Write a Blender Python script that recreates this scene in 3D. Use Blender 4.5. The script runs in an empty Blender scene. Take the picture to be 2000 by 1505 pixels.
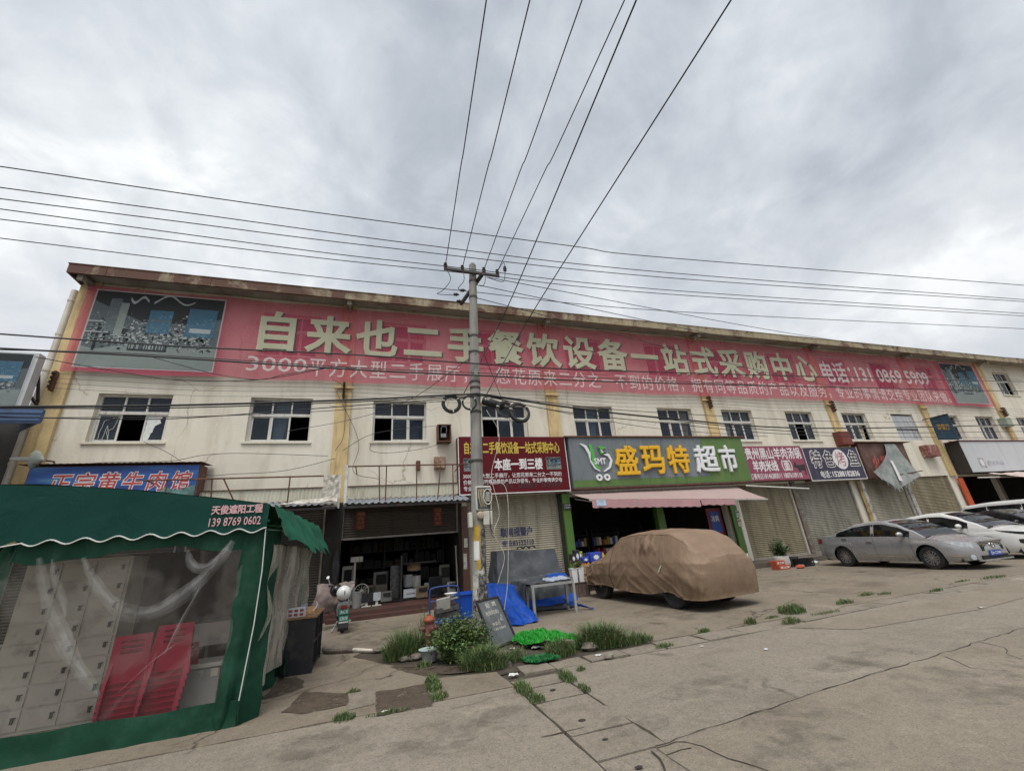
import bpy, math, random
from mathutils import Vector, Matrix, noise as mnoise
random.seed(7)
SC = bpy.context.scene
COL = SC.collection
R = math.radians

# ------------------------------------------------------------------ camera
FPX, CX, CY, CAMH = 805.0, 1000.0, 752.5, 1.65          # focal length in px of the 2000 px wide photograph
CAMR = ((0.9520156, -0.2962484, -0.0768317), (0.0387734, 0.3657691, -0.9298976), (0.3035834, 0.8822981, 0.3597044))
RX, DN, FW = [Vector(r) for r in CAMR]                    # right, down, forward
cam = bpy.data.cameras.new('camera')
cam.sensor_width = 36.0
cam.lens = FPX / 2000.0 * 36.0
cam.clip_end = 2000.0
cam_ob = bpy.data.objects.new('camera', cam)
COL.objects.link(cam_ob)
cam_ob.matrix_world = Matrix(((RX.x, -DN.x, -FW.x, 0), (RX.y, -DN.y, -FW.y, 0), (RX.z, -DN.z, -FW.z, CAMH), (0, 0, 0, 1)))
SC.camera = cam_ob

# ------------------------------------------------------------------ sky, sun, exposure
SUN_EL, SUN_AZ = 66.0, 205.0                              # sun behind the cloud, behind the camera and to its left
w = bpy.data.worlds.new('World')
SC.world = w
w.use_nodes = True
nt = w.node_tree
nt.nodes.clear()
def wn(t, **k):
    n = nt.nodes.new(t)
    for a, b in k.items(): setattr(n, a, b)
    return n
def wl(a, b): nt.links.new(a, b)
sky = wn('ShaderNodeTexSky', sky_type='NISHITA', sun_disc=False)
sky.sun_elevation = R(SUN_EL); sky.sun_rotation = R(SUN_AZ)
sky.air_density = 1.0; sky.dust_density = 2.5
tc = wn('ShaderNodeTexCoord')
sep = wn('ShaderNodeSeparateXYZ'); wl(tc.outputs['Generated'], sep.inputs[0])
def wmath(op, a, b=None, clamp=False):
    n = wn('ShaderNodeMath', operation=op, use_clamp=clamp)
    for i, v in enumerate((a, b)):
        if v is None: continue
        if isinstance(v, (int, float)): n.inputs[i].default_value = v
        else: wl(v, n.inputs[i])
    return n.outputs[0]
zz = wmath('ADD', wmath('MAXIMUM', sep.outputs['Z'], 0.0), 0.50)
cmb = wn('ShaderNodeCombineXYZ')
wl(wmath('DIVIDE', sep.outputs['X'], zz), cmb.inputs[0]); wl(wmath('DIVIDE', sep.outputs['Y'], zz), cmb.inputs[1])
def wnoise(scale, detail, rough, dist=0.0, off=(0, 0, 0), sc=(1, 1, 1)):
    mp = wn('ShaderNodeMapping'); mp.inputs['Location'].default_value = off; mp.inputs['Scale'].default_value = sc
    wl(cmb.outputs[0], mp.inputs[0])
    n = wn('ShaderNodeTexNoise'); wl(mp.outputs[0], n.inputs['Vector'])
    n.inputs['Scale'].default_value = scale; n.inputs['Detail'].default_value = detail
    n.inputs['Roughness'].default_value = rough; n.inputs['Distortion'].default_value = dist
    return n.outputs['Fac']
def wramp(fac, stops):
    r = wn('ShaderNodeValToRGB'); wl(fac, r.inputs[0])
    e = r.color_ramp.elements
    while len(e) < len(stops): e.new(0.5)
    for i, (p, c) in enumerate(stops):
        e[i].position = p; e[i].color = (*c, 1) if len(c) == 3 else c
    return r.outputs[0]
def wmix(fac, a, b, mode='MIX'):
    n = wn('ShaderNodeMix', data_type='RGBA', blend_type=mode)
    if isinstance(fac, (int, float)): n.inputs[0].default_value = fac
    else: wl(fac, n.inputs[0])
    for i, v in ((6, a), (7, b)):
        if isinstance(v, tuple): n.inputs[i].default_value = (*v, 1)
        else: wl(v, n.inputs[i])
    return n.outputs[2]
big = wnoise(1.35, 5, 0.5, 0.35, (3.1, 4.7, 0))
fine = wnoise(4.2, 9, 0.6, 0.4, (7.3, 2.2, 0))
lump = wnoise(6.5, 7, 0.55, 0.9, (2.3, 8.2, 1))
cl = wmath('ADD', wmath('ADD', wmath('MULTIPLY', big, 0.60), wmath('MULTIPLY', fine, 0.25)), wmath('MULTIPLY', lump, 0.15))
cloud = wramp(cl, [(0.37, (4.5, 5.0, 5.8)), (0.44, (5.9, 6.4, 7.1)), (0.51, (7.8, 8.25, 8.9)), (0.56, (9.6, 10.0, 10.4)), (0.62, (13.0, 13.2, 13.2))])
# the cloud deck is brighter towards the hidden sun and paler near the horizon
sdir = Vector((math.sin(R(SUN_AZ)) * math.cos(R(SUN_EL)), math.cos(R(SUN_AZ)) * math.cos(R(SUN_EL)), math.sin(R(SUN_EL))))
dt = wn('ShaderNodeVectorMath', operation='DOT_PRODUCT'); wl(tc.outputs['Generated'], dt.inputs[0]); dt.inputs[1].default_value = sdir
glow = wramp(wmath('ADD', wmath('MULTIPLY', dt.outputs['Value'], 0.5), 0.5), [(0.6, (1, 1, 1)), (0.86, (1.08, 1.08, 1.07)), (1.0, (3.0, 2.9, 2.75))])
cloud = wmix(1.0, cloud, glow, 'MULTIPLY')
hz = wramp(sep.outputs['Z'], [(0.0, (0.75, 0.75, 0.75)), (0.25, (0.45, 0.45, 0.45)), (0.6, (0, 0, 0))])
cloud = wmix(hz, cloud, (8.3, 8.5, 8.9))
gap = wramp(wnoise(0.9, 5, 0.55, 0.2, (1.3, 5.2, 0)), [(0.56, (0.95, 0.95, 0.95)), (0.72, (0.6, 0.6, 0.6))])
full = wmix(gap, sky.outputs[0], cloud)
bg = wn('ShaderNodeBackground'); bg.inputs['Strength'].default_value = 0.083
wl(full, bg.inputs['Color'])
wo = wn('ShaderNodeOutputWorld'); wl(bg.outputs[0], wo.inputs['Surface'])

sl = bpy.data.lights.new('sun', 'SUN'); sl.energy = 1.9; sl.angle = R(25); sl.color = (1.0, 0.96, 0.9)
so = bpy.data.objects.new('sun', sl); COL.objects.link(so)
so.rotation_euler = (-sdir).to_track_quat('-Z', 'Y').to_euler()
SC.view_settings.view_transform = 'Standard'
SC.view_settings.look = 'None'
SC.view_settings.exposure = 0.08
SC.view_settings.gamma = 1.0

# ------------------------------------------------------------------ measuring helpers: photo pixel -> point of the place
def ray(x, y):
    return RX * ((x - CX) / FPX) + DN * ((y - CY) / FPX) + FW
def F(x, y, Y):                                            # on the vertical plane at distance Y
    r = ray(x, y); p = r * (Y / r.y); p.z += CAMH; return p
def G(x, y, z=0.0):                                        # on the horizontal plane at height z
    r = ray(x, y); p = r * ((z - CAMH) / r.z); p.z = z; return p

# ------------------------------------------------------------------ mesh helpers
ROOT = {}                                                  # world position of every thing's base
class MB:
    def __init__(s): s.v, s.f, s.m, s.cur = [], [], [], 0
    def mat(s, i): s.cur = i; return s
    def add(s, vs, fs):
        b = len(s.v); s.v.extend([tuple(p) for p in vs])
        for f in fs: s.f.append([b + i for i in f]); s.m.append(s.cur)
        return s
    def quad(s, a, b, c, d): return s.add((a, b, c, d), ((0, 1, 2, 3),))
    def poly(s, pts): return s.add(pts, (tuple(range(len(pts))),))
    def box(s, x0, x1, y0, y1, z0, z1):
        return s.add([(x0, y0, z0), (x1, y0, z0), (x1, y1, z0), (x0, y1, z0), (x0, y0, z1), (x1, y0, z1), (x1, y1, z1), (x0, y1, z1)],
                     ((0, 3, 2, 1), (4, 5, 6, 7), (0, 1, 5, 4), (1, 2, 6, 5), (2, 3, 7, 6), (3, 0, 4, 7)))
    def obox(s, c, ax, ay, az):                            # oriented box: centre and three half axes
        c, ax, ay, az = map(Vector, (c, ax, ay, az))
        P = [c + ax * i + ay * j + az * k for k in (-1, 1) for j in (-1, 1) for i in (-1, 1)]
        return s.add(P, ((0, 2, 3, 1), (4, 5, 7, 6), (0, 1, 5, 4), (1, 3, 7, 5), (3, 2, 6, 7), (2, 0, 4, 6)))
    def bar(s, a, b, wx, wz, up=(0, 0, 1)):                # square bar between two points
        a, b = Vector(a), Vector(b); d = (b - a); l = d.length; d.normalize()
        u = Vector(up)
        if abs(u.dot(d)) > .95: u = Vector((0, 1, 0)) if abs(d.y) < .9 else Vector((1, 0, 0))
        sd = d.cross(u).normalized(); uu = sd.cross(d)
        return s.obox((a + b) / 2, d * l / 2, sd * wx / 2, uu * wz / 2)
    def tube(s, pts, r, n=6, cap=True):
        pts = [Vector(p) for p in pts]; rs = r if isinstance(r, (list, tuple)) else [r] * len(pts)
        vs, fs = [], []; ref = None
        for i, p in enumerate(pts):
            d = (pts[min(i + 1, len(pts) - 1)] - pts[max(i - 1, 0)]).normalized()
            if ref is None or abs(ref.dot(d)) > .98: ref = Vector((0, 0, 1)) if abs(d.z) < .9 else Vector((1, 0, 0))
            a = d.cross(ref).normalized(); b = a.cross(d).normalized(); ref = b
            for k in range(n):
                t = 2 * math.pi * k / n
                vs.append(p + a * (math.cos(t) * rs[i]) + b * (math.sin(t) * rs[i]))
        for i in range(len(pts) - 1):
            for k in range(n):
                fs.append((i * n + k, i * n + (k + 1) % n, (i + 1) * n + (k + 1) % n, (i + 1) * n + k))
        if cap: fs += [tuple(range(n))[::-1], tuple((len(pts) - 1) * n + k for k in range(n))]
        return s.add(vs, fs)
    def lathe(s, prof, c=(0, 0, 0), ax=(0, 0, 1), n=16):   # profile of (radius, height) round an axis
        c, ax = Vector(c), Vector(ax).normalized()
        a = ax.orthogonal().normalized(); b = ax.cross(a)
        vs, fs = [], []
        for (r, h) in prof:
            for k in range(n):
                t = 2 * math.pi * k / n
                vs.append(c + ax * h + a * (r * math.cos(t)) + b * (r * math.sin(t)))
        for i in range(len(prof) - 1):
            for k in range(n):
                fs.append((i * n + k, i * n + (k + 1) % n, (i + 1) * n + (k + 1) % n, (i + 1) * n + k))
        fs.append(tuple(range(n))[::-1]); fs.append(tuple((len(prof) - 1) * n + k for k in range(n)))
        return s.add(vs, fs)
    def prism(s, pts, off):                                # planar outline pushed along a vector
        pts = [Vector(p) for p in pts]; off = Vector(off); n = len(pts)
        return s.add(pts + [p + off for p in pts], [tuple(range(n))[::-1], tuple(range(n, 2 * n))] +
                     [(i, (i + 1) % n, n + (i + 1) % n, n + i) for i in range(n)])
    def grid(s, fn, nu, nv):
        vs = [fn(i / nu, j / nv) for j in range(nv + 1) for i in range(nu + 1)]
        return s.add(vs, [(j * (nu + 1) + i, j * (nu + 1) + i + 1, (j + 1) * (nu + 1) + i + 1, (j + 1) * (nu + 1) + i) for j in range(nv) for i in range(nu)])
    def ball(s, c, r, n=10, m=6, sq=None):
        c = Vector(c); rx, ry, rz = r if isinstance(r, (tuple, list)) else (r, r, r)
        def fn(u, v):
            t, p = 2 * math.pi * u, math.pi * (v - .5)
            return c + Vector((rx * math.cos(p) * math.cos(t), ry * math.cos(p) * math.sin(t), rz * math.sin(p)))
        return s.grid(fn, n, m)
    def text(s, t, O, U, V, bold=0.0, depth=0.0, em=True):  # writing fitted into the rectangle O + u U + v V
        vs, fs = glyphs(t, bold, depth)
        O, U, V = Vector(O), Vector(U), Vector(V); N = U.cross(V).normalized()
        xs = [p[0] for p in vs]; ys = [p[1] for p in vs]
        cjk = all(ord(ch) > 0x2e00 for ch in t)
        x0, x1 = (0, len(t)) if cjk else (min(xs), max(xs))
        y0, y1 = (-.12, .88) if em and cjk else (min(ys), max(ys))
        k = depth or .002
        return s.add([O + U * ((p[0] - x0) / (x1 - x0)) + V * ((p[1] - y0) / (y1 - y0)) + N * (p[2] * k) for p in vs], fs)
    def build(s, name, mats, parent=None, smooth=False, bevel=0.0, local=False, seg=2):
        me = bpy.data.meshes.new(name)
        o = Vector((0, 0, 0)) if local or parent is None else ROOT.get(root_of(parent).name, Vector((0, 0, 0)))
        me.from_pydata([(p[0] - o.x, p[1] - o.y, p[2] - o.z) for p in s.v], [], s.f)
        for mm in (mats if isinstance(mats, (list, tuple)) else [mats]): me.materials.append(mm)
        if len(me.materials) > 1:
            for p, i in zip(me.polygons, s.m): p.material_index = i
        if smooth:
            for p in me.polygons: p.use_smooth = True
            try: me.set_sharp_from_angle(angle=R(smooth if smooth is not True else 40))
            except Exception: pass
        ob = bpy.data.objects.new(name, me); COL.objects.link(ob)
        if parent is not None: ob.parent = parent
        if bevel:
            bm_ = ob.modifiers.new('bevel', 'BEVEL'); bm_.width = bevel; bm_.segments = seg; bm_.limit_method = 'ANGLE'
        return ob
def root_of(o):
    while o.parent is not None: o = o.parent
    return o
_gl = {}
def glyphs(t, bold, depth):
    key = (t, bold, depth > 0)
    if key not in _gl:
        cu = bpy.data.curves.new('writing', 'FONT'); cu.body = t; cu.resolution_u = 2
        if bold: cu.bevel_depth = bold; cu.bevel_resolution = 0
        if depth > 0: cu.extrude = .1
        ob = bpy.data.objects.new('writing', cu); COL.objects.link(ob)
        me = bpy.data.meshes.new_from_object(ob.evaluated_get(bpy.context.evaluated_depsgraph_get()))
        zt = bold + (.1 if depth > 0 else 0)
        zs = [v.co.z for v in me.vertices]
        fs = [tuple(p.vertices) for p in me.polygons if depth > 0 or not bold or sum(zs[i] for i in p.vertices) > len(p.vertices) * 1e-4]
        vs = [(v.co.x, v.co.y, (v.co.z + (zt if depth > 0 else 0)) / (2 * zt if depth > 0 else zt) if zt else 0.0) for v in me.vertices]
        _gl[key] = (vs, fs)
        bpy.data.objects.remove(ob); bpy.data.curves.remove(cu); bpy.data.meshes.remove(me)
    return _gl[key]
def tag(o, label=None, cat=None, group=None, kind=None):
    for k, v in (('label', label), ('category', cat), ('group', group), ('kind', kind)):
        if v: o[k] = v
    return o
def thing(name, label, cat, loc=(0, 0, 0), rotz=0.0, group=None):
    o = bpy.data.objects.new(name, None); COL.objects.link(o); o.empty_display_size = .2
    o.location = loc; o.rotation_euler = (0, 0, rotz); ROOT[o.name] = Vector(loc)
    return tag(o, label, cat, group)
def copy_tree(o, parent=None):
    c = o.copy(); COL.objects.link(c)
    if parent is not None: c.parent = parent
    for ch in [x for x in o.children]: copy_tree(ch, c)
    return c
def dup(o, label, loc, rotz=None):
    c = copy_tree(o); c.location = loc; ROOT[c.name] = Vector(loc); c['label'] = label
    if rotz is not None: c.rotation_euler = (0, 0, rotz)
    return c
def N3(x, y=0.0, z=0.0): return mnoise.noise(Vector((x, y, z)))

# ------------------------------------------------------------------ materials
class NT:
    def __init__(s, name):
        s.m = bpy.data.materials.new(name); s.m.use_nodes = True; s.t = s.m.node_tree; s.t.nodes.clear()
        s.out = s.n('ShaderNodeOutputMaterial'); s.p = s.n('ShaderNodeBsdfPrincipled'); s.l(s.p.outputs[0], s.out.inputs[0])
        s.tc = s.n('ShaderNodeTexCoord')
    def n(s, t, **k):
        x = s.t.nodes.new(t)
        for a, b in k.items(): setattr(x, a, b)
        return x
    def l(s, a, b): s.t.links.new(a, b)
    def val(s, sock, v):
        if isinstance(v, (int, float)): sock.default_value = v
        elif isinstance(v, tuple): sock.default_value = (*v, 1) if len(v) == 3 else v
        else: s.l(v, sock)
    def map(s, sc=(1, 1, 1), off=(0, 0, 0), src='Object'):
        m = s.n('ShaderNodeMapping'); m.inputs['Scale'].default_value = sc; m.inputs['Location'].default_value = off
        s.l(s.tc.outputs[src], m.inputs[0]); return m.outputs[0]
    def noise(s, scale, detail=5, rough=.6, sc=(1, 1, 1), off=(0, 0, 0), dist=0.0):
        x = s.n('ShaderNodeTexNoise'); s.l(s.map(sc, off), x.inputs['Vector'])
        for k, v in (('Scale', scale), ('Detail', detail), ('Roughness', rough), ('Distortion', dist)): x.inputs[k].default_value = v
        return x.outputs['Fac']
    def vor(s, scale, feature='F1', sc=(1, 1, 1), off=(0, 0, 0), out='Distance', warp=0.0):
        x = s.n('ShaderNodeTexVoronoi', feature=feature); v = s.map(sc, off)
        if warp:
            nz = s.n('ShaderNodeTexNoise'); s.l(v, nz.inputs['Vector']); nz.inputs['Scale'].default_value = 1.3; nz.inputs['Detail'].default_value = 6
            vm = s.n('ShaderNodeVectorMath', operation='MULTIPLY_ADD'); s.l(nz.outputs['Color'], vm.inputs[0]); vm.inputs[1].default_value = (warp,) * 3; s.l(v, vm.inputs[2]); v = vm.outputs[0]
        s.l(v, x.inputs['Vector']); x.inputs['Scale'].default_value = scale; return x.outputs[out]
    def ramp(s, fac, stops):
        r = s.n('ShaderNodeValToRGB'); s.l(fac, r.inputs[0]); e = r.color_ramp.elements
        while len(e) < len(stops): e.new(.5)
        for i, (p, c) in enumerate(stops):
            c = (c, c, c) if isinstance(c, (int, float)) else c
            e[i].position = p; e[i].color = (*c[:3], 1)
        return r.outputs[0]
    def mix(s, fac, a, b, mode='MIX'):
        x = s.n('ShaderNodeMix', data_type='RGBA', blend_type=mode); s.val(x.inputs[0], fac); s.val(x.inputs[6], a); s.val(x.inputs[7], b); return x.outputs[2]
    def mth(s, op, a, b=0.0, clamp=False):
        x = s.n('ShaderNodeMath', operation=op, use_clamp=clamp); s.val(x.inputs[0], a); s.val(x.inputs[1], b); return x.outputs[0]
    def bump(s, h, strength=.3, dist=.02):
        b = s.n('ShaderNodeBump'); b.inputs['Strength'].default_value = strength; b.inputs['Distance'].default_value = dist
        s.l(h, b.inputs['Height']); s.l(b.outputs[0], s.p.inputs['Normal'])
    def done(s, col=None, rough=.8, metal=0.0, spec=None):
        if col is not None: s.val(s.p.inputs['Base Color'], col)
        s.val(s.p.inputs['Roughness'], rough); s.p.inputs['Metallic'].default_value = metal
        if spec is not None: s.p.inputs['Specular IOR Level'].default_value = spec
        return s.m
def mul(c, k): return tuple(min(1, x * k) for x in c)
_mats = {}
def mat(name, col, rough=.75, var=.18, scale=3.0, dirt=None, damt=.5, dscale=1.2, streak=False, bump=.15, bscale=60, metal=0.0, spec=None):
    """plain worn material: two shades of one colour, optional dirt patches or downward streaks, fine bump"""
    if name in _mats: return _mats[name]
    t = NT(name)
    c = t.mix(t.ramp(t.noise(scale), [(.3, 0.0), (.7, 1.0)]), mul(col, 1 - var), mul(col, 1 + var))
    if dirt:
        nz = t.noise(dscale, 7, .65, sc=(3, 3, .35) if streak else (1, 1, 1), off=(5, 2, 1))
        c = t.mix(t.ramp(nz, [(.62 - damt * .25, 0.0), (.8 - damt * .15, 1.0)]), c, dirt)
    if bump: t.bump(t.noise(bscale, 3, .6), bump, .01)
    _mats[name] = t.done(c, rough, metal, spec); return _mats[name]
# ------------------------------------------------------------------ ground
def ground_mat(name, a, b, stain, crack=0.0, sc=1.0):
    t = NT(name)
    c = t.mix(t.ramp(t.noise(.35 * sc, 6, .62), [(.3, 0.0), (.7, 1.0)]), a, b)
    c = t.mix(t.ramp(t.noise(1.1 * sc, 8, .68, off=(9, 3, 0), dist=.4), [(.5, 0.0), (.72, .75)]), c, stain)
    c = t.mix(t.ramp(t.noise(1.7 * sc, 8, .7, off=(3, 8, 0), dist=.5, sc=(.5, 1, 1)), [(.56, 0.0), (.7, .5)]), c, mul(b, 1.3))
    c = t.mix(t.ramp(t.noise(.8 * sc, 9, .75, off=(6, 1, 0), dist=.3), [(.60, 0.0), (.66, .6)]), c, mul(b, 1.35))   # pale worn skin with ragged edges
    c = t.mix(t.ramp(t.noise(5, 6, .75, off=(2, 5, 0)), [(.5, 0.0), (.75, .6)]), c, mul(a, 1.45))      # pale wear
    c = t.mix(t.ramp(t.noise(4, 7, .75, off=(7, 2, 0)), [(.54, 0.0), (.72, .6)]), c, mul(a, .6))       # grime
    c = t.mix(t.ramp(t.noise(.55, 3, .5, off=(1, 9, 0)), [(.60, 0.0), (.68, .4)]), c, mul(stain, .7))  # oil and damp
    c = t.mix(t.ramp(t.noise(17, 4, .7, off=(1, 7, 0)), [(.38, .35), (.52, 0.0)]), c, mul(a, .66))
    c = t.mix(t.ramp(t.noise(13, 4, .7, off=(8, 7, 0)), [(.52, 0.0), (.66, .28)]), c, mul(b, 1.3))
    c = t.mix(t.ramp(t.noise(55, 3, .7), [(.36, .6), (.48, 0.0)]), c, mul(a, .5))                      # aggregate
    c = t.mix(t.ramp(t.noise(70, 3, .7, off=(3, 3, 0)), [(.56, 0.0), (.68, .6)]), c, mul(b, 1.5))
    sp = t.vor(7, off=(3, 1, 0)); c = t.mix(t.ramp(sp, [(.035, .8), (.06, 0.0)]), c, mul(a, .3))       # chewing-gum spots
    if crack:
        e = t.vor(.22, 'DISTANCE_TO_EDGE', warp=1.1)
        k = t.ramp(e, [(0.0, 1.0), (.006, 0.0)])
        k = t.mth('MULTIPLY', k, t.ramp(t.noise(.5, 2, .5, off=(4, 4, 0)), [(.45, 0.0), (.52, crack)]))
        c = t.mix(k, c, mul(a, .18))
    h = t.mth('ADD', t.noise(160, 3, .6), t.mth('MULTIPLY', t.noise(14, 5, .6), .8))
    t.bump(h, .6, .012)
    r = t.ramp(t.noise(1.3, 5, .6, off=(1, 1, 1)), [(.35, .7), (.6, .95)])
    return t.done(c, r, spec=.3)
m_fore = ground_mat('forecourt_concrete', (.188, .156, .117), (.25, .212, .164), (.116, .09, .064), .85)
m_road = ground_mat('road_concrete', (.212, .184, .146), (.278, .243, .194), (.142, .117, .09), .6)
m_road_pale = ground_mat('road_concrete_pale', (.212, .182, .14), (.268, .232, .182), (.155, .128, .094), 0)
m_apron = ground_mat('apron_concrete', (.185, .145, .103), (.25, .20, .145), (.105, .078, .053), .8)
m_slab = ground_mat('drain_slab_concrete', (.20, .171, .134), (.265, .231, .185), (.12, .098, .072), 0, 2.5)
m_mud = ground_mat('dried_mud', (.075, .056, .041), (.105, .08, .058), (.055, .042, .031), 0, 1.5)
_n = m_mud.node_tree; _tc = _n.nodes.new('ShaderNodeTexCoord'); _nz = _n.nodes.new('ShaderNodeTexNoise'); _nz.inputs['Scale'].default_value = 3.2; _nz.inputs['Detail'].default_value = 9; _nz.inputs['Roughness'].default_value = .75
_rp = _n.nodes.new('ShaderNodeValToRGB'); _rp.color_ramp.elements[0].position = .36; _rp.color_ramp.elements[1].position = .50
_n.links.new(_tc.outputs['Object'], _nz.inputs['Vector']); _n.links.new(_nz.outputs['Fac'], _rp.inputs[0]); _n.links.new(_rp.outputs[0], [x for x in _n.nodes if x.type == 'BSDF_PRINCIPLED'][0].inputs['Alpha'])
m_soil = mat('soil', (.05, .04, .028), .95, .3, 6, (.09, .073, .052), .6, 3, bump=.8, bscale=30)
def wob(pts, amp=.04, step=.25, seed=0.0):                 # closed outline with broken, uneven edges
    out = []
    n = len(pts)
    for i in range(n):
        a, b = Vector((*pts[i], 0)), Vector((*pts[(i + 1) % n], 0))
        k = max(1, int((b - a).length / step)); d = (b - a).normalized(); nn = Vector((-d.y, d.x, 0))
        for j in range(k):
            p = a.lerp(b, j / k); out.append(p + nn * amp * (mnoise.noise(p * 2.7 + Vector((seed, 3, 0))) + .5 * mnoise.noise(p * 9)))
    return out
def slab(mb, pts, z1, z0=-.06, amp=.025, step=.22, seed=0.0):
    o = wob(pts, amp, step, seed)
    mb.prism([(p.x, p.y, z0) for p in o], (0, 0, z1 - z0))
g = MB(); g.quad((-400, -400, -.03), (400, -400, -.03), (400, 400, -.03), (-400, 400, -.03))
tag(g.build('ground', m_soil), kind='structure')
g = MB(); slab(g, [(-60, 6.05), (1.74, 5.95), (1.72, 6.7), (.9, 6.9), (.4, 8.0), (-.3, 9.2), (-.1, 9.5), (1.0, 9.35), (4.0, 7.35), (4.35, 6.86), (6.0, 6.82), (9.8, 6.95), (90, 8.4), (90, 16), (-60, 16)], 0, amp=.04)
tag(g.build('forecourt', m_fore), kind='structure')
g = MB(); slab(g, [(-60, -30), (1.735, -30), (1.735, 5.93), (-60, 6.03)], -.004, amp=.02)
slab(g, [(2.425, -30), (90, -30), (90, 7.4), (20, 7.1), (9, 6.47), (5.2, 6.27), (2.6, 6.33), (2.425, 6.05)], -.006, amp=.03, seed=4)
tag(g.build('road', m_road), kind='structure')
g = MB(); g.poly([(p.x, p.y, 0.0) for p in wob([(6.7, 6.25), (7.3, 5.5), (10.0, 5.3), (14, 5.6), (14, 6.6), (10.0, 6.35)], .02)])
P_ = [G(*q) for q in ((1280, 1457), (1392, 1419), (1600, 1349), (1728, 1309), (1840, 1275), (2000, 1225))]
g.poly([(p.x, p.y, -.001) for p in wob([(p.x, p.y) for p in P_] + [(40, 3.6), (40, -28), (2.46, -28)], .015)])
tag(g.build('road_patch', m_road_pale), kind='structure')
m_crk = mat('crack_dirt', (.035, .028, .02), .95, .3, 9, bump=0)
g = MB()
for px, wd in (([(1840, 1281), (1865, 1291), (1900, 1303), (1935, 1307), (1965, 1309)], .012), ([(1910, 1251), (1962, 1264), (1968, 1276), (2000, 1288)], .012), ([(1280, 1457), (1392, 1419), (1600, 1349), (1728, 1309), (1840, 1275), (2000, 1225)], .016), ([(1345, 1448), (1395, 1470), (1450, 1487), (1505, 1508)], .02), ([(1282, 1460), (1318, 1448), (1345, 1448)], .02), ([(1300, 1474), (1325, 1462), (1345, 1460)], .02), ([(1058, 1441), (1095, 1428), (1142, 1420)], .025), ([(600, 1346), (650, 1333), (700, 1318), (716, 1305), (770, 1290)], .014), ([(1400, 1232), (1460, 1215), (1530, 1180), (1556, 1170)], .02), ([(1590, 1167), (1640, 1164), (1690, 1160)], .012), ([(420, 1395), (380, 1440), (340, 1455)], .012), ([(690, 1195), (720, 1215), (745, 1222)], .014), ([(1440, 1135), (1480, 1128), (1560, 1124)], .012), ([(1270, 1465), (1285, 1480), (1300, 1505)], .03), ([(880, 1385), (960, 1362), (1060, 1338)], .008)):
    P_ = [G(*q) for q in px]; o = []
    for a, b in zip(P_[:-1], P_[1:]):
        n_ = max(2, int((b - a).length / .12)); o += [a.lerp(b, k / n_) for k in range(n_)]
    o.append(P_[-1]); o = [p + Vector((.05 * N3(p.x * 4, p.y * 4), .05 * N3(p.y * 4, p.x * 4, 3), .003)) for p in o]
    for i in range(len(o) - 1):
        d = (o[i + 1] - o[i]).normalized(); s_ = Vector((-d.y, d.x, 0)); w0, w1 = wd * (.4 + abs(N3(i * .6, wd * 99))), wd * (.4 + abs(N3((i + 1) * .6, wd * 99)))
        g.quad(o[i] - s_ * w0 / 2, o[i] + s_ * w0 / 2, o[i + 1] + s_ * w1 / 2, o[i + 1] - s_ * w1 / 2)
for px, py, r_ in ((1080, 1347, .022), (1137, 1407, .022), (1182, 1444, .02), (1247, 1498, .026), (1255, 1250, .03), (1360, 1227, .03), (705, 1362, .022)):
    p = G(px, py); g.poly([(q.x, q.y, .006) for q in wob([(p.x + r_ * math.cos(R(a)) * 1.5, p.y + r_ * math.sin(R(a))) for a in range(0, 360, 40)], .035, .02, px)])
tag(g.build('road_crack', m_crk), kind='structure')
t = NT('oily_stain'); t.l(t.ramp(t.noise(2.4, 8, .7, dist=.4), [(.46, 0.0), (.74, .38)]), t.p.inputs['Alpha']); m_stain = t.done((.055, .045, .036), .7)
g = MB()
for k, (px, py, rx, ry) in enumerate(((1545, 1405, .5, .22), (1240, 1415, .35, .25), (1700, 1285, .9, .3), (1375, 1340, .6, .3), (1900, 1330, 1.0, .5), (1560, 1470, .5, .3), (850, 1440, .6, .35), (620, 1450, .5, .3), (700, 1260, .9, .6), (1000, 1400, .4, .3), (1250, 1225, .8, .3), (1530, 1140, 1.6, .6), (1750, 1115, 1.6, 1.0), (1330, 1195, 1.0, 1.0), (760, 1235, 1.0, .8), (640, 1290, .4, .4))):
    p = G(px, py); g.poly([(q.x, q.y, .0035 + .0004 * k) for q in wob([(p.x + rx * math.cos(R(a)), p.y + ry * math.sin(R(a))) for a in range(0, 360, 20)], .12, .08, k)])
tag(g.build('road_stain', m_stain), kind='structure')
# drain cover slabs: a run towards the road and a run along the kerb, each cover slightly out of line
g = MB(); rnd = random.Random(3)
ys = [-3.0, -2.2, -1.4, -.5, .3, 1.1, 1.9, 2.65, 3.2, 3.78, 4.28, 4.8, 5.24, 5.75, 6.15]
for a, b in zip(ys[:-1], ys[1:]):
    dz = rnd.uniform(-.014, .003); tl = rnd.uniform(-.012, .012)
    o = wob([(1.755 + rnd.uniform(0, .02), a + .013), (2.395 - rnd.uniform(0, .02), a + .013 + tl), (2.395, b - .013 + tl), (1.76, b - .013)], .014, .12, a)
    g.prism([(p.x, p.y, -.07) for p in o], (0, 0, .07 + dz))
xs = [2.02, 2.5, 3.05, 3.7, 4.35, 5.15, 5.95, 6.6, 7.3, 8.0, 8.9, 9.7, 10.6, 11.5, 12.4, 13.4, 14.4, 15.4, 16.5, 17.6, 18.7, 20, 21.4, 22.8, 24.5]
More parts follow.
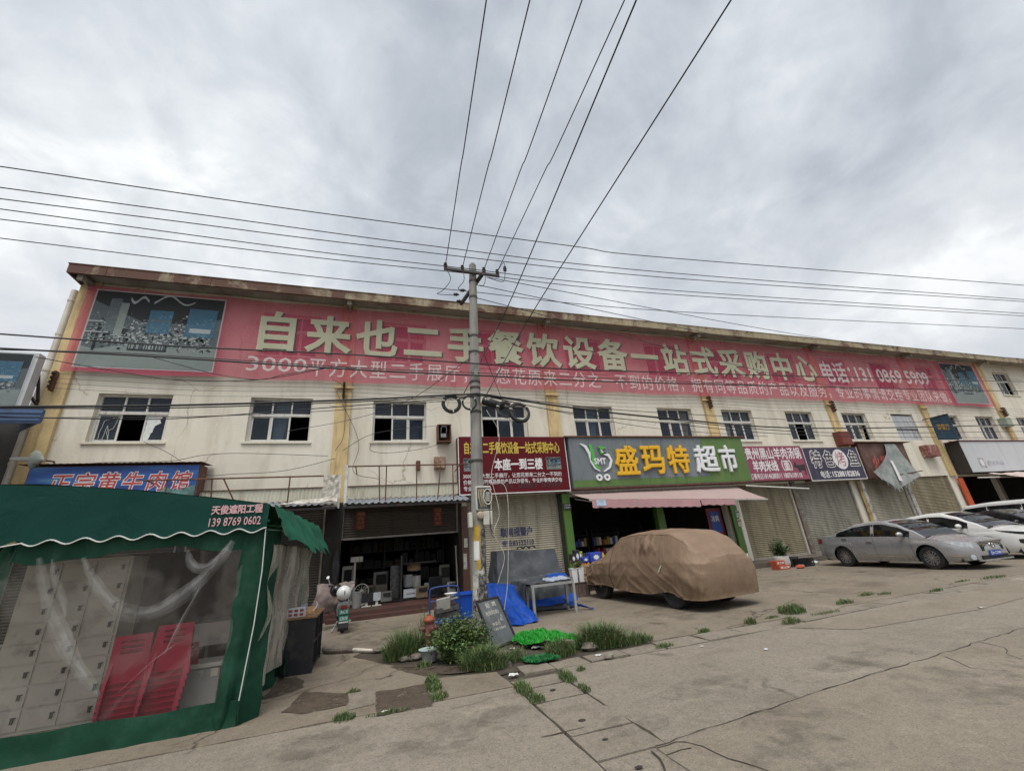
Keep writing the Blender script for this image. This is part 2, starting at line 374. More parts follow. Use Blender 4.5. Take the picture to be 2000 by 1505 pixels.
for i, (a, b) in enumerate(zip(xs[:-1], xs[1:])):
    dz = rnd.uniform(-.015, .003); yo = max(0, (a - 5.5)) * .046
    y0 = 6.36 + yo + rnd.uniform(-.03, .02); y1 = (6.82 if i > 3 else 6.78) + yo + rnd.uniform(-.06, .0)
    if a > 6.5: y1 += .12
    o = wob([(a + .015, y0), (b - .015, y0 + rnd.uniform(-.03, .03)), (b - .02, y1), (a + .02, y1 + rnd.uniform(-.04, .02))], .03, .14, a * 3)
    g.prism([(p.x, p.y, -.07) for p in o], (0, 0, .07 + dz))
tag(g.build('pavement', m_slab), kind='structure')
# soil of the planted corner, sunken mud pit with broken covers
g = MB(); g.poly([(p.x, p.y, -.014) for p in wob([(.3, 7.1), (1.75, 6.55), (2.5, 6.7), (4.6, 6.7), (4.1, 7.6), (2.8, 8.9), (1.2, 9.7), (.2, 9.6), (-.4, 9.3)], .05, .15)])
tag(g.build('soil_strip', m_soil), kind='structure')
g = MB()
for pts in ([(.1, 6.75), (.74, 6.72), (.72, 5.78), (.1, 5.82)], [(-.85, 7.36), (-.26, 6.9), (-.24, 6.42), (-.72, 6.4), (-1.0, 6.6)], [(-1.3, 8.3), (-1.05, 8.3), (-.85, 7.6), (-1.0, 7.42), (-1.35, 7.3)]):
    g.poly([(p.x, p.y, .005 + .002 * len(g.f)) for p in wob(pts, .06, .07, pts[0][0])])
g.poly([(p.x, p.y, .005) for p in wob([(.35, 8.0), (.5, 7.5), (.75, 7.1), (1.55, 6.85), (1.3, 7.3), (.7, 7.75)], .07, .07, 9)])
tag(g.build('mud', m_mud), kind='structure')
g = MB(); o = wob([(-.25, 6.88), (.08, 6.8), (.09, 6.25), (-.21, 6.2)], .012, .1); g.prism([(p.x, p.y, .0) for p in o], (0, 0, .012))
o = wob([(1.5, 7.0), (2.0, 6.85), (2.02, 6.98), (1.62, 7.35)], .03, .1); g.prism([(p.x, p.y, -.02) for p in o], (0, 0, .06))
tag(g.build('pavement_edge', m_slab), kind='structure')

# ------------------------------------------------------------------ the long three-storey building
YF = 15.8
B = thing('building', 'long cream three-storey building with ochre pilasters, white windows and a rusty eave', 'building', (15.0, YF, 0))
t = NT('cream_wall')
c = t.mix(t.ramp(t.noise(.5, 6, .6), [(.3, 0.0), (.7, 1.0)]), (.645, .60, .50), (.73, .69, .59))
c = t.mix(t.ramp(t.noise(.9, 8, .68, sc=(1.5, 1.5, .3), off=(2, 0, 4), dist=.3), [(.48, 0.0), (.75, .7)]), c, (.43, .385, .305))
c = t.mix(t.ramp(t.noise(2.6, 8, .7, off=(7, 0, 2)), [(.6, 0.0), (.68, .8)]), c, (.74, .68, .57))
c = t.mix(t.ramp(t.noise(1.6, 9, .75, off=(1, 3, 7), dist=.8), [(.66, 0.0), (.72, .6)]), c, (.36, .27, .17))
e = t.vor(.35, 'DISTANCE_TO_EDGE', warp=.9, off=(1, 0, 1))
c = t.mix(t.mth('MULTIPLY', t.ramp(e, [(0.0, 1.0), (.006, 0.0)]), t.ramp(t.noise(.6, 2, .5), [(.5, 0.0), (.56, .7)])), c, (.25, .19, .12))
t.bump(t.mth('ADD', t.noise(3, 4, .5), t.mth('MULTIPLY', t.noise(45, 3, .6), .4)), .25, .03)
m_wall = t.done(c, .85, spec=.25)
m_ochre = mat('ochre_paint', (.58, .44, .225), .8, .15, 2, (.33, .22, .11), .5, 2.2, True)
m_white = mat('white_window_paint', (.58, .565, .52), .5, .06, 4, (.36, .32, .26), .45, 3, True)
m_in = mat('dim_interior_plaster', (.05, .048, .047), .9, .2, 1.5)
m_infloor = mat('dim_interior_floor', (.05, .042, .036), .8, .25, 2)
t = NT('window_glass'); m_glass = t.done(t.ramp(t.noise(.8, 3, .5), [(.3, (.016, .024, .040)), (.7, (.04, .055, .08))]), .06, spec=.55); t.p.inputs['Alpha'].default_value = .58
t = NT('rusty_eave_metal')
rz = t.noise(.9, 9, .7, sc=(1, 1, .8), off=(3, 1, 0), dist=.5)
c = t.mix(t.ramp(t.noise(3, 5, .6, sc=(3, 3, .3)), [(.35, 0.0), (.7, 1.0)]), (.27, .225, .14), (.36, .31, .21))
grad = t.n('ShaderNodeSeparateXYZ'); t.l(t.map(), grad.inputs[0])
rk = t.mth('ADD', rz, t.ramp(t.mth('MULTIPLY', t.mth('ADD', grad.outputs['X'], 25.0), .02, ), [(0.0, .13), (.3, .10), (.42, -.01), (.6, -.12)]))
c = t.mix(t.ramp(rk, [(.50, 0.0), (.62, 1.0)]), c, (.10, .047, .030))
c = t.mix(t.ramp(t.noise(4, 8, .8, off=(8, 0, 0), sc=(1, 1, .4)), [(.57, 0.0), (.65, .85)]), c, (.19, .085, .045))
t.bump(t.noise(10, 5, .7), .4, .02); m_eave = t.done(c, .8)
m_soffit = mat('grey_soffit', (.30, .28, .24), .85, .15, 2, (.14, .11, .08), .5, 1)
m_rust = mat('rusty_steel', (.10, .045, .028), .85, .3, 5, (.19, .085, .045), .6, 4)
m_blacksteel = mat('blackened_steel', (.035, .032, .03), .6, .25, 5, (.10, .05, .035), .4, 4)
m_shut = mat('beige_roller_shutter', (.34, .312, .235), .55, .1, 1.2, (.19, .165, .115), .7, 1.3, True, bump=.05, metal=.0)
m_shut2 = mat('greyed_roller_shutter', (.25, .237, .19), .6, .12, 1.4, (.125, .11, .083), .8, 1.6, True, bump=.05)
m_shut3 = mat('yellowed_roller_shutter', (.235, .205, .132), .6, .12, 1.0, (.12, .095, .054), .75, 1.1, True, bump=.05)
m_shutdark = mat('brown_roller_shutter', (.045, .037, .026), .6, .1, 1.2, (.025, .02, .015), .55, 1.3, True, bump=.05)  # brown, taken darker to put in the shade of tent and canopies
m_redtile = mat('red_floor_tile', (.075, .03, .024), .55, .25, 3, (.06, .045, .033), .5, 2)
m_step = mat('worn_step_concrete', (.12, .10, .08), .9, .2, 2, (.065, .053, .04), .6, 1.4)

win_x = [-7.65, -3.35, .77, 5.0, 9.2, 13.65, 17.5, 21.8, 26.1, 30.3, 34.7, 38.6, 43.3, 47.4, 51.6]
holes = []
for x in win_x:
    holes.append((x - 1.0, x + 1.0, 5.62, 7.24)); holes.append((x - 1.0, x + 1.0, 8.92, 10.70))
shops = [(-9.5, -5.7, 3.4), (-5.5, -1.6, 3.4), (-1.08, 2.92, 3.3), (3.25, 7.05, 3.45), (7.4, 15.25, 3.3), (16.1, 19.5, 3.45), (19.8, 23.8, 3.45), (24.75, 27.95, 3.45), (28.3, 32.1, 3.5), (33.0, 36.6, 3.4), (36.9, 40.3, 3.4), (41.2, 48.5, 3.4)]
for a, b, h in shops: holes.append((a, b, .2, h))
def holed_wall(mb, x0, x1, z0, z1, y, holes, deep):
    X = sorted({x0, x1, *[h[0] for h in holes], *[h[1] for h in holes]}); Z = sorted({z0, z1, *[h[2] for h in holes], *[h[3] for h in holes]})
    for i in range(len(X) - 1):
        for j in range(len(Z) - 1):
            cx, cz = (X[i] + X[i + 1]) / 2, (Z[j] + Z[j + 1]) / 2
            if any(h[0] < cx < h[1] and h[2] < cz < h[3] for h in holes): continue
            mb.quad((X[i], y, Z[j]), (X[i + 1], y, Z[j]), (X[i + 1], y, Z[j + 1]), (X[i], y, Z[j + 1]))
    for a, b, c_, d in holes:
        mb.quad((a, y, c_), (a, y, d), (a, y + deep, d), (a, y + deep, c_)); mb.quad((b, y, d), (b, y, c_), (b, y + deep, c_), (b, y + deep, d))
        mb.quad((a, y, d), (b, y, d), (b, y + deep, d), (a, y + deep, d)); mb.quad((b, y, c_), (a, y, c_), (a, y + deep, c_), (b, y + deep, c_))
low = [h for h in holes if h[1] < 3 and h[3] < 4]
m_shadewall = mat('sooty_plaster', (.022, .019, .016), .9, .25, 2, (.04, .034, .028), .5, 2)  # plaster colour darkened to stand for the shade under the canopies
g = MB(); holed_wall(g, -9.95, 3.06, 0, 3.5, YF, low, .25); g.build('ground_floor_wall', m_shadewall, B)
g = MB(); holed_wall(g, -9.95, 3.06, 3.5, 11.3, YF, [h for h in holes if h[1] < 3.06 and h[3] > 4], .25); holed_wall(g, 3.06, 58, 0, 11.3, YF, [h for h in holes if h[0] > 3.06], .25)
g.quad((-9.95, 30, 0), (-9.95, YF, 0), (-9.95, YF, 11.3), (-9.95, 30, 11.3)); g.quad((58, YF, 0), (58, 30, 0), (58, 30, 11.3), (58, YF, 11.3))
g.quad((58, 30, 0), (-9.95, 30, 0), (-9.95, 30, 11.3), (58, 30, 11.3))
g.build('wall', m_wall, B)
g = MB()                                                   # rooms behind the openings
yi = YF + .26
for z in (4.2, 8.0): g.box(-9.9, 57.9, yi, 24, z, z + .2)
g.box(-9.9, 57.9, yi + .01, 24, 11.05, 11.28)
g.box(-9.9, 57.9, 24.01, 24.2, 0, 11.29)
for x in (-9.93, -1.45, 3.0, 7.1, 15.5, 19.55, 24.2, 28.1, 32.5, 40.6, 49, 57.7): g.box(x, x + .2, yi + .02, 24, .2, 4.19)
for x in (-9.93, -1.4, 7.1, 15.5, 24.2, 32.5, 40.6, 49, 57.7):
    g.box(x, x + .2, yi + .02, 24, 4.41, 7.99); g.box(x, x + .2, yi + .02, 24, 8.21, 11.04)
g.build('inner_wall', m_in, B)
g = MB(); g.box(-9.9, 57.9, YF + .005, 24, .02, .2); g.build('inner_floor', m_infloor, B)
g = MB(); g.box(-9.9, -1.45, 14.5, YF - .003, 0, .2); g.box(3.06, 58, 14.45, YF - .003, 0, .19); g.build('step', m_step, B)
g = MB(); g.box(-1.45, 3.05, 14.3, YF - .003, 0, .2); g.box(-1.2, 1.6, 13.95, 14.297, 0, .1); g.build('step', m_redtile, B)
# eave
g = MB(); g.box(-10.0, 58.3, 14.95, 15.03, 11.13, 11.47); g.box(-10.0, -9.94, 15.033, 17, 11.13, 11.47)
for x in range(-9, 58, 3): g.box(x, x + .03, 14.935, 14.949, 11.13, 11.47)
g.box(-10.02, 58.32, 14.93, 15.06, 11.472, 11.5)
g.build('eave', m_eave, B)
g = MB(); g.box(-9.93, 58.2, 15.035, 30, 11.3, 11.4); g.build('roof', m_soffit, B)
for x in (-9.7, -1.3, 7.2, 15.7, 24.3, 32.5, 40.7, 49.0):
    g = MB(); g.box(x - .27, x + .27, YF - .12, YF - .002, .0 if x < -9 else 3.45, 11.29)
    if x > -9: g.box(x - .36, x + .36, YF - .2, YF - .121, 7.62, 7.68)
    g.build('pilaster', m_ochre, B)
    if x > -9 and x < 8: g = MB(); g.box(x - .25, x + .25, YF - .11, YF - .002, .2, 3.448); g.build('pilaster', m_shadewall, B)  # lower pilasters share the colour with the canopy shade painted in
    g = MB(); g.box(x - .08, x + .08, 15.1, 15.2, 10.98, 11.28); g.box(x - .1, x + .1, 15.2, YF - .13, 11.1, 11.2); g.bar((x, 15.2, 11.2), (x, YF - .14, 10.95), .06, .06)
    g.build('eave_bracket', m_soffit, B)
m_pipe = mat('grimy_white_pipe', (.60, .56, .49), .5, .1, 3, (.36, .31, .25), .5, 2, True)
g = MB(); g.tube([(-10.2, 15.9, 11.0), (-10.2, 15.9, .1)], .1, 10)
for z in (10.6, 9.3, 8.0, 6.5, 5, 3.5): g.lathe([(.115, -.04), (.115, .04)], (-10.2, 15.9, z), n=10)
g.build('downpipe', m_pipe, B, smooth=True)
# windows
def window(x, z0, z1, state, lab=None):
    w0, w1, y = x - 1.0, x + 1.0, YF + .14
    tz = z0 + (z1 - z0) * .62
    f = MB(); e = .07
    f.box(w0, w1, y, y + .08, z0, z0 + e); f.box(w0, w1, y, y + .08, z1 - e, z1)
    f.box(w0, w0 + e, y, y + .08, z0 + e, z1 - e); f.box(w1 - e, w1, y, y + .08, z0 + e, z1 - e)
    f.box(w0 + e, w1 - e, y - .01, y + .08, tz - .05, tz + .05)
    thirds = [w0 + e + (2 - 2 * e) * k / 3 for k in range(4)]
    for k in (1, 2): f.box(thirds[k] - .025, thirds[k] + .025, y, y + .07, tz + .05, z1 - e)
    gl = MB()
    for k in range(3):
        gl.quad((thirds[k] + .02, y + .05, tz + .05), (thirds[k + 1] - .02, y + .05, tz + .05), (thirds[k + 1] - .02, y + .05, z1 - e), (thirds[k] + .02, y + .05, z1 - e))
    for k in range(3):
        if k in state: continue
        a, b = thirds[k], thirds[k + 1]; yy = y + (.02 if k % 2 else .045)
        for (p, q) in ((a, a + .055), (b - .055, b)): f.box(p, q, yy - .012, yy + .012, z0 + e, tz - .05)
        f.box(a + .055, b - .055, yy - .012, yy + .012, z0 + e, z0 + e + .045); f.box(a + .055, b - .055, yy - .012, yy + .012, tz - .09, tz - .05)
        gl.quad((a + .05, yy, z0 + e + .04), (b - .05, yy, z0 + e + .04), (b - .05, yy, tz - .09), (a + .05, yy, tz - .09))
    fr = f.build('window', m_white, B)
    if lab: fr['label'] = lab
    gl.build('glass', m_glass, fr)
    sl_ = MB(); sl_.box(w0 - .08, w1 + .08, YF - .06, YF + .13, z0 - .07, z0 - .004); sl_.build('sill', m_wall, fr)
    return fr, thirds, y, tz
st2 = [{1}, {2}, {0}, {0}, set(), set(), set(), {1}, {2}, None, set(), set(), set(), set(), set()]
m_film = mat('torn_white_film', (.62, .64, .62), .6, .15, 8)
for i, x in enumerate(win_x):
    if i < len(st2) and st2[i] is None:
        # boarded with ribbed metal sheets, render broken away on its right
        def rib(u, v): return Vector((x - .95 + 1.9 * u, YF + .06 + .025 * (1 if int(u * 60) % 5 == 0 else 0), 4.95 + 2.2 * v))
        p = MB().grid(rib, 60, 1).build('window', mat('grey_sheet_metal', (.46, .48, .50), .5, .12, 2, (.25, .2, .17), .45, 2, True), B, True); p['label'] = 'window boarded up with grey ribbed metal sheets'
        g = MB(); g.box(x - .95, x + 1.0, YF + .03, YF + .055, 6.26, 6.33); g.box(x - .95, x + 1.0, YF + .03, YF + .055, 5.3, 5.35); g.build('batten', m_blacksteel, p)
        continue
    fr, th, y, tz = window(x, 5.62, 7.24, st2[i])
    if i == 0:
        g = MB()                                           # torn film on the left and the right pane
        pts = wob([(th[0] + .12, 5.75), (th[0] + .2, 6.35), (th[0] + .55, 6.5), (th[1] - .08, 6.45), (th[1] - .15, 6.1), (th[1] - .25, 6.05), (th[1] - .22, 5.75), (th[1] - .3, 6.0), (th[0] + .35, 6.02), (th[0] + .3, 6.2), (th[0] + .26, 5.75)], .03, .06)
        inner = [(th[0] + .62, 6.3)]
        for k in range(len(pts) - 1):
            a, b = pts[k], pts[k + 1]; g.bar((a.x, y + .03, a.y), (b.x, y + .03, b.y), .004, .035 + .03 * abs(N3(k * .7)), up=(0, 1, 0))
        g.build('torn_film', m_film, fr); g = MB(); a, b = th[2] + .07, th[3] - .07
        g.poly([(p.x, y + .03, p.y) for p in wob([(a, 5.74), (a + .12, 5.74), (a + .16, 5.95), (a + .22, 5.98), (a + .25, 6.2), (a + .38, 6.3), (a + .34, 6.42), (b - .08, 6.5), (b - .12, 6.54), (a, 6.54)], .03, .06, 5)])
        g.build('torn_film', m_film, fr)
    if i in (1, 4, 5, 6, 8, 11, 12):
        g = MB(); k = (i * 7) % 3; g.grid(lambda u, v: Vector((th[k] + .08 + (th[k + 1] - th[k] - .1) * u * (.6 + .4 * v), y + .16 + .02 * math.sin(u * 30), 5.72 + 1.4 * v)), 20, 3); g.build('curtain', (m_film, mat('blue_curtain', (.16, .24, .30), .9), mat('beige_curtain', (.42, .36, .27), .9))[i % 3], fr)
    window(x, 8.92, 10.70, set() if i % 3 else {2})
# roller shutters
def shutter(a, b, z0, z1, m, y=YF + .1, lab=None):
    n = max(4, int((z1 - z0) / .078))
    def fn(u, v):
        k = v * n * 4; ph = int(round(k)) % 4
        return Vector((a + (b - a) * u, y + (0.0, -.016, -.02, -.012)[ph] + .014 * N3(u * 4, v * 5, a) + .03 * max(0, N3(u * 3, v * 3, a + 7) - .35), z0 + (z1 - z0) * v))
    g = MB().grid(fn, 12, n * 4); s = g.build('roller_shutter', m, B)
    if lab: s['label'] = lab
    g = MB()
    for x0, x1 in ((a - .005, a + .06), (b - .06, b + .005)): g.box(x0, x1, y - .06, y + .03, z0, z1 - .003)
    g.box(a + .065, b - .065, y - .03, y + .03, z0 + .004, z0 + .06); g.build('guide_rail', m_soffit, s)
    return s
shutter(-9.5, -5.7, .2, 3.4, m_shutdark); shutter(-5.5, -1.6, .2, 3.4, m_shutdark)
sh_open = shutter(-1.08, 2.92, 2.23, 3.3, m_shutdark, lab='half-raised brown roller shutter')
sh_alarm = shutter(3.25, 7.05, .2, 3.45, m_shut, lab='closed beige roller shutter painted with an alarm notice')
for a, b, h in ((16.1, 19.5, 3.45), (19.8, 23.8, 3.45), (24.75, 27.95, 3.45), (28.3, 32.1, 3.5), (41.2, 48.5, 3.4)): shutter(a, b, .2, h, {16.1: m_shut3, 19.8: m_shut2, 24.75: m_shut, 28.3: m_shut3}.get(a, m_shut2))
m_ink = mat('faded_blue_paint', (.035, .04, .10), .8, .3, 9)
g = MB()
for s_, x0, x1, y0, y1 in (('联网报警户', 978, 1042, 1031, 1049), ('专业83122110', 981, 1044, 1055, 1068)):
    p, q, r_ = F(x0, y1, YF + .07), F(x1, y1 - 1, YF + .07), F(x0, y0, YF + .07)
    g.text(s_, p, (q.x - p.x, 0, 0), (0, 0, r_.z - p.z), .02)
g.build('painted_notice', m_ink, sh_alarm)
m_couplet = mat('red_couplet_paper', (.13, .018, .014), .8, .3, 6); m_coupink = mat('faded_gold_ink', (.24, .17, .08), .8, .3, 9)
for (x0, x1, y0, y1) in ((693, 716, 998, 1034), (846, 864, 990, 1026)):
    a, b = F(x0, y1, YF + .06), F(x1, y0, YF + .06); g = MB(); g.box(a.x, b.x, YF + .05, YF + .06, a.z, b.z); pp = g.build('couplet', m_couplet, sh_open)
    g = MB()
    for k in range(4): g.text('福喜财安'[k], (a.x + .04, YF + .048, b.z - (k + 1) * (b.z - a.z) / 4), (b.x - a.x - .08, 0, 0), (0, 0, (b.z - a.z) / 4.4))
    g.build('lettering', m_coupink, pp)
# posts between the shops
m_green = mat('green_panel_paint', (.085, .18, .035), .5, .1, 1, (.08, .15, .04), .4, 1.5, True)
g = MB()
for a, b, y0, y1, zt in ((7.06, 7.38, YF - .26, YF - .13, 3.4), (15.27, 15.62, YF - .26, YF - .13, 3.4), (11.55, 11.9, YF + .02, YF + .3, 3.29)):
    g = MB(); [g.box(a, b, y0, y1, z0, z1) for z0, z1 in ((.2, .98), (.981, 1.76), (1.761, 2.55), (2.551, zt))]; g.box(a + .004, b - .004, y0 + .004, y1 - .004, .2, zt - .01); g.build('green_pillar', m_green, B)
m_wpost = mat('peeling_white_post', (.50, .48, .45), .8, .15, 4, (.14, .10, .07), .55, 3)
m_dpost = mat('dark_post', (.13, .10, .08), .8, .3, 3, (.27, .26, .25), .5, 4)
for x, m in ((19.65, m_dpost), (28.12, m_wpost), (24.5, m_wpost)):
    g = MB(); g.box(x - .12, x + .14, YF - .1, YF - .005, .2, 3.5)
    if x > 24 and x < 25: g.mat(1).box(x - .36, x - .123, YF - .14, YF - .125, .2, 3.4)
    g.build('shop_post', [m, mat('ochre_post', (.40, .27, .11), .8, .2, 3, (.12, .08, .05), .6, 3)], B)
m_orange = mat('orange_paint', (.50, .085, .025), .6, .15, 3, (.25, .08, .04), .4, 3)
g = MB(); g.box(32.55, 32.98, YF - .2, YF - .125, 0.1, 3.3); g.build('orange_pillar', m_orange, B)
g = MB(); g.box(36.62, 36.88, YF - .02, YF - .004, .2, 3.4); g.build('shop_post', mat('brown_post', (.11, .08, .06)), B)
# ------------------------------------------------------------------ banner across the top floor (thin mesh cloth, windows show through)
def cloth_mat(name, col, alpha, var=.12, dirt=None):
    t = NT(name)
    c = t.mix(t.ramp(t.noise(.4, 6, .6), [(.3, 0.0), (.7, 1.0)]), mul(col, 1 - var), mul(col, 1 + var))
    if dirt: c = t.mix(t.ramp(t.noise(1.2, 7, .7, sc=(1.5, 1, .25)), [(.55, 0.0), (.75, .45)]), c, dirt)
    t.bump(t.mth('ADD', t.noise(1.2, 4, .5, sc=(1.6, 1, .5), dist=.6), t.mth('MULTIPLY', t.noise(6, 3, .5, sc=(1, 1, .5)), .25)), .5, .12)
    t.p.inputs['Alpha'].default_value = alpha
    return t.done(c, .7, spec=.2)
m_ban = cloth_mat('banner_red_mesh', (.48, .078, .13), .57, .12, (.30, .10, .12))
m_bang = cloth_mat('banner_cream_print', (.60, .60, .43), .66)
m_bans = cloth_mat('banner_shadow_print', (.08, .08, .06), .6)
m_banw = cloth_mat('banner_white_print', (.72, .66, .64), .62)
m_pdk = cloth_mat('print_dark', (.022, .027, .028), .8)
m_pgr = cloth_mat('print_grey', (.15, .18, .19), .6)
m_pwh = cloth_mat('print_pale', (.50, .54, .54), .6)
m_pbl = cloth_mat('print_blue', (.08, .19, .28), .6)
m_pgn = cloth_mat('print_greengrey', (.30, .35, .33), .6)
bn = thing('banner', 'long faded red banner with cream lettering stretched across the top floor', 'banner', (15, 15.58, 7.85))
BX0, BX1, BZ0, BZ1, BY = -9.7, 40.1, 7.86, 11.08, 15.58
g = MB()
g.grid(lambda u, v: Vector((BX0 + (BX1 - BX0) * u, BY, BZ0 + (BZ1 - BZ0) * v + .03 * (math.sin(u * 95) + .6 * N3(u * 60)) * (1 if v in (0, 1) else 0))), 160, 2)
g.build('cloth', m_ban, bn)
def wz(x0, x1, y0, y1, Y):                                  # photo box -> x0, x1, z0, z1 on the plane Y
    a, b = F(x0, y1, Y), F(x1, y1, Y); c, d = F(x0, y0, Y), F(x1, y0, Y)
    return a.x, b.x, (a.z + b.z) / 2, (c.z + d.z) / 2
big_t = '自来也二手餐饮设备一站式采购中心'
x0, x1 = F(490, 650, BY).x, F(1592, 710, BY).x
pw = (x1 - x0) / 16
g1, g2 = MB(), MB()
for i, ch in enumerate(big_t):
    xx = x0 + pw * i
    g2.text(ch, (xx + .09, BY - .003, 8.915), (pw * .90, 0, 0), (0, 0, 1.72), .034)
    g1.text(ch, (xx + .03, BY - .006, 8.96), (pw * .90, 0, 0), (0, 0, 1.72), .028)
g2.build('lettering_shadow', m_bans, bn); g1.build('lettering', m_bang, bn)
g = MB()
xa, xb = F(1605, 735, BY).x, F(1818, 750, BY).x
g.text('电话：', (xa, BY - .004, 9.0), (2.3 * 1.45, 0, 0), (0, 0, 1.4), .02); g.text('131 0869 5909', (xa + 3.0, BY - .004, 9.2), (xb - xa - 3.0, 0, 0), (0, 0, .95), .02)
g.build('lettering', m_banw, bn)
g = MB(); sub = '3000平方大型二手展厅，让您花原来二分之一不到的价格，拥有同等品质的产品以及服务，专业的事情请交给专业团队来做。'
xa, xb = F(478, 712, BY).x, F(1842, 780, BY).x
pu = (xb - xa) / 54.0; xx = xa
g.text('3000', (xx + .05, BY - .004, 8.16), (pu * 2.7, 0, 0), (0, 0, .58), .005, em=False); xx += pu * 2.8
for ch in sub[4:]:
    if ch != '让': g.text(ch, (xx, BY - .004, 8.02), (pu * .92, 0, 0), (0, 0, .82), .005)
    xx += pu
g.build('lettering', m_banw, bn)
def printed_photo(parent, x0, x1, z0, z1, Y, seed, sy=-1, scale=1.0):
    """a printed shop-interior photograph: dark ceiling, swirl lights, blue windows, pale crockery, pale floor"""
    rr = random.Random(seed); W, H = x1 - x0, z1 - z0
    mats = [m_pdk, m_pgr, m_pwh, m_pbl, m_pgn]
    def q(g, i, a, b, c, d, k): g.mat(i).quad((x0 + W * a, Y - .003 * k, z0 + H * c), (x0 + W * b, Y - .003 * k, z0 + H * c), (x0 + W * b, Y - .003 * k, z0 + H * d), (x0 + W * a, Y - .003 * k, z0 + H * d))
    g = MB(); q(g, 2, -.012, 1.012, -.018, 1.018, 1); q(g, 0, 0, 1, 0, 1, 2)
    g.mat(1).poly([(x0 + W * a, Y - .009, z0 + H * b) for a, b in ((0, .2), (1, .2), (1, .72), (.8, .62), (.4, .6), (.12, .78), (0, .86))])
    g.mat(4).poly([(x0 + W * a, Y - .012, z0 + H * b) for a, b in ((0, 0), (1, 0), (1, .3), (.7, .28), (.35, .3), (.1, .22), (0, .25))])
    for k in range(int(950 * scale)):
        a, b = rr.random(), rr.gauss(.40, .075) + .2 * (rr.random() < .16)
        s_ = rr.uniform(.006, .024); i = rr.choice([2, 2, 2, 1, 4, 0, 0]); 
        if not (.02 < a < .95 and .22 < b < .72): continue
        q(g, i, a, a + s_, b, b + s_ * rr.uniform(.5, 1.6), 5 + (k % 3) * .5)
    q(g, 3, .43, .61, .46, .78, 7); q(g, 3, .73, .96, .44, .84, 7); q(g, 1, .43, .61, .62, .645, 7.5); q(g, 2, .76, .93, .5, .56, 7.5); q(g, 1, .12, .2, .45, .9, 7); q(g, 4, .2, .26, .4, .85, 7)
    for k in range(5): q(g, 2 if k % 2 else 1, .0, .13 - k * .01, .36 + k * .07, .375 + k * .07, 8)
    q(g, 0, .33, .62, .22, .31, 7); q(g, 0, .08, .1, .2, .55, 7)
    for k in range(30): q(g, rr.choice([1, 2]), .34 + k * .009, .346 + k * .009, .24, .30, 8)
    for (cx, cz, w_, h_) in ((.33, .93, .07, .05), (.6, .95, .16, .07)):                    # swirling ceiling lights
        P_ = []
        for k in range(15):
            u = k / 14; P_.append((cx - w_ + 2 * w_ * u, cz + h_ * math.sin(u * 7 + cx * 9) * (1 - .3 * u)))
        for a, b in zip(P_[:-1], P_[1:]):
            g.mat(2).quad(*[(x0 + W * p, Y - .024, z0 + H * r_) for p, r_ in ((a[0], a[1] - .05 * (1.1 - a[0])), (b[0], b[1] - .05 * (1.1 - b[0])), (b[0], b[1]), (a[0], a[1]))])
    return g.build('printed_picture', mats, parent)
a, b = F(190, 571, BY), F(438, 594, BY); c, d = F(143, 720, BY), F(413, 731, BY)
printed_photo(bn, (a.x + c.x) / 2, (b.x + d.x) / 2, 8.08, 10.92, BY, 3)
a, b = F(1820, 712, BY), F(1878, 717, BY)
printed_photo(bn, 36.0, 39.6, 8.1, 10.9, BY, 5, scale=.7)

# ------------------------------------------------------------------ signs over the shops
def sign_box(name, label, x0, x1, z0, z1, y0, y1, m, mside, cat='sign', border=None):
    t_ = thing(name, label, cat, ((x0 + x1) / 2, y1, z0))
    g = MB(); g.box(x0, x1, y0 + .012, y1, z0, z1); g.build('frame', mside, t_)
    g = MB(); g.box(x0 + .02, x1 - .02, y0, y0 + .010, z0 + .02, z1 - .02); g.build('panel', m, t_)
    if border:
        g = MB(); e = .035
        g.box(x0 - .01, x1 + .01, y0 - .015, y0 + .009, z0 - .02, z0 + .018); g.box(x0 - .01, x0 + .018, y0 - .015, y0 + .009, z0 + .02, z1 + .005); g.box(x1 - .018, x1 + .01, y0 - .015, y0 + .009, z0 + .02, z1 + .005)
        g.build('trim', border, t_)
    return t_
m_vin_red = mat('maroon_vinyl', (.10, .007, .012), .75, .1, .8, (.075, .012, .015), .3, 1.5, True, bump=.05, spec=.2)
m_yel = mat('yellow_print', (.55, .42, .05), .6, .08, 3)
m_wprint = mat('white_print', (.68, .66, .66), .6, .08, 3)
m_drk = mat('dark_print', (.045, .008, .012), .6, .1, 3)
SY = 15.3
s1 = sign_box('shop_sign', 'maroon shop sign with yellow and white lettering behind the utility pole', 2.9, 7.36, 3.49, 5.68, SY, 15.75, m_vin_red, m_rust, border=m_wprint)
g = MB(); a = wz(905, 1093, 866, 881, SY)
g.text('自来也二手餐饮设备一站式采购中心', (a[0], SY - .004, 4.98), (4.0, 0, 0), (0, 0, .5), .02); g.build('lettering', m_yel, s1)
g = MB(); g.text('本座一到三楼', (4.28, SY - .004, 4.35), (2.0, 0, 0), (0, 0, .46), .035); g.build('lettering', m_wprint, s1); g = MB()
for k, (s_, n) in enumerate((('3000平方大型二手展厅，让您花原来二分之一不到的', 24), ('价格，拥有同等品质的产品以及服务，专业的事情请交给', 24), ('专业团队来做。', 7))):
    g.text(s_, (3.05, SY - .004, 4.06 - k * .225), (4.1 * n / 24.6, 0, 0), (0, 0, .19), .012)
g.build('lettering', m_wprint, s1)
g = MB(); g.text('电话', (3.35, SY - .004, 3.62), (.7, 0, 0), (0, 0, .3), .03); g.build('lettering', m_drk, s1); g = MB(); g.text('131 0869 5909', (4.45, SY - .004, 3.64), (2.55, 0, 0), (0, 0, .26), .03); g.build('lettering', m_drk, s1)
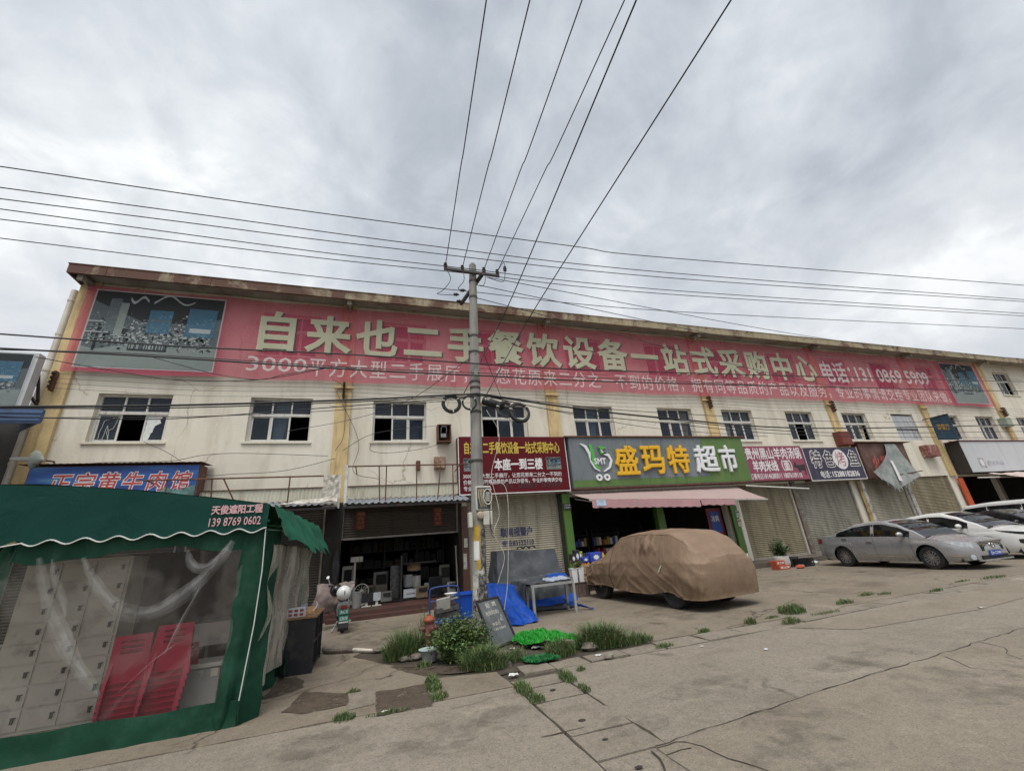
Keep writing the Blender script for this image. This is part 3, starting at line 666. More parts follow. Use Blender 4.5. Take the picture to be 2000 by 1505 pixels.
for x in (3.1, 6.45): printed_photo(s1, x, x + .62, 4.35, 4.82, SY, int(x), scale=.25)
# supermarket fascia
t = NT('grey_blue_panel'); br = t.n('ShaderNodeTexBrick'); t.l(t.map(src='Object'), br.inputs['Vector'])
c = t.mix(t.ramp(t.noise(.9, 6, .65, sc=(1, 1, .4)), [(.35, 0.0), (.7, 1.0)]), (.11, .13, .145), (.18, .205, .22))
c = t.mix(t.ramp(t.noise(2.2, 7, .7, sc=(2, 1, .3), off=(3, 0, 1)), [(.55, 0.0), (.75, .5)]), c, (.10, .095, .09)); m_gpan = t.done(c, .5)
m_lime = mat('lime_green_panel', (.085, .16, .04), .55, .08, 1, (.13, .2, .05), .35, 1.4, True)
sm = thing('supermarket_sign', 'wide grey and green supermarket fascia with raised yellow and white characters', 'sign', (12, 15.7, 3.55))
QY = 15.2
g = MB(); g.box(7.48, 16.62, QY + .012, 15.68, 3.56, 5.62); g.build('frame', m_gpan, sm)
g = MB()
xe = [7.5, 8.4, 9.3, 10.2, 11.1, 12.0, 12.9, 13.8]
for a, b in zip(xe[:-1], xe[1:]): g.box(a + .006, b - .006, QY, QY + .01, 3.86, 5.6)
g.prism([(13.806, QY, 3.86), (14.3, QY, 3.86), (13.95, QY, 4.4), (13.95, QY, 4.9), (14.25, QY, 5.6), (13.806, QY, 5.6)], (0, .01, 0)); g.build('grey_panel', m_gpan, sm)
g = MB()
for a, b in zip([7.5, 9.3, 11.1, 12.9], [9.3, 11.1, 12.9, 14.306]): g.box(a + .004, b - .004, QY, QY + .01, 3.58, 3.855)
g.prism([(14.306, QY, 3.58), (15.4, QY, 3.58), (15.4, QY, 5.6), (14.26, QY, 5.6), (13.96, QY, 4.9), (13.96, QY, 4.4), (14.306, QY, 3.86)], (0, .01, 0)); g.box(15.405, 16.6, QY, QY + .01, 3.58, 5.6)
g.build('green_panel', m_lime, sm)
g = MB(); g.box(7.3, 16.75, QY - .06, 15.7, 5.625, 5.68); g.box(7.45, 16.65, QY - .03, QY + .3, 3.50, 3.555); g.build('cap', m_rust, sm)
m_yl = mat('yellow_acrylic', (.72, .40, .01), .4, .06, 2, bump=0); m_wl = mat('white_acrylic', (.72, .72, .73), .4, .05, 2, bump=0)
for ch, px0, px1, m in (('盛', 1203, 1253, m_yl), ('玛', 1256, 1305, m_yl), ('特', 1308, 1354, m_yl), ('超', 1362, 1410, m_wl), ('市', 1412, 1448, m_wl)):
    a = wz(px0, px1, 878, 932, QY); g = MB(); g.text(ch, (a[0] + .03, QY - .01, 4.0), (a[1] - a[0] - .06, 0, 0), (0, 0, 1.24), .022, .1, em=False); l = g.build('letter', m, sm); l['label'] = ('yellow' if m is m_yl else 'white') + ' raised character ' + ch
lx, lz = F(1168, 905, QY).x, 4.72                         # trolley emblem
def arc(cx, cz, rx, rz, a0, a1, n=14): return [(cx + rx * math.cos(R(a0 + (a1 - a0) * k / n)), cz + rz * math.sin(R(a0 + (a1 - a0) * k / n))) for k in range(n + 1)]
def crescent(mb, outer, inner, d=.07): mb.prism([(x, QY - .002, z) for x, z in outer + inner[::-1]], (0, -d, 0))
def strip(mb, pts, ws, d=.07):
    L, Rr = [], []
    for i, (x, z) in enumerate(pts):
        a, b = pts[max(0, i - 1)], pts[min(len(pts) - 1, i + 1)]; dx, dz = b[0] - a[0], b[1] - a[1]; l = math.hypot(dx, dz)
        L.append((x - dz / l * ws[i], z + dx / l * ws[i])); Rr.append((x + dz / l * ws[i], z - dx / l * ws[i]))
    for i in range(len(pts) - 1): mb.prism([(p[0], QY - .002, p[1]) for p in (L[i], Rr[i], Rr[i + 1], L[i + 1])], (0, -d, 0))
g = MB()
strip(g, [(lx - .72, lz + .62), (lx - .5, lz + .5), (lx - .36, lz + .2), (lx - .33, lz - .15), (lx - .2, lz - .4), (lx + .02, lz - .52)], [.02, .06, .06, .035, .03, .02])
strip(g, [(lx + .1, lz + .42), (lx + .28, lz + .22), (lx + .52, lz + .12), (lx + .62, lz - .1), (lx + .5, lz - .38), (lx + .2, lz - .55)], [.02, .05, .06, .05, .04, .02])
for dx in (-.06, .3):
    o = arc(lx + dx, lz - .78, .14, .14, 0, 360, 16); i_ = arc(lx + dx, lz - .78, .06, .06, 0, 360, 16)
    for k in range(16): g.prism([(p[0], QY - .002, p[1]) for p in (o[k], o[k + 1], i_[k + 1], i_[k])], (0, -.07, 0))
g.text('SMT', (lx - .2, QY - .08, lz - .25), (.55, 0, 0), (0, 0, .26), .03); g.build('emblem', m_wl, sm)
g = MB()
strip(g, [(lx - .3, lz + .6), (lx - .22, lz + .3), (lx - .24, lz - .05), (lx - .12, lz - .34), (lx + .05, lz - .44)], [.04, .09, .1, .07, .02])
strip(g, [(lx + .1, lz + .5), (lx + .25, lz + .42), (lx + .42, lz + .46)], [.02, .08, .01]); strip(g, [(lx + .1, lz + .46), (lx + .2, lz + .2), (lx + .45, lz + .22)], [.03, .04, .03])
g.build('emblem', mat('emblem_green', (.08, .38, .06), .4, .05, 2, bump=0), sm)
# mutton-soup sign
m_pink = mat('magenta_vinyl', (.25, .05, .09), .6, .1, .8, (.30, .08, .12), .4, 1.5, True, bump=.05)
s2 = sign_box('shop_sign', 'magenta mutton soup shop sign with a black goat', 16.66, 20.44, 3.54, 5.22, 15.3, 15.7, m_pink, m_rust)
g = MB(); g.text('贵州黑山羊肉汤锅', (16.72, SY - .004, 4.55), (3.6, 0, 0), (0, 0, .6), .02); g.build('lettering', m_wprint, s2); g = MB(); g.text('羊肉米线（面）', (17.0, SY - .004, 3.98), (2.75, 0, 0), (0, 0, .55), .03)
g.build('lettering', m_wprint, s2)
g = MB(); g.text('订餐电话：', (16.7, SY - .004, 3.62), (.95, 0, 0), (0, 0, .3), .01); g.text('18146285011 18076109118', (17.5, SY - .004, 3.64), (2.45, 0, 0), (0, 0, .25), .02); g.build('lettering', m_wprint, s2)
gt = [(0, .55), (.12, .62), (.18, .8), (.28, .72), (.3, .6), (.75, .6), (.98, .66), (1, .5), (.95, .3), (.92, 0), (.84, 0), (.83, .28), (.5, .26), (.46, 0), (.38, 0), (.36, .3), (.28, .42), (.1, .45)]
g = MB(); g.poly([(19.55 + .8 * a, SY - .005, 3.75 + .85 * b) for a, b in gt]); g.build('goat_print', mat('black_print', (.03, .02, .025), .7), s2)
# grilled-fish sign
m_purp = mat('dark_violet_vinyl', (.03, .027, .056), .55, .1, .8, (.07, .06, .08), .4, 1.5, True, bump=.05)
s3 = sign_box('shop_sign', 'dark violet grilled fish shop sign with a white disc', 20.5, 24.45, 3.46, 5.12, 15.3, 15.68, m_purp, m_rust, border=m_wprint)
g, g2 = MB(), MB()
for ch, x in (('特', 20.85), ('色', 21.75), ('鱼', 23.55)):
    g.text(ch, (x, SY - .004, 4.08), (.75, 0, 0), (.06, 0, .9), .055); g2.text(ch, (x, SY - .009, 4.08), (.75, 0, 0), (.06, 0, .9), .012)
g.mat(0).poly([(p[0], SY - .004, p[1]) for p in arc(22.98, 4.5, .52, .52, 0, 360, 24)[:-1]])
g.build('lettering', m_wprint, s3); g = MB(); g.text('电话：', (21.2, SY - .004, 3.56), (.95, 0, 0), (0, 0, .38), .02); g.text('15288182836', (22.05, SY - .004, 3.6), (1.95, 0, 0), (0, 0, .3), .03)
g.build('lettering', m_wprint, s3); g2.build('lettering', mat('black_print', (.03, .02, .025), .7), s3)
g = MB(); g.text('烤', (22.62, SY - .008, 4.1), (.72, 0, 0), (0, 0, .85), .0); g.build('lettering', mat('rose_print', (.36, .10, .13), .6), s3)
# torn sign with hanging cloth
m_brown = mat('brown_vinyl', (.10, .045, .035), .7, .3, 2, (.16, .10, .08), .5, 2)
s4 = sign_box('shop_sign', 'brown shop sign half torn with a ragged pale sheet hanging off it', 24.75, 28.5, 3.45, 5.35, 15.35, 15.7, m_brown, m_rust)
g = MB(); 
for ch, x in (('火', 25.4), ('锅', 26.1)): g.text(ch, (x, 15.344, 3.9), (.6, 0, 0), (0, 0, .75), .03)
g.build('lettering', mat('dull_red_print', (.42, .09, .07), .6, .2, 5), s4)
m_rag = mat('grimy_white_sheet', (.31, .315, .30), .8, .2, 1.5, (.13, .18, .175), .75, 1.5)
g = MB(); 
def rag(u, v):
    top = Vector((26.75 + .9 * u, 15.32, 5.28)); bot = Vector((24.65 + 3.6 * u, 15.1, 3.75 - .85 * max(0, 1 - abs(u - .38) / (.38 if u < .38 else .62)) - .3 * u + .06 * N3(u * 14)))
    p = top.lerp(bot, v); p.x = top.x + (bot.x - top.x) * v ** (1.9 if u < .5 else 1.2); p.y -= .05 + .03 * math.sin(u * 17 + v * 3) * v + .03 * N3(u * 7, v * 4); return p
g.grid(rag, 36, 14)
for k in range(9):
    u = .12 + k * .09; p = rag(u, 1); g.quad(p, p + Vector((.1, 0, .01)), p + Vector((.07, .0, -.12 - .2 * abs(N3(k * 1.7)))), p + Vector((.03, 0, -.1 - .2 * abs(N3(k * 1.7)))))
g.build('torn_sheet', m_rag, s4, True)
g = MB(); g.quad((26.3, 14.98, 3.25), (26.55, 14.98, 3.2), (26.6, 15.1, 4.3), (26.42, 15.1, 4.35)); g.build('torn_strip', m_wprint, s4)
g = MB(); g.box(24.6, 28.9, 15.2, 15.75, 5.37, 5.40); g.tube([(24.9, 15.2, 3.42), (28.6, 15.05, 3.72)], .03); g.build('cap', m_rust, s4)
# white sign
m_wsign = mat('dirty_white_sign', (.50, .51, .53), .5, .05, .7, (.42, .42, .42), .4, 1, True, bump=.05)
s5 = sign_box('shop_sign', 'blank white shop sign with a few grey marks at its corner', 32.9, 47.5, 3.5, 5.35, 15.0, 15.7, m_wsign, m_blacksteel)
g = MB(); g.box(32.8, 47.6, 14.95, 15.72, 5.355, 5.41); g.build('cap', mat('dark_red_trim', (.11, .02, .025), .6), s5)
g = MB(); a = F(1878, 907, 15.0)
g.box(33.9, 34.5, 14.994, 14.999, 3.75, 4.35)
for k in range(10):
    x = 34.7 + k * .17; g.box(x, x + .1, 14.994, 14.999, 3.85 + .2 * abs(N3(k * 2.1)), 4.1 + .2 * abs(N3(k * 3.3)))
g.build('marking', mat('grey_print', (.36, .36, .38), .7, .5, 8), s5)
g = MB(); g.poly([(p[0], 14.992, p[1]) for p in arc(34.2, 4.05, .17, .2, 0, 360, 14)[:-1]]); g.build('marking', m_wprint, s5)
# blue beef-restaurant sign on the left
m_blue = NT('blue_sky_print'); t = m_blue
c = t.ramp(t.noise(1.0, 6, .6, sc=(.5, 1, 2.5)), [(.35, (.012, .04, .19)), (.55, (.024, .10, .36)), (.75, (.11, .29, .43))]); m_blue = t.done(c, .5)
s6 = sign_box('shop_sign', 'blue beef restaurant sign with red brush lettering above the green tent', -9.25, -5.2, 3.55, 4.72, 15.0, 15.6, m_blue, m_rust)
g, g2 = MB(), MB()
for k, ch in enumerate('正宗黄牛肉馆'):
    x = F(95 + k * 47.5, 935, 15.0).x
    g.text(ch, (x, 14.996, 3.93), (.5, 0, 0), (.07, 0, .6), .05); g2.text(ch, (x, 14.991, 3.93), (.5, 0, 0), (.07, 0, .6), .012)
g.build('lettering', m_wprint, s6); g2.build('lettering', mat('brick_red_print', (.42, .05, .05), .6), s6)
g = MB(); g.poly([(x, 14.988, z) for x, z in ((-6.4, 3.56), (-5.23, 3.56), (-5.23, 4.1), (-5.7, 3.95), (-6.0, 4.05))]); g.build('picture', mat('teal_print', (.10, .20, .19), .6, .5, 6), s6)
g = MB()
g.grid(lambda u, v: Vector((-9.45 + 4.35 * u, 14.85 + .9 * v, 4.76 + .05 * v + .012 * (int(u * 60) % 2))), 60, 1); g.build('cap', m_rust, s6)
# blue pennant sign sticking out at a second-floor window
s7 = thing('hanging_sign', 'small dark blue sign with yellow characters sticking out beside a second-floor window', 'sign', (33.5, 15.6, 5.6))
q = [F(1680 + x / 5.375, 720 + y / 5.375, Y) for x, y, Y in ((725, 522, 15.5), (918, 475, 14.6), (1040, 745, 14.6), (820, 745, 15.5))]
g = MB(); nv = (q[1] - q[0]).cross(q[3] - q[0]).normalized() * .03; g.prism(q, nv); g.build('panel', mat('navy_teal_print', (.015, .05, .085), .6, .5, 3), s7)
g = MB(); g.tube([q[0] + Vector((-.1, .3, 0)), q[1] + Vector((0, 0, .02))], .03); g.build('bracket', m_blacksteel, s7)
o = q[3].lerp(q[0], .45); un = (q[2] - q[3]); vn = (q[0] - q[3])
off = -nv.normalized() * .01 if nv.normalized().y > 0 else nv * 1.2
g = MB(); g.text('茶餐厅', o + un * .22 + off, un * .62, vn * .28, .03); g.build('lettering', mat('amber_print', (.36, .20, .03), .6), s7)

# ------------------------------------------------------------------ canopies and awnings
m_corr = mat('weathered_corrugated_sheet', (.20, .235, .27), .5, .15, 2, (.34, .31, .27), .5, 3, True)
m_cream_sheet = mat('cream_ribbed_sheet', (.50, .48, .38), .6, .08, 1.2, (.30, .24, .17), .45, 1.5, True)
def canopy(label, x0, x1, zr, posts, sag=0.0):
    t_ = thing('canopy', label, 'canopy', ((x0 + x1) / 2, 15.7, 3.2))
    W = x1 - x0; n = int(W / .19)
    def sh(u, v):
        k = u * n * 6; ph = int(round(k)) % 6; h = (0, .0, .03, .04, .03, 0)[ph]
        return Vector((x0 + W * u, 14.3 + 1.4 * v - (.05 * N3(u * 30) if v == 0 else 0), 3.24 + .30 * v + h - sag * u * (1 - v) + .015 * N3(u * 9, v)))
    g = MB().grid(sh, n * 6, 3); g.build('roof_sheet', m_corr, t_)
    g = MB()
    def rb(u, v):
        ph = int(round(u * W / .06)) % 2; return Vector((x0 + .05 + (W - .3) * u, 15.35 - .02 * ph, 3.56 + .36 * v))
    g.grid(rb, int(W / .06), 1); g.build('ribbed_fascia', m_cream_sheet, t_)
    g = MB(); g.box(x0 + .02, x1 - .02, 15.3, 15.37, 3.925, 3.95); 
    g.tube([(x0 + .05, 14.55, zr), (x1 - .02, 14.6, zr + .01)], .025); g.box(x0 + .02, x1, 15.55, 15.6, 3.6, 3.66)
    for px, lean in posts: g.tube([(px, 14.6, 3.25), (px + lean, 14.58, zr)], .022)
    for px in (x0 + .3, x1 - .3): g.tube([(px, 14.6, zr), (px, 15.75, zr - .05)], .018)
    g.build('railing', m_rust, t_)
    g = MB(); g.box(x0, x1, 14.36, 14.4, 3.12, 3.19); 
    for px in (x0 + .1, (x0 + x1) / 2, x1 - .1): g.bar((px, 14.36, 3.14), (px, 15.75, 3.3), .05, .05)
    g.build('frame', m_blacksteel, t_)
    return t_
c1 = canopy('left corrugated canopy with a bare pipe railing next to the green tent', -6.6, -1.2, 4.18, [(-5.8, 0), (-4.6, -.1), (-3.9, -.5), (-2.6, .0)])
c2 = canopy('corrugated canopy with rusty railing over the open appliance shop', -.98, 3.12, 4.47, [(.12, -.06), (.3, 0), (1.3, 0), (2.0, .12), (2.55, 0)], .05)
g = MB(); g.bar((-.93, 14.5, 3.2), (-.95, 14.5, 4.5), .08, .08); g.bar((-1.12, 14.5, 3.15), (-1.12, 14.5, 4.2), .05, .05); g.build('white_post', mat('chalky_white_paint', (.60, .60, .58), .6, .1, 4, (.3, .25, .2), .4, 3), c2)
g = MB()                                                    # frayed bleached panel at the end of the left canopy
g.grid(lambda u, v: Vector((-1.62 + .48 * u + .12 * (1 - v) * N3(v * 5), 14.52 + .04 * N3(u * 5, v * 5), 3.2 + 1.0 * v)), 8, 14)
g.grid(lambda u, v: Vector((-2.75 + 1.6 * u, 14.4 - .2 * v + .05 * N3(u * 7, v * 3), 3.32 + .2 * u * (1 - v) + .1 * N3(u * 4, v * 3, 2))), 16, 5)
g.build('tattered_sheet', mat('bleached_tatter', (.52, .49, .43), .9, .3, 9, (.28, .25, .2), .6, 6), c1)
m_awn = mat('faded_pink_awning', (.36, .27, .25), .8, .06, .8, (.38, .24, .23), .4, 1.2, True)
aw = thing('awning', 'faded pink roll-out awning with scalloped valance over the supermarket entrance', 'awning', (11.6, 15.6, 2.4))
def awf(u, v): return Vector((7.45 + 8.35 * u, 15.55 - 1.6 * v, 3.42 - (.44 + .33 * u) * v - .03 * math.sin(math.pi * v) + .01 * N3(u * 20, v * 2)))
MB().grid(awf, 40, 8).build('fabric', m_awn, aw, True)
g = MB()
def val(u0, u1, drop):
    def fn(u, v):
        uu = u0 + (u1 - u0) * u; p = awf(uu, 1); p.y -= .012 + .012 * N3(uu * 30); p.z -= v * (drop + .03 * abs(math.sin(uu * 70))) + .01; return p
    g.grid(fn, 60, 2)
val(.006, .58, .27); g2 = g; val(.585, .79, .21); g.build('valance', mat('dusty_pink_valance', (.45, .25, .265), .8, .1, 2, (.33, .25, .25), .4, 2, True), aw)
g = MB(); g.tube([awf(0, 1) + Vector((-.02, .03, -.03)), awf(1, 1) + Vector((.02, .03, -.03))], .03); g.tube([(7.4, 15.55, 3.46), (15.85, 15.55, 3.46)], .06)
for u in (.02, .98): g.tube([awf(u, 0) + Vector((0, 0, -.25)), awf(u, .5) + Vector((.3 if u < .5 else -.3, 0, -.2)), awf(u, 1) + Vector((0, .03, -.04))], .02)
g.build('frame', m_white, aw)
g = MB(); p = awf(.02, 1); g.quad(p + Vector((.05, -.03, -.24)), p + Vector((.45, -.03, -.25)), p + Vector((.45, -.03, -.03)), p + Vector((.05, -.03, -.02))); g.build('sticker', mat('pale_blue_sticker', (.40, .50, .62), .5, .4, 9), aw)
aw2 = thing('awning', 'crumpled pale awning below the blank white sign', 'awning', (38, 15.3, 2.6))
def aw2f(u, v): return Vector((34.3 + 12 * u, 15.0 - 1.7 * v, 3.42 - .55 * v - .12 * abs(math.sin(u * 9)) * v + .06 * N3(u * 14, v * 4)))
MB().grid(aw2f, 50, 8).build('fabric', mat('pale_pink_awning', (.50, .40, .36), .8, .1, 1.5, (.3, .22, .2), .4, 2), aw2, True)
def v2(u, v): p = aw2f(u, 1); p.z -= .3 * v + .03 * math.sin(u * 60) * v; p.y -= .02 * math.sin(u * 40); return p
MB().grid(v2, 60, 2).build('valance', mat('pale_pink_awning', (.5, .4, .36)), aw2)
g = MB(); g.tube([(33.1, 15.0, 3.2), (38.5, 13.4, 2.95)], .04); g.build('arm', m_white, aw2)
ar = thing('awning_bar', 'bare white awning bar left under the magenta sign', 'awning bar', (18, 15.2, 3.2))
a, b = F(1457, 948, 14.9), F(1580, 954, 14.6); g = MB(); g.tube([a, b], .035); g.build('bar', m_white, ar); g = MB(); g.tube([a, a + Vector((.3, .5, -.12))], .02); g.tube([a.lerp(b, .6), a.lerp(b, .6) + Vector((0, .9, .1))], .02); g.build('strut', m_blacksteel, ar)
# ------------------------------------------------------------------ utility pole
m_conc = mat('pole_concrete', (.27, .26, .24), .9, .15, 3, (.15, .14, .125), .5, 1.5, True, bump=.5, bscale=40)
m_ins = mat('dark_porcelain', (.03, .025, .022), .35, .2, 3)
m_cable = mat('black_cable_rubber', (.014, .014, .015), .6, .2, 3, bump=0)
m_wire = mat('grey_wire', (.030, .031, .034), .5, .1, 3, bump=0)
m_plas = mat('grimy_white_plastic', (.55, .53, .47), .5, .1, 4, (.30, .26, .2), .5, 5, True)
PB, PT = Vector((2.03, 9.0, -.05)), Vector((2.25, 9.0, 8.82))
def pole_at(z): return PB.lerp(PT, (z - PB.z) / (PT.z - PB.z))
def pole_r(z): return .155 - .06 * z / 8.8
po = thing('utility_pole', 'tall grey concrete utility pole with crossarms, cable boxes and torn posters', 'utility pole', (2.03, 9.0, 0))
g = MB(); g.tube([pole_at(z) for z in (-.05, 2, 4, 6, 8, 8.78)], [pole_r(z) for z in (0, 2, 4, 6, 8, 8.8)], 24)
g.tube([pole_at(8.78), pole_at(8.84)], [.085, .06], 16)
g.build('shaft', m_conc, po, 50)
A0, A1 = F(867, 524, 8.86), F(975, 539, 8.86)
g = MB(); g.bar(A0, A1, .06, .07); g.build('crossarm', m_blacksteel, po)
B0, B1 = Vector((2.44, 8.7, 8.36)), Vector((2.15, 10.2, 8.34))
B0 = F(943, 534, 8.7); B1 = F(900, 594, 10.2)
g = MB(); g.bar(B0, B1, .08, .08); g.build('crossarm', m_blacksteel, po)
INS = []
for px, py, Y in ((870, 518, 8.86), (903, 523, 8.86), (945, 527, 8.86), (971, 531, 8.86), (986, 525, 8.86)):
    p = F(px, py, Y); INS.append(p); g = MB(); g.lathe([(.02, -.09), (.05, -.06), (.03, -.03), (.055, 0), (.03, .03), (.045, .06), (.01, .09)], p, n=10); g.build('insulator', m_ins, po, True)
for px, py, t_ in ((891, 575, .75), (904, 567, .6), (897, 588, .95)):
    p = F(px, py, B0.lerp(B1, t_).y); g = MB(); g.lathe([(.02, -.08), (.05, -.05), (.03, -.02), (.055, .0), (.03, .04), (.02, .08)], p, (1, 0, .1), n=10); g.build('insulator', m_ins, po, True)
for z in (8.25, 7.75, 6.6, 5.35, 5.2, 4.6, 5.0, 3.45, 6.15): g = MB(); g.tube([pole_at(z - .03), pole_at(z + .03)], pole_r(z) + .008, 20); g.build('steel_band', m_blacksteel, po)
# boxes and papers on the shaft
def onpole(z, dx, dy=-.17): p = pole_at(z); return Vector((p.x + dx, p.y + dy, z))
c_ = onpole(2.62, .12); g = MB()
g.box(c_.x - .2, c_.x + .14, c_.y - .02, c_.y + .12, c_.z - .24, c_.z + .26); g.build('cable_box', m_plas, po, bevel=.015)
g = MB(); rr = random.Random(4)
g.mat(1).box(c_.x - .17, c_.x + .11, c_.y - .03, c_.y - .021, c_.z - .21, c_.z + .23)
o = [(c_.x + .05 + .09 * math.cos(R(a)), c_.y - .05, c_.z + .03 + .16 * math.sin(R(a))) for a in range(0, 361, 24)]
g.mat(0).tube(o, .014, 6); g.mat(1).box(c_.x, c_.x + .1, c_.y - .06, c_.y - .032, c_.z - .08, c_.z + .14)
for k in range(5): g.mat(0).box(c_.x + .01, c_.x + .09, c_.y - .066, c_.y - .061, c_.z - .06 + k * .04, c_.z - .04 + k * .04)
for k in range(7):
    x = c_.x - .15 + k * .02; g.mat(2 if k % 2 else 0).tube([(x, c_.y - .04, c_.z + .2), (x + .03 * rr.random(), c_.y - .06, c_.z), (x + .05, c_.y - .04, c_.z - .18)], .006, 4)
g.build('splitter', [m_plas, mat('dark_board', (.05, .06, .07), .5), mat('ochre_cable', (.4, .27, .08), .5)], po)
for dx, dz, w_, h_ in ((-.2, 2.2, .08, .3), (.17, 2.22, .2, .28)):
    p = onpole(dz, dx); g = MB(); g.box(p.x - w_ / 2, p.x + w_ / 2, p.y - .04, p.y + .1, p.z - h_ / 2, p.z + h_ / 2); g.build('meter_box', m_plas, po, bevel=.012)
p = onpole(2.28, .02); g = MB(); g.lathe([(.001, -.06), (.08, -.05), (.085, .02), (.06, .05), (.001, .06)], p, (0, -1, 0), n=16); g.build('junction_cap', mat('tan_plastic', (.36, .30, .22), .5), po, True)
def on_shaft(mb, z0, z1, a0, a1, off=.003, n=8, ragged=0.0, seed=0):  # paper that follows the round shaft
    def fn(u, v):
        zz_ = z0 + (z1 - z0) * v + (ragged * N3(u * 5, seed, v) if v in (0, 1) else 0); a = R(a0 + (a1 - a0) * u + (ragged * 60 * N3(v * 4, seed + 9) if u in (0, 1) else 0)); r_ = pole_r(zz_) + off
        c = pole_at(zz_); return Vector((c.x + r_ * math.sin(a), c.y - r_ * math.cos(a), zz_))
    mb.grid(fn, n, n)
m_paper = mat('pasted_paper', (.48, .46, .42), .9, .2, 8, (.15, .13, .11), .6, 9); m_yelp = mat('yellow_paint_flake', (.46, .29, .03), .8, .25, 9, (.25, .2, .12), .6, 8)
m_soot = mat('black_scribble', (.03, .03, .03), .9, .3, 20, (.3, .29, .27), .75, 13)
rr = random.Random(11)
for z0, z1, a0, a1, m in ((1.62, 2.1, -55, 5, m_yelp), (1.25, 1.6, -35, 0, m_yelp), (.9, 1.25, -50, 30, m_paper), (1.05, 2.0, 2, 68, m_soot), (.55, 1.15, -20, 62, m_soot), (.5, 1.0, -75, -25, m_soot), (.3, .75, -20, 30, m_paper), (.35, .85, 38, 70, m_paper), (.7, 1.15, -70, -30, m_paper), (.5, .7, -40, -5, mat('faded_pink_flyer', (.5, .27, .18), .9, .3, 9))):
    g = MB(); on_shaft(g, z0, z1, a0, a1, .003 + rr.random() * .004, 9, .06, rr.random() * 9); g.build('poster', m, po)
g = MB(); on_shaft(g, 1.42, 1.78, -52, -8, .012); g.build('notice', mat('white_paper', (.62, .62, .6), .8), po)
g = MB(); 
for k, ch in enumerate('疏通管道'): on = .3 + .13 * (3 - k); p = pole_at(on); g.text(ch, (p.x + .055, p.y - pole_r(on) - .002, on), (.1, .028, 0), (0, 0, .12), .02)
g.build('lettering', mat('black_print', (.03, .03, .03), .7), po)

# ------------------------------------------------------------------ wires and cables, each one a thing
def smooth(pts, n=8):
    P_ = [pts[0] * 2 - pts[1]] + pts + [pts[-1] * 2 - pts[-2]]; out = []
    for i in range(1, len(P_) - 2):
        for k in range(n):
            t_ = k / n; a, b, c, d = P_[i - 1:i + 3]
            out.append(.5 * ((2 * b) + (c - a) * t_ + (2 * a - 5 * b + 4 * c - d) * t_ ** 2 + (3 * b - a - 3 * c + d) * t_ ** 3))
    return out + [pts[-1]]
def wire(label, pts, r, m=None, name='overhead_wire', cat='wire', group='wires strung to and past the utility pole', ext=0.0):
    pts = [Vector(p) for p in pts]
    if ext: pts = [pts[0] + (pts[0] - pts[1]) * ext] + pts + [pts[-1] + (pts[-1] - pts[-2]) * ext]
    o = MB().tube(smooth(pts) if len(pts) > 2 else pts, r, 6).build(name, m or m_wire, None, True)
    return tag(o, label, cat, group)
zH = 8.45
runs = [('topmost', [(0, 325), (560, 407), (1114, 480), (1300, 503), (2000, 557)]), ('second from the top', [(0, 366), (421, 423), (841, 480), (1300, 532), (2000, 585)]),
        ('third from the top', [(0, 388), (360, 434), (724, 480), (1300, 542), (2000, 589)]), ('fourth from the top', [(0, 408), (600, 489), (864, 519), (1300, 566), (2000, 612)]),
        ('fifth from the top', [(0, 428), (600, 501), (915, 534), (1300, 574), (2000, 617)]), ('lowest', [(0, 465), (600, 538), (897, 567), (1300, 607), (2000, 642)])]
for nm, px in runs: wire(f'{nm} of the six parallel wires crossing the sky from left to right', [G(x, y, zH) for x, y in px], .0105, ext=.6)
def from_behind(px, py, end, mid=None):                       # comes in over the camera from the pole behind it
    r_ = ray(px, py); a = r_ * ((8.95 - CAMH) / r_.z); a.z += CAMH; d = (a - end); return [end + d * 4.5 + Vector((0, 0, .9)), a, end.lerp(a, .5) + Vector((0, 0, -.015)), end]
for (px, e, nm) in ((950, INS[0], 'leftmost overhead wire reaching the left tip of the top crossarm'), (1035, INS[1], 'overhead wire reaching the top crossarm just left of the pole head'), (1137, INS[2], 'overhead wire reaching the top crossarm just right of the pole head'), (1220, INS[3], 'overhead wire reaching the right end of the top crossarm')):
    wire(nm, from_behind(px, 0, e), .0105)
for px, mid, end, nm in ((1243, (1000, 580, 9.0), (906, 768, 9.25), 'thick cable running down across the sky to the pole left of the next one'), (1428, (1040, 610, 9.2), (942, 785, 9.0), 'rightmost thick cable running down across the sky to the pole')):
    e, m_ = F(*end), F(*mid); r_ = ray(px, 0); a = r_ * ((8.9 - CAMH) / r_.z); a.z += CAMH
    wire(nm, [a + (a - m_) * 1.6, a, m_, e], .014, m_cable)
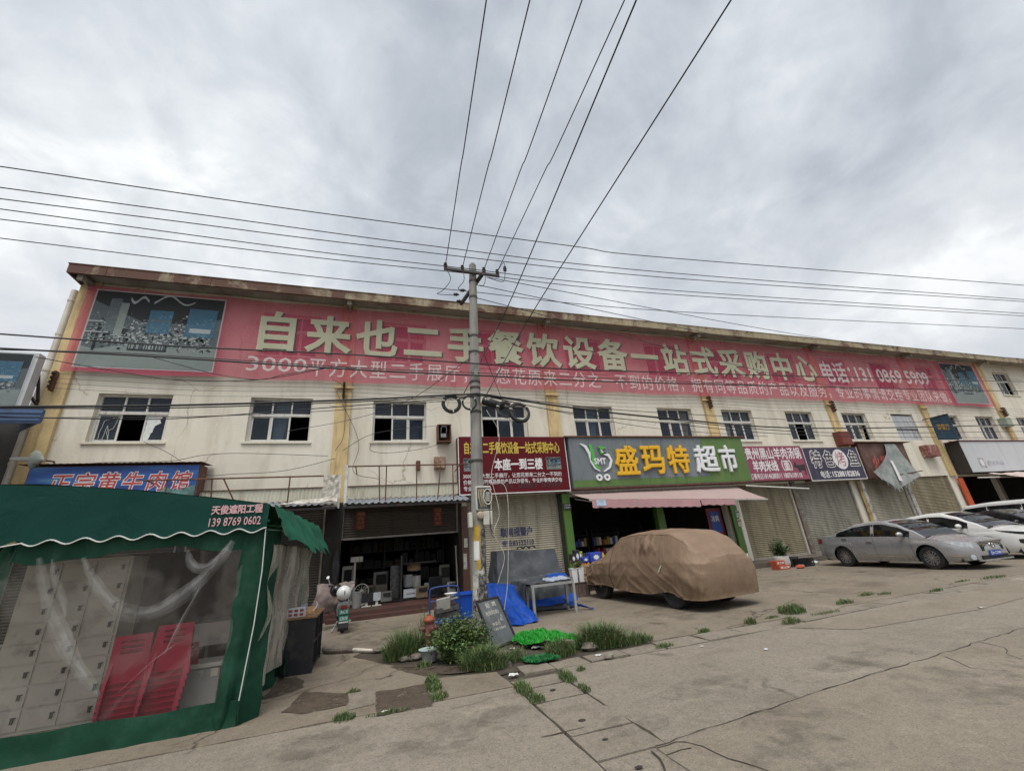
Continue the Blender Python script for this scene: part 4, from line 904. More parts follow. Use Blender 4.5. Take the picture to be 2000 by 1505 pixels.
# jumpers on the crossarms
for pts, nm in (([(870, 522, 8.84), (880, 545, 8.8), (866, 566, 8.9), (855, 574, 9.2), (890, 576, 9.8)], 'looping jumper from the left tip of the top crossarm to the lower arm'),
                ([(905, 528, 8.84), (906, 548, 8.8), (895, 563, 9.1), (904, 568, 9.5)], 'short jumper between the two crossarms left of the pole'),
                ([(945, 527, 8.8), (948, 545, 8.7), (943, 558, 8.8), (930, 556, 8.85)], 'jumper hanging close to the pole on its right'),
                ([(971, 531, 8.8), (984, 513, 8.8), (986, 540, 8.8), (980, 550, 8.8), (950, 541, 8.8)], 'jumper looping off the right end of the top crossarm')):
    wire(nm, [F(*p) for p in pts], .009, m_cable, name='jumper_wire')
for a, b, s_, nm in (((936, 557, 8.9), (1995, 742, 15.5), .5, 'service wire falling from the pole head to the far right of the wall'), ((932, 582, 9.0), (1960, 800, 15.5), .6, 'service wire falling from under the pole head to a far pilaster'), ((950, 541, 8.9), (2000, 700, 14.0), .5, 'uppermost service wire falling from the crossarm to the right')):
    p, q_ = F(*a), F(*b); wire(nm, [p, p.lerp(q_, .33) - Vector((0, 0, s_)), p.lerp(q_, .66) - Vector((0, 0, s_)), q_], .010)
# telecom cables
cab = [([(0, 652, 9.6), (350, 676, 9.3), (700, 693, 9.1), (950, 711, 8.85), (1300, 727, 9.3), (2000, 745, 12)], .016, 'thick black cable running across the red banner, higher one'),
       ([(0, 680, 9.6), (315, 697, 9.3), (700, 722, 9.1), (935, 733, 8.85), (1300, 748, 9.3), (2000, 764, 12)], .018, 'thick black cable running across the red banner, lower one'),
       ([(0, 683, 9.7), (250, 690, 9.4), (700, 718, 9.1), (935, 728, 8.9), (1500, 752, 10)], .009, 'thin cable hugging the lower thick cable over the banner'),
       ([(70, 697, 9.6), (210, 722, 9.5), (350, 742, 9.4), (507, 741, 9.3), (647, 718, 9.2), (700, 721, 9.1)], .008, 'slack loop of thin cable drooping below the banner on the left'),
       ([(300, 698, 9.4), (420, 730, 9.3), (507, 741, 9.3), (560, 730, 9.3), (650, 716, 9.2)], .007, 'second slack loop drooping over the banner edge on the left'),
       ([(0, 794, 9.6), (350, 791, 9.4), (700, 780, 9.1), (905, 770, 8.84), (950, 771, 8.84), (1095, 793, 9), (1300, 816, 9.3), (1600, 836, 10.2), (2000, 829, 12)], .022, 'thick cable bundle at window height passing the pole'),
       ([(0, 797, 9.6), (350, 796, 9.4), (700, 784, 9.1), (905, 774, 8.85), (960, 775, 8.85), (1200, 806, 9.2), (1600, 844, 10.2), (2000, 842, 12)], .012, 'thinner cable just under the thick bundle at window height'),
       ([(80, 816, 9.5), (315, 818, 9.4), (520, 805, 9.3), (700, 791, 9.1), (910, 776, 8.86)], .010, 'cable crossing the first window and rising to the pole'),
       ([(955, 774, 8.86), (1090, 802, 9), (1300, 826, 9.4), (1600, 850, 10.2), (2000, 855, 12)], .010, 'lower cable leaving the pole to the right past the shop signs'),
       ([(955, 771, 8.86), (1100, 789, 9), (1300, 806, 9.4), (1700, 824, 10.6), (2000, 818, 12)], .009, 'upper cable leaving the pole to the right over the windows'),
       ([(958, 776, 8.86), (1150, 815, 9), (1300, 838, 9.4), (1500, 852, 10)], .007, 'thinnest cable leaving the pole to the right, lowest of its bundle'),
       ([(0, 812, 9.6), (100, 815, 9.5), (420, 812, 9.3), (700, 798, 9.1), (910, 778, 8.87)], .007, 'faint cable below the bundle left of the pole'),
       ([(930, 690, 8.85), (800, 780, 12), (690, 818, 15), (560, 842, 15.5)], .008, 'cable slanting down left from the pole to the wall'),
       ([(945, 690, 8.85), (1010, 855, 14.9)], .008, 'cable slanting down right from the pole to the maroon sign')]
for px, r_, nm in cab:
    wire(nm, [F(*p) for p in px], r_, m_cable, name='telecom_cable', cat='cable', group='telecom cables at second-floor height', ext=0)
for k, (z, nm) in enumerate(((7.74, 'top'), (7.60, 'second'), (7.45, 'third'), (7.30, 'lowest'))):
    pts = []
    for x in (-9.9, -1.3, 7.2, 15.7, 24.3, 32.5, 40.7, 49, 57): pts += [Vector((x, 15.5 + .03 * k, z)), Vector((x + 4.2, 15.5 + .03 * k, z - .05 - .03 * k))]
    wire(f'{nm} of the four thin wires run along the wall below the banner', pts[:-1], .006, m_wire, name='wall_wire', group='wires along the wall')
for pts, nm in (([(280, 862), (330, 885), (395, 925), (460, 925), (560, 918), (655, 895)], 'thin wire sagging along the wall over the left canopy'),
                ([(655, 760), (700, 860), (690, 920), (740, 935)], 'loose wire hanging at the ochre pilaster beside the canopy'),
                ([(668, 880), (720, 850), (780, 838), (868, 830)], 'loose wire from the pilaster to the rusty meter box'),
                ([(95, 912), (200, 903), (330, 900), (400, 888), (480, 885), (640, 890)], 'cable clipped along the wall above the blue sign'),
                ([(724, 868), (725, 880), (760, 884), (830, 875), (868, 862)], 'wire loop below the third window'),
                ([(640, 712), (650, 740), (672, 760), (672, 845), (655, 880)], 'black cable dropping from the banner edge down the pilaster')):
    wire(nm, [F(x, y, 15.6) for x, y in pts], .009, m_cable, name='wall_cable', cat='cable', group='cables on the wall')
for pts, nm in (([(950, 800, 8.8), (975, 850, 8.75), (960, 930, 8.8), (990, 960, 8.7), (992, 1120, 8.75), (985, 1190, 8.8)], 'pale wire dangling to the right of the pole down to the blackboard'),
                ([(958, 930, 8.8), (975, 1000, 8.7), (965, 1040, 8.7), (985, 1085, 8.7), (972, 1140, 8.75)], 'tangled pale wire hanging beside the boxes on the pole'),
                ([(955, 975, 8.8), (960, 1040, 8.75), (968, 1046, 8.7), (958, 1030, 8.75), (957, 1000, 8.8)], 'black wire loop hanging below the pole boxes')):
    wire(nm, [F(*p) for p in pts], .006, m_plas if 'pale' in nm else m_cable, name='dangling_wire', cat='wire', group='wires dangling from the pole')
# spare cable coils and splice box
m_coil = m_cable
def coil(label, px, py, rad, Y, thick, tilt=0.0):
    c = F(px, py, Y); t_ = thing('cable_coil', label, 'cable coil', c, group='coils of spare cable by the pole'); rr = random.Random(px)
    g = MB()
    for k in range(11):
        dr, dy = rr.uniform(-thick, thick) * 1.3, rr.uniform(-thick, thick)
        g.tube([(c.x + (rad + dr) * math.cos(a), c.y + dy + tilt * math.sin(a), c.z + (rad + dr) * math.sin(a) * (1.0 + rr.uniform(-.03, .03))) for a in [2 * math.pi * j / 28 for j in range(29)]], .017, 5)
    g.build('loops', m_coil, t_, True)
    g = MB()
    for a in (40, 160, 280):
        p = c + Vector((rad * math.cos(R(a)), 0, rad * math.sin(R(a)))); g.lathe([(thick + .02, -.012), (thick + .02, .012)], p, (-math.sin(R(a)), 0, math.cos(R(a))), 8)
    g.build('tie', m_plas, t_)
coil('black cable coil hanging left of the utility pole', 882, 788, .19, 8.9, .02)
coil('thin black cable coil hanging in front of the utility pole', 917, 786, .16, 8.78, .006)
coil('black cable coil right beside the splice box', 987, 799, .19, 8.70, .02, .04)
coil('large black cable coil hanging farthest right of the pole', 1015, 805, .225, 8.62, .022, .05)
sb = thing('splice_box', 'black cable splice closure hung between the pole and the coils', 'splice box', F(958, 786, 8.9))
p, q_ = F(942, 781, 8.9), F(984, 795, 8.9); g = MB(); d = (q_ - p).normalized(); g.tube([p, p + d * .04, q_ - d * .04, q_], [.07, .10, .10, .07], 12); g.build('shell', m_cable, sb, 40)
g = MB(); 
for k in (-.04, 0, .04): g.box(p.x + .08 + k, p.x + .1 + k, p.y - .106, p.y - .099, p.z - .03, p.z + .02)
g.build('label_plate', m_plas, sb)

# ------------------------------------------------------------------ boxes and lamp on the facade
def open_box(label, px0, px1, py0, py1, Y, m, inner=True, cat='meter box', name='meter_box'):
    a = wz(px0, px1, py0, py1, Y); t_ = thing(name, label, cat, ((a[0] + a[1]) / 2, 15.79, a[2])); x0, x1, z0, z1 = a; e = .04
    g = MB()
    if inner:
        g.box(x0, x0 + e, Y, 15.78, z0, z1); g.box(x1 - e, x1, Y, 15.78, z0, z1); g.box(x0 + e, x1 - e, Y, 15.78, z0, z0 + e); g.box(x0 + e, x1 - e, Y, 15.78, z1 - e, z1); g.box(x0 + e, x1 - e, 15.74, 15.78, z0 + e, z1 - e)
        g.build('case', m, t_)
        g = MB(); rr = random.Random(px0)
        for k in range(3):
            x = x0 + (x1 - x0) * rr.uniform(.2, .6); z = z0 + (z1 - z0) * rr.uniform(.15, .6); g.box(x, x + .2, Y + .06, 15.7, z, z + .25)
        g.build('meter', mat('grey_meter', (.22, .23, .24), .5, .3, 9), t_)
    else:
        g.box(x0, x1, Y, 15.78, z0, z1); g.build('case', m, t_, bevel=.01)
        g = MB(); g.box(x0 + .04, x1 - .04, Y - .012, Y - .002, z0 + .04, z1 - .04); g.build('door', m, t_)
    return t_
open_box('rusty open meter box on the wall left of the pole', 855, 882, 828, 862, 15.4, m_rust)
open_box('small rusty box with tangled wires above the canopy railing', 849, 871, 891, 914, 15.5, mat('flaking_rust_paint', (.30, .20, .14), .8, .4, 9, (.12, .05, .03), .7, 8), False)
open_box('tiny brown box beside a broken socket above the canopy railing', 813, 821, 899, 917, 15.6, m_rust, False)
open_box('rust-red box on the wall left of the torn sign', 1648, 1668, 842, 868, 15.4, mat('red_rust', (.16, .04, .028), .8, .3, 6), False)
open_box('peeling red box on the wall below the hanging blue sign', 1818, 1840, 868, 890, 15.4, mat('peeling_red_metal', (.22, .07, .05), .7, .4, 5, (.5, .45, .4), .4, 6), False)
open_box('grey-green cylinder box on the far pilaster', 1971, 1982, 815, 832, 15.4, mat('greygreen_metal', (.27, .31, .25), .6, .1, 4), False)
lp = thing('wall_lamp', 'enamel dish wall lamp on a rod above the blue sign', 'lamp', F(62, 897, 15.2))
c = F(62, 897, 15.0); ax = Vector((-1, -.1, .05)).normalized()
g = MB(); g.lathe([(.26, 0), (.24, .05), (.14, .12), (.06, .17), (.05, .22)], c - ax * .05, ax * -1, 18); g.build('shade', mat('enamel_grey', (.36, .40, .36), .4, .1, 4), lp, 50)
g = MB(); g.lathe([(.01, 0), (.055, .02), (.06, .2), (.05, .42), (.01, .46)], c, ax, 12); g.build('bulb', mat('frosted_glass', (.55, .56, .55), .3, .05, 4), lp, True)
g = MB(); g.tube([c - ax * .15, F(105, 901, 15.3), F(106, 903, 15.78)], .025); g.build('arm', m_rust, lp)
for x, nm in ((-9.75, 'left end of the building'), (-1.3, 'pilaster by the open shop'), (15.7, 'pilaster right of the supermarket sign'), (24.3, 'pilaster above the torn sign'), (40.7, 'far pilaster')):
    t_ = thing('insulator_bracket', f'four-spool insulator bracket on the {nm}', 'insulator', (x, 15.6, 7.3), group='insulator brackets on the wall')
    g = MB(); g.box(x - .03, x + .03, 15.5, 15.66, 7.2, 7.85); g.build('bracket', m_rust, t_)
    for z in (7.74, 7.6, 7.45, 7.3): g = MB(); g.lathe([(.03, -.05), (.055, -.03), (.03, 0), (.055, .03), (.03, .05)], (x, 15.46, z), n=8); g.build('spool', m_ins, t_, True)

# ------------------------------------------------------------------ neighbour on the left: shed with blue roof, advert board on top
sh = thing('shed', 'open shed with a blue metal roof edge left of the building', 'shed', (-14, 15, 0))
m_blueroof = mat('blue_metal_roof', (.055, .10, .20), .5, .15, 2, (.03, .05, .08), .5, 3)
pa, pb = F(85, 800, 13.2), F(25, 792, 14.6)
g = MB(); g.box(-30, pa.x, 13.2, 13.25, pa.z - .36, pa.z + .02); g.quad((-30, 13.19, pa.z + .03), (pa.x, 13.19, pa.z + .03), (-10.15, 15.6, pa.z + .45), (-30, 15.6, pa.z + .45)); g.bar((pa.x - .02, 13.28, pa.z - .15), (-10.17, 15.6, pa.z + .2), .04, .3)
for k in range(3): g.box(-30, pa.x + .005, 13.17 - .012 * k, 13.195 - .012 * k, pa.z - .10 - .1 * k, pa.z - .06 - .1 * k)
g.build('roof', m_blueroof, sh)
g = MB(); g.box(-40, -10.12, 16.3, 16.5, 0, 6.6); g.build('wall', mat('sooty_wall', (.07, .07, .07), .9, .4, 1), sh)  # mottled dark grey back wall
g = MB()
for z in (4.6, 5.1): g.box(-30, -10.6, 15.5, 15.6, z, z + .1)
for x in (-10.3, -13): g.box(x - .08, x + .08, 14.6, 14.76, 0, 5.5)
g.build('beam', m_blacksteel, sh)
g = MB(); g.prism([(-30, 14.4, 0), (-9.9, 14.4, 0), (-10.1, 14.4, 2.4), (-10.7, 14.4, 3.6), (-11.3, 14.4, 4.0), (-30, 14.4, 4.0)], (0, .05, 0)); g.build('side_panel', mat('grey_white_sheet', (.42, .40, .36), .8, .1, 1, (.25, .22, .18), .5, 1.5, True), sh)
bb = thing('billboard', 'advertising board with a shop-interior picture on the shed roof', 'billboard', (-12.5, 15.4, 6))
x1, z0, z1 = F(64, 690, 15.0).x, F(20, 793, 15.0).z, F(30, 690, 15.0).z
x1 = F(48, 740, 15.0).x
g = MB(); g.box(-16, x1 + .12, 15.02, 15.3, z0, z1 + .05); g.build('frame', mat('pale_board', (.45, .45, .45), .6, .1, 3), bb)
printed_photo(bb, -13.9, x1, z0 + .03, z1, 15.01, 8)
g = MB(); g.bar((x1 + .05, 15.3, z1 - .4), (-10.05, 15.75, z1 - 1.3), .06, .06); g.bar((x1, 15.3, z0 + .5), (-10.0, 15.75, z0 + .25), .06, .06); g.box(x1, -9.95, 15.4, 15.46, z0 + .02, z0 + .08); g.build('brace', m_blacksteel, bb)
# ------------------------------------------------------------------ green party tent with clear walls
t = NT('green_tarpaulin')
c = t.mix(t.ramp(t.noise(1.5, 5, .6), [(.3, 0.0), (.7, 1.0)]), (.0038, .034, .027), (.006, .047, .036))
c = t.mix(t.ramp(t.noise(60, 2, .6), [(.72, 0.0), (.76, .5)]), c, (.06, .10, .085))
t.bump(t.noise(3.5, 4, .55, dist=.8, sc=(1, 1, .6)), .35, .06); m_tent = t.done(c, .75, spec=.15)
m_tentl = mat('green_tarpaulin_side', (.006, .042, .023), .7, .35, 2, (.02, .07, .045), .5, 3, spec=.2)
t = NT('clear_vinyl')
a1 = t.ramp(t.noise(.9, 3, .45, sc=(1, 1, .8), dist=1.6, off=(4, 0, 3)), [(.46, 0.0), (.53, 1.0), (.60, 0.0)])
a2 = t.ramp(t.noise(2.5, 5, .6, sc=(2.5, 1, .5)), [(.5, 0.0), (.8, .5)])
al = t.mth('ADD', t.mth('MULTIPLY', a1, .10), t.mth('ADD', t.mth('MULTIPLY', a2, .10), .05)); t.l(al, t.p.inputs['Alpha'])
t.bump(t.noise(1.8, 3, .5, dist=1.5), .4, .06); m_vinyl = t.done((.36, .345, .31), .12, spec=.5)
t = NT('crumpled_vinyl')
a2 = t.ramp(t.noise(3, 5, .6, sc=(2, 2, .35), dist=.6), [(.4, .35), (.75, .9)]); t.l(a2, t.p.inputs['Alpha'])
t.bump(t.noise(4, 4, .55, sc=(1, 1, .4), dist=1), .6, .06); m_vinyl2 = t.done((.44, .41, .35), .25, spec=.5)
m_pipe2 = mat('white_piping', (.60, .60, .58), .6, .05, 2, bump=0)
tn = thing('tent', 'dark green retractable tent with clear plastic walls and a scalloped valance', 'tent', (-3.5, 7.5, 0))
TX, TY0, TY1 = -1.34, 6.4, 10.2
def arch(x):                                               # roof line over the span
    u = (TX - x) / 6.4; return 2.395 + .36 * math.sin(math.pi * min(1, max(0, u)))
def sc(x): return 2.085 + .028 * math.cos((x - TX) * 2 * math.pi / .31)
g = MB()
def front(u, v): x = TX - 6.4 * u; z = sc(x) + (arch(x) - sc(x)) * v; return Vector((x, TY0 - .03 - .025 * (1 - v) + .012 * N3(x * 3, v * 2), z))
g.grid(front, 180, 8); g.build('front_valance', m_tent, tn, True)
g = MB()
def roof(u, v):
    x = TX - 6.4 * u; k = v * 12; fold = abs((k % 2) - 1); y = TY0 - .03 + (TY1 - TY0) * v
    return Vector((x + .0, y, arch(x) + .01 - (.16 * fold * min(1, v * 5)) + .01 * N3(x * 2, y * 3)))
g.grid(roof, 60, 48); g.build('roof', m_tentl, tn, 50)
g = MB(); g.tube([(TX - 6.4 * k / 180, TY0 - .062, sc(TX - 6.4 * k / 180) - .004) for k in range(181) if not 68 < k < 73], .008, 5); g.tube([(TX - .01, TY0 - .04, 2.1), (TX + .01, TY0 - .04, 1.6), (TX - .0, TY0 - .05, 1.0), (TX - .05, TY0 - .06, .25)], .006, 5)
g.build('piping', m_pipe2, tn)
m_txt = mat('pink_stencil_paint', (.56, .33, .34), .7, .15, 30)
g = MB()
a = wz(412, 512, 988, 1003, TY0 - .06); g.text('天俊遮阳工程', (a[0], TY0 - .063, a[2]), (a[1] - a[0], 0, 0), (0, 0, .115), .035)
a = wz(407, 508, 1006, 1026, TY0 - .06); g.text('139 8769 0602', (a[0], TY0 - .063, a[2] + .0), (a[1] - a[0], 0, 0), (0, 0, .105), .012)
g.build('lettering', m_txt, tn)
# skirt: band under the valance, right border, bottom border
def wav(x, z, k=.035): return TY0 + k * (N3(x * 2.2, z * 1.5, 1) + .5 * N3(x * 6, z * 2, 5))
g = MB()
g.grid(lambda u, v: Vector((-3.85 + 2.5 * u, wav(-3.85 + 2.5 * u, 2) + .02, 2.12 - (.21 + .05 * N3(u * 7) + .05 * math.sin(u * 9)) * v)), 60, 4)
g.grid(lambda u, v: Vector((-1.6 + .27 * u + .05 * (v ** 2) * -1 + .02 * N3(v * 6, u * 2), TY0 - .0 + .05 * math.sin(u * 7 + v * 3) * v + .03 * N3(u * 3, v * 5), 2.1 - 2.09 * v)), 10, 40)
g.grid(lambda u, v: Vector((-4.6 + 3.2 * u, TY0 - .03 * v + .05 * N3(u * 14, v) * v + .01 + .12 * u * v * 0, .25 + .03 * N3(u * 6) - (.25 + .03 * N3(u * 6)) * v)), 70, 5)
g.grid(lambda u, v: Vector((-3.83 - .02 * u - .75 * u * (.25 + v) - .0, TY0 + .02 + .04 * math.sin(u * 12) - .0, 2.08 - 1.1 * v * (1 - .2 * u))), 12, 12)
g.build('front_skirt', m_tentl, tn, True)
g = MB(); g.grid(lambda u, v: Vector((-4.4 + 2.83 * u, wav(-4.4 + 2.83 * u, .2 + 1.8 * v, .03) + .012 - .12 * math.sin(math.pi * v) * math.sin(math.pi * u) * .5 + .02, .2 + 1.8 * v)), 50, 36)
g.build('front_window', m_vinyl, tn, True)
t = NT('painted_sheen_vinyl'); t.l(t.ramp(t.noise(5, 6, .7, sc=(1, 1, .6), dist=.6), [(.35, .02), (.7, .18)]), t.p.inputs['Alpha']); m_sheen = t.done((.52, .52, .51), .3, spec=.5)  # milky strips paint the sky's reflection along the vinyl folds
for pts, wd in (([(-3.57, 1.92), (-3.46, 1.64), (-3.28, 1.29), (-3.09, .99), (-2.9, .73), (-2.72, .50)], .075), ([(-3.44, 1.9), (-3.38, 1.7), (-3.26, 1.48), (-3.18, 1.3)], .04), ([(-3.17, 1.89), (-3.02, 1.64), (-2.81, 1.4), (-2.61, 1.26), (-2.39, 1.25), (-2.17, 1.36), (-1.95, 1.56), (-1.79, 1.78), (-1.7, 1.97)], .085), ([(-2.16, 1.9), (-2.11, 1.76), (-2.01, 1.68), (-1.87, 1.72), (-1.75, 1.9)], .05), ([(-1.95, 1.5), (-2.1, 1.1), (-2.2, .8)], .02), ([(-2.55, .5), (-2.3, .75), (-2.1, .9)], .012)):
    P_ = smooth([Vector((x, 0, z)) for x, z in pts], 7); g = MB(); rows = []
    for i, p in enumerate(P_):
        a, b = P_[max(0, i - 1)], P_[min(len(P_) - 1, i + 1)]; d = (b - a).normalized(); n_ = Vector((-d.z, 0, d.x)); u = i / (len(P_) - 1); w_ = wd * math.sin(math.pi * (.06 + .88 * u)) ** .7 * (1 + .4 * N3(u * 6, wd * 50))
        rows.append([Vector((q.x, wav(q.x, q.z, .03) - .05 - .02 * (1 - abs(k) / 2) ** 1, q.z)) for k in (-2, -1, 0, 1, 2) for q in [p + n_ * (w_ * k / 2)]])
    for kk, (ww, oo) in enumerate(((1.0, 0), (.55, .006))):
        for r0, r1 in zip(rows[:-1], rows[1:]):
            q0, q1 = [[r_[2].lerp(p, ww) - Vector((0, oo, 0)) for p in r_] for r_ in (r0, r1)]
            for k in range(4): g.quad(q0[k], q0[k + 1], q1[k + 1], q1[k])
    g.build('painted_sheen', m_sheen, tn, True)
# right-hand side, bunched up towards the back
g = MB()
def side_top(u, v):
    y = TY0 + (TY1 - TY0 - .2) * u; k = u * 11; z = (.24 * (1 - abs((k % 2) - 1)) * (.35 + .65 * v) if u > .12 else .02)
    return Vector((TX + .03 + .17 * v + z * .8 + .10 * u + .04 * N3(k * 1.3, v * 3), y, 2.4 - .05 * u - (.40 + .34 * min(1, u * 3) * (1 - abs((k % 2) - 1)) * (.6 + .4 * N3(k, 3))) * v))
g.grid(side_top, 84, 6); g.build('side_valance', mat('green_tarpaulin_folds', (.018, .11, .065), .7, .2, 2, spec=.2), tn, 60)
g = MB()
def side_v(u, v):
    y = TY0 + .15 + 3.4 * u; k = u * 22; return Vector((TX + .02 + .05 * math.sin(k) + .08 * N3(k * .4, v * 3) + .06 * u + .05 * v, y + .05 * N3(v * 5, u * 9), .28 + 1.62 * v))
g.grid(side_v, 90, 24); g.build('side_window', m_vinyl2, tn, 70)
g = MB(); g.grid(lambda u, v: Vector((TX - .06 + .06 * math.sin(u * 20) + .04 * N3(u * 8, v * 3) + .03 * u, TY0 - .02 + 2.2 * u, .02 + (.30 - .04 * u) * v)), 50, 5)
g.grid(lambda u, v: Vector((TX - .04 + .16 * u + .02 * N3(v * 7), TY0 + .02 + .3 * u - .12 * (1 - v) * u, .0 + 2.08 * v)), 6, 30)
g.grid(lambda u, v: Vector((TX + .1 + .03 * N3(v * 5, u), 8.2 + .22 * u, .02 + .35 * v)), 4, 6)
g.build('side_skirt', m_tentl, tn, 60)
g = MB()
for x, y in ((TX - .06, TY0 + .08), (TX - .02, TY1), (-7.7, TY0 + .08), (-7.7, TY1)): g.tube([(x, y, 0), (x, y, 2.32)], .03, 8)
for y in (TY0 + .08, 7.6, 8.9, TY1): g.tube([(TX - 6.4 * k / 20, y, arch(TX - 6.4 * k / 20) - .2) for k in range(21)], .02, 6)
g.build('frame', mat('green_frame_paint', (.02, .12, .06), .5), tn)

# ------------------------------------------------------------------ things inside the tent
m_lock = mat('cream_grey_locker_paint', (.44, .40, .335), .5, .06, 2, (.20, .17, .13), .4, 3)
lk = thing('locker', 'grey metal locker cabinet with small doors behind the clear tent wall', 'locker', (-3.8, 7.9, 0))
LX0, LX1, LY, LZ = -4.36, -3.22, 7.6, 1.92
g = MB(); g.box(LX0, LX1, LY, LY + .45, 0, LZ); g.build('case', m_lock, lk)
lw, lh = (LX1 - LX0 - .04) / 3, (LZ - .06) / 8
for r_ in range(8):
    for c_ in range(3):
        x, z = LX0 + .02 + lw * c_, .03 + lh * r_
        g = MB(); g.box(x + .012, x + lw - .012, LY - .014, LY - .001, z + .012, z + lh - .012); d = g.build('door', m_lock, lk)
        g = MB(); g.box(x + lw - .08, x + lw - .055, LY - .035, LY - .0145, z + lh * .4, z + lh * .62); g.box(x + lw - .085, x + lw - .04, LY - .03, LY - .016, z + lh * .62, z + lh * .67); g.build('latch', m_blacksteel, d)
m_red = mat('rose_red_plastic', (.27, .008, .032), .45, .08, 2, (.22, .02, .045), .4, 3, bump=0)
def chair(label, loc, rot, group):
    t_ = thing('plastic_chair', label, 'chair', loc, rot, group)
    g = MB(); W = .185                                       # back towards the viewer, slots cut through it
    for x0, x1, z0, z1 in ((-W, W, .055, .36), (-W, -.11, .36, .50), (.11, W, .36, .50), (-W, W, .50, .56), (-.11, .11, .395, .42), (-.11, .11, .45, .475), (-W - .008, W + .008, .05, .068)):
        y0, y1 = -.17 - (z0 - .28) * .12, -.17 - (z1 - .28) * .12
        e_ = -.010 if z1 < .08 else 0; P_ = [(x0, y0 + e_, z0), (x1, y0 + e_, z0), (x1, y1 + e_, z1), (x0, y1 + e_, z1)]; g.prism(P_, (0, .015 - e_, 0))
    g.build('backrest', m_red, t_, local=True)
    g = MB(); g.box(-W, W, -.165, .17, .27, .285); g.box(-W, W, .165, .18, .25, .283); g.build('seat', m_red, t_, local=True)
    for sx in (-1, 1):
        for sy in (-1, 1): g = MB(); g.bar((sx * .17, sy * .155, .27), (sx * .20, sy * .185, 0), .035, .03); g.build('leg', m_red, t_, local=True)
    return t_
first = chair('lowest red chair of the left stack', (-2.87, 7.35, 0), .1, 'left stack of red plastic chairs in the tent')
ordn = ['lowest', 'second', 'third', 'fourth', 'fifth', 'sixth', 'topmost']
for k in range(1, 7): dup(first, f'{ordn[k]} red chair{" from the bottom" if 0 < k < 6 else ""} of the left, lower stack', (-2.87 + .012 * k, 7.35 - .022 * k, .07 * k), .1 + .01 * (k % 3))
for k in range(8):
    nm = (ordn[:6] + ['seventh', 'topmost'])[k]; o = dup(first, f'{nm} red chair{" from the bottom" if 0 < k < 7 else ""} of the right, taller stack', (-2.46 + .016 * k, 7.3 - .020 * k, .07 * k), .06 + .012 * (k % 2)); o['group'] = 'right stack of red plastic chairs in the tent'
first['label'] = 'lowest red chair of the left, lower stack'
fb = thing('cabinet', 'small pale grey appliance cabinet with a white lid inside the tent', 'cabinet', (-2.07, 7.5, 0))
g = MB(); g.box(-2.27, -1.87, 7.3, 7.7, .02, .46); g.build('case', mat('pale_grey_enamel', (.30, .30, .285), .4, .08, 3, (.2, .18, .15), .4, 3), fb, bevel=.012)
g = MB(); g.box(-2.29, -1.85, 7.28, 7.72, .465, .52); g.build('lid', mat('offwhite_enamel', (.46, .44, .39), .4, .06, 3), fb, bevel=.012)
g = MB(); g.box(-1.97, -1.89, 7.292, 7.299, .36, .45); g.text('9', (-2.1, 7.298, .38), (.05, 0, 0), (0, 0, .07), .02); g.build('sticker', mat('cream_sticker', (.5, .46, .38), .6), fb)
tb = thing('table', 'narrow table with a white top behind the appliance cabinet in the tent', 'table', (-2.0, 8.3, 0))
g = MB(); g.box(-2.5, -1.45, 8.1, 8.7, .86, .92); g.box(-2.48, -1.47, 8.1, 8.12, .62, .86); g.build('tabletop', mat('pinkish_laminate', (.36, .30, .27), .5, .08, 2), tb)
for x in (-2.46, -1.52):
    for y in (8.13, 8.64): g = MB(); g.box(x, x + .045, y, y + .045, 0, .86); g.build('leg', m_soffit, tb)
bd = thing('headboard', 'dark brown rounded furniture panel standing behind the table in the tent', 'furniture panel', (-2.3, 9.0, 0))
g = MB(); g.prism([(x, 9.0, z) for x, z in [(-3.6, .0), (-1.5, 0), (-1.5, 1.3)] + [(-2.55 + 1.05 * math.cos(R(a)), 1.3 + .75 * math.sin(R(a))) for a in range(15, 180, 15)] + [(-3.6, 1.3)]], (0, .06, 0)); g.build('panel', mat('dark_walnut', (.07, .045, .035), .5, .25, 4), bd)
g = MB(); g.box(-4.6, -1.62, 9.6, 9.64, 0, 2.0); g.build('upright', mat('dark_walnut', (.07, .045, .035)), bd)  # dark sheet added to make the tent's background darker

# ------------------------------------------------------------------ black shelf cabinet and what lies on it
m_blk = mat('matt_black_board', (.011, .011, .014), .5, .2, 2, (.05, .045, .04), .35, 5)
m_wood = mat('worn_wood_top', (.20, .115, .055), .7, .3, 6, (.10, .07, .05), .5, 5)
cb = thing('cabinet', 'black open-sided cabinet with a worn wooden top beside the tent', 'cabinet', (-1.08, 9, 0))
CX0, CX1, CY0, CY1 = -1.34, -.87, 8.42, 9.62
g = MB(); g.box(CX0, CX0 + .03, CY0 + .031, CY1, 0.02, .78); g.box(CX0, CX1, CY0, CY0 + .03, 0, .78); g.box(CX0, CX1, CY1 - .03, CY1 - .001, .0, .78)
g.box(CX0 + .031, CX1 - .01, CY0 + .031, CY1 - .031, .03, .06); g.box(CX0 + .031, CX1 - .01, CY0 + .031, CY1 - .031, .40, .43); g.box(CX0 + .031, CX1 - .005, 9.0, 9.03, .061, .779)
g.build('case', m_blk, cb)
g = MB(); g.box(CX0 - .02, CX1 + .02, CY0 - .02, CY1 + .02, .782, .815); g.build('top', m_wood, cb, bevel=.005)
eb = thing('carton', 'white carton printed with dark red squares on the black cabinet', 'carton', (-1.2, 8.6, .815))
g = MB(); g.box(-1.32, -1.06, 8.46, 8.62, .817, .95); g.build('box', m_wsign, eb)
g = MB()
for k in range(3):
    for j in range(2): g.box(-1.30 + .085 * k, -1.245 + .085 * k, 8.455, 8.459, .835 + .06 * j, .87 + .06 * j)
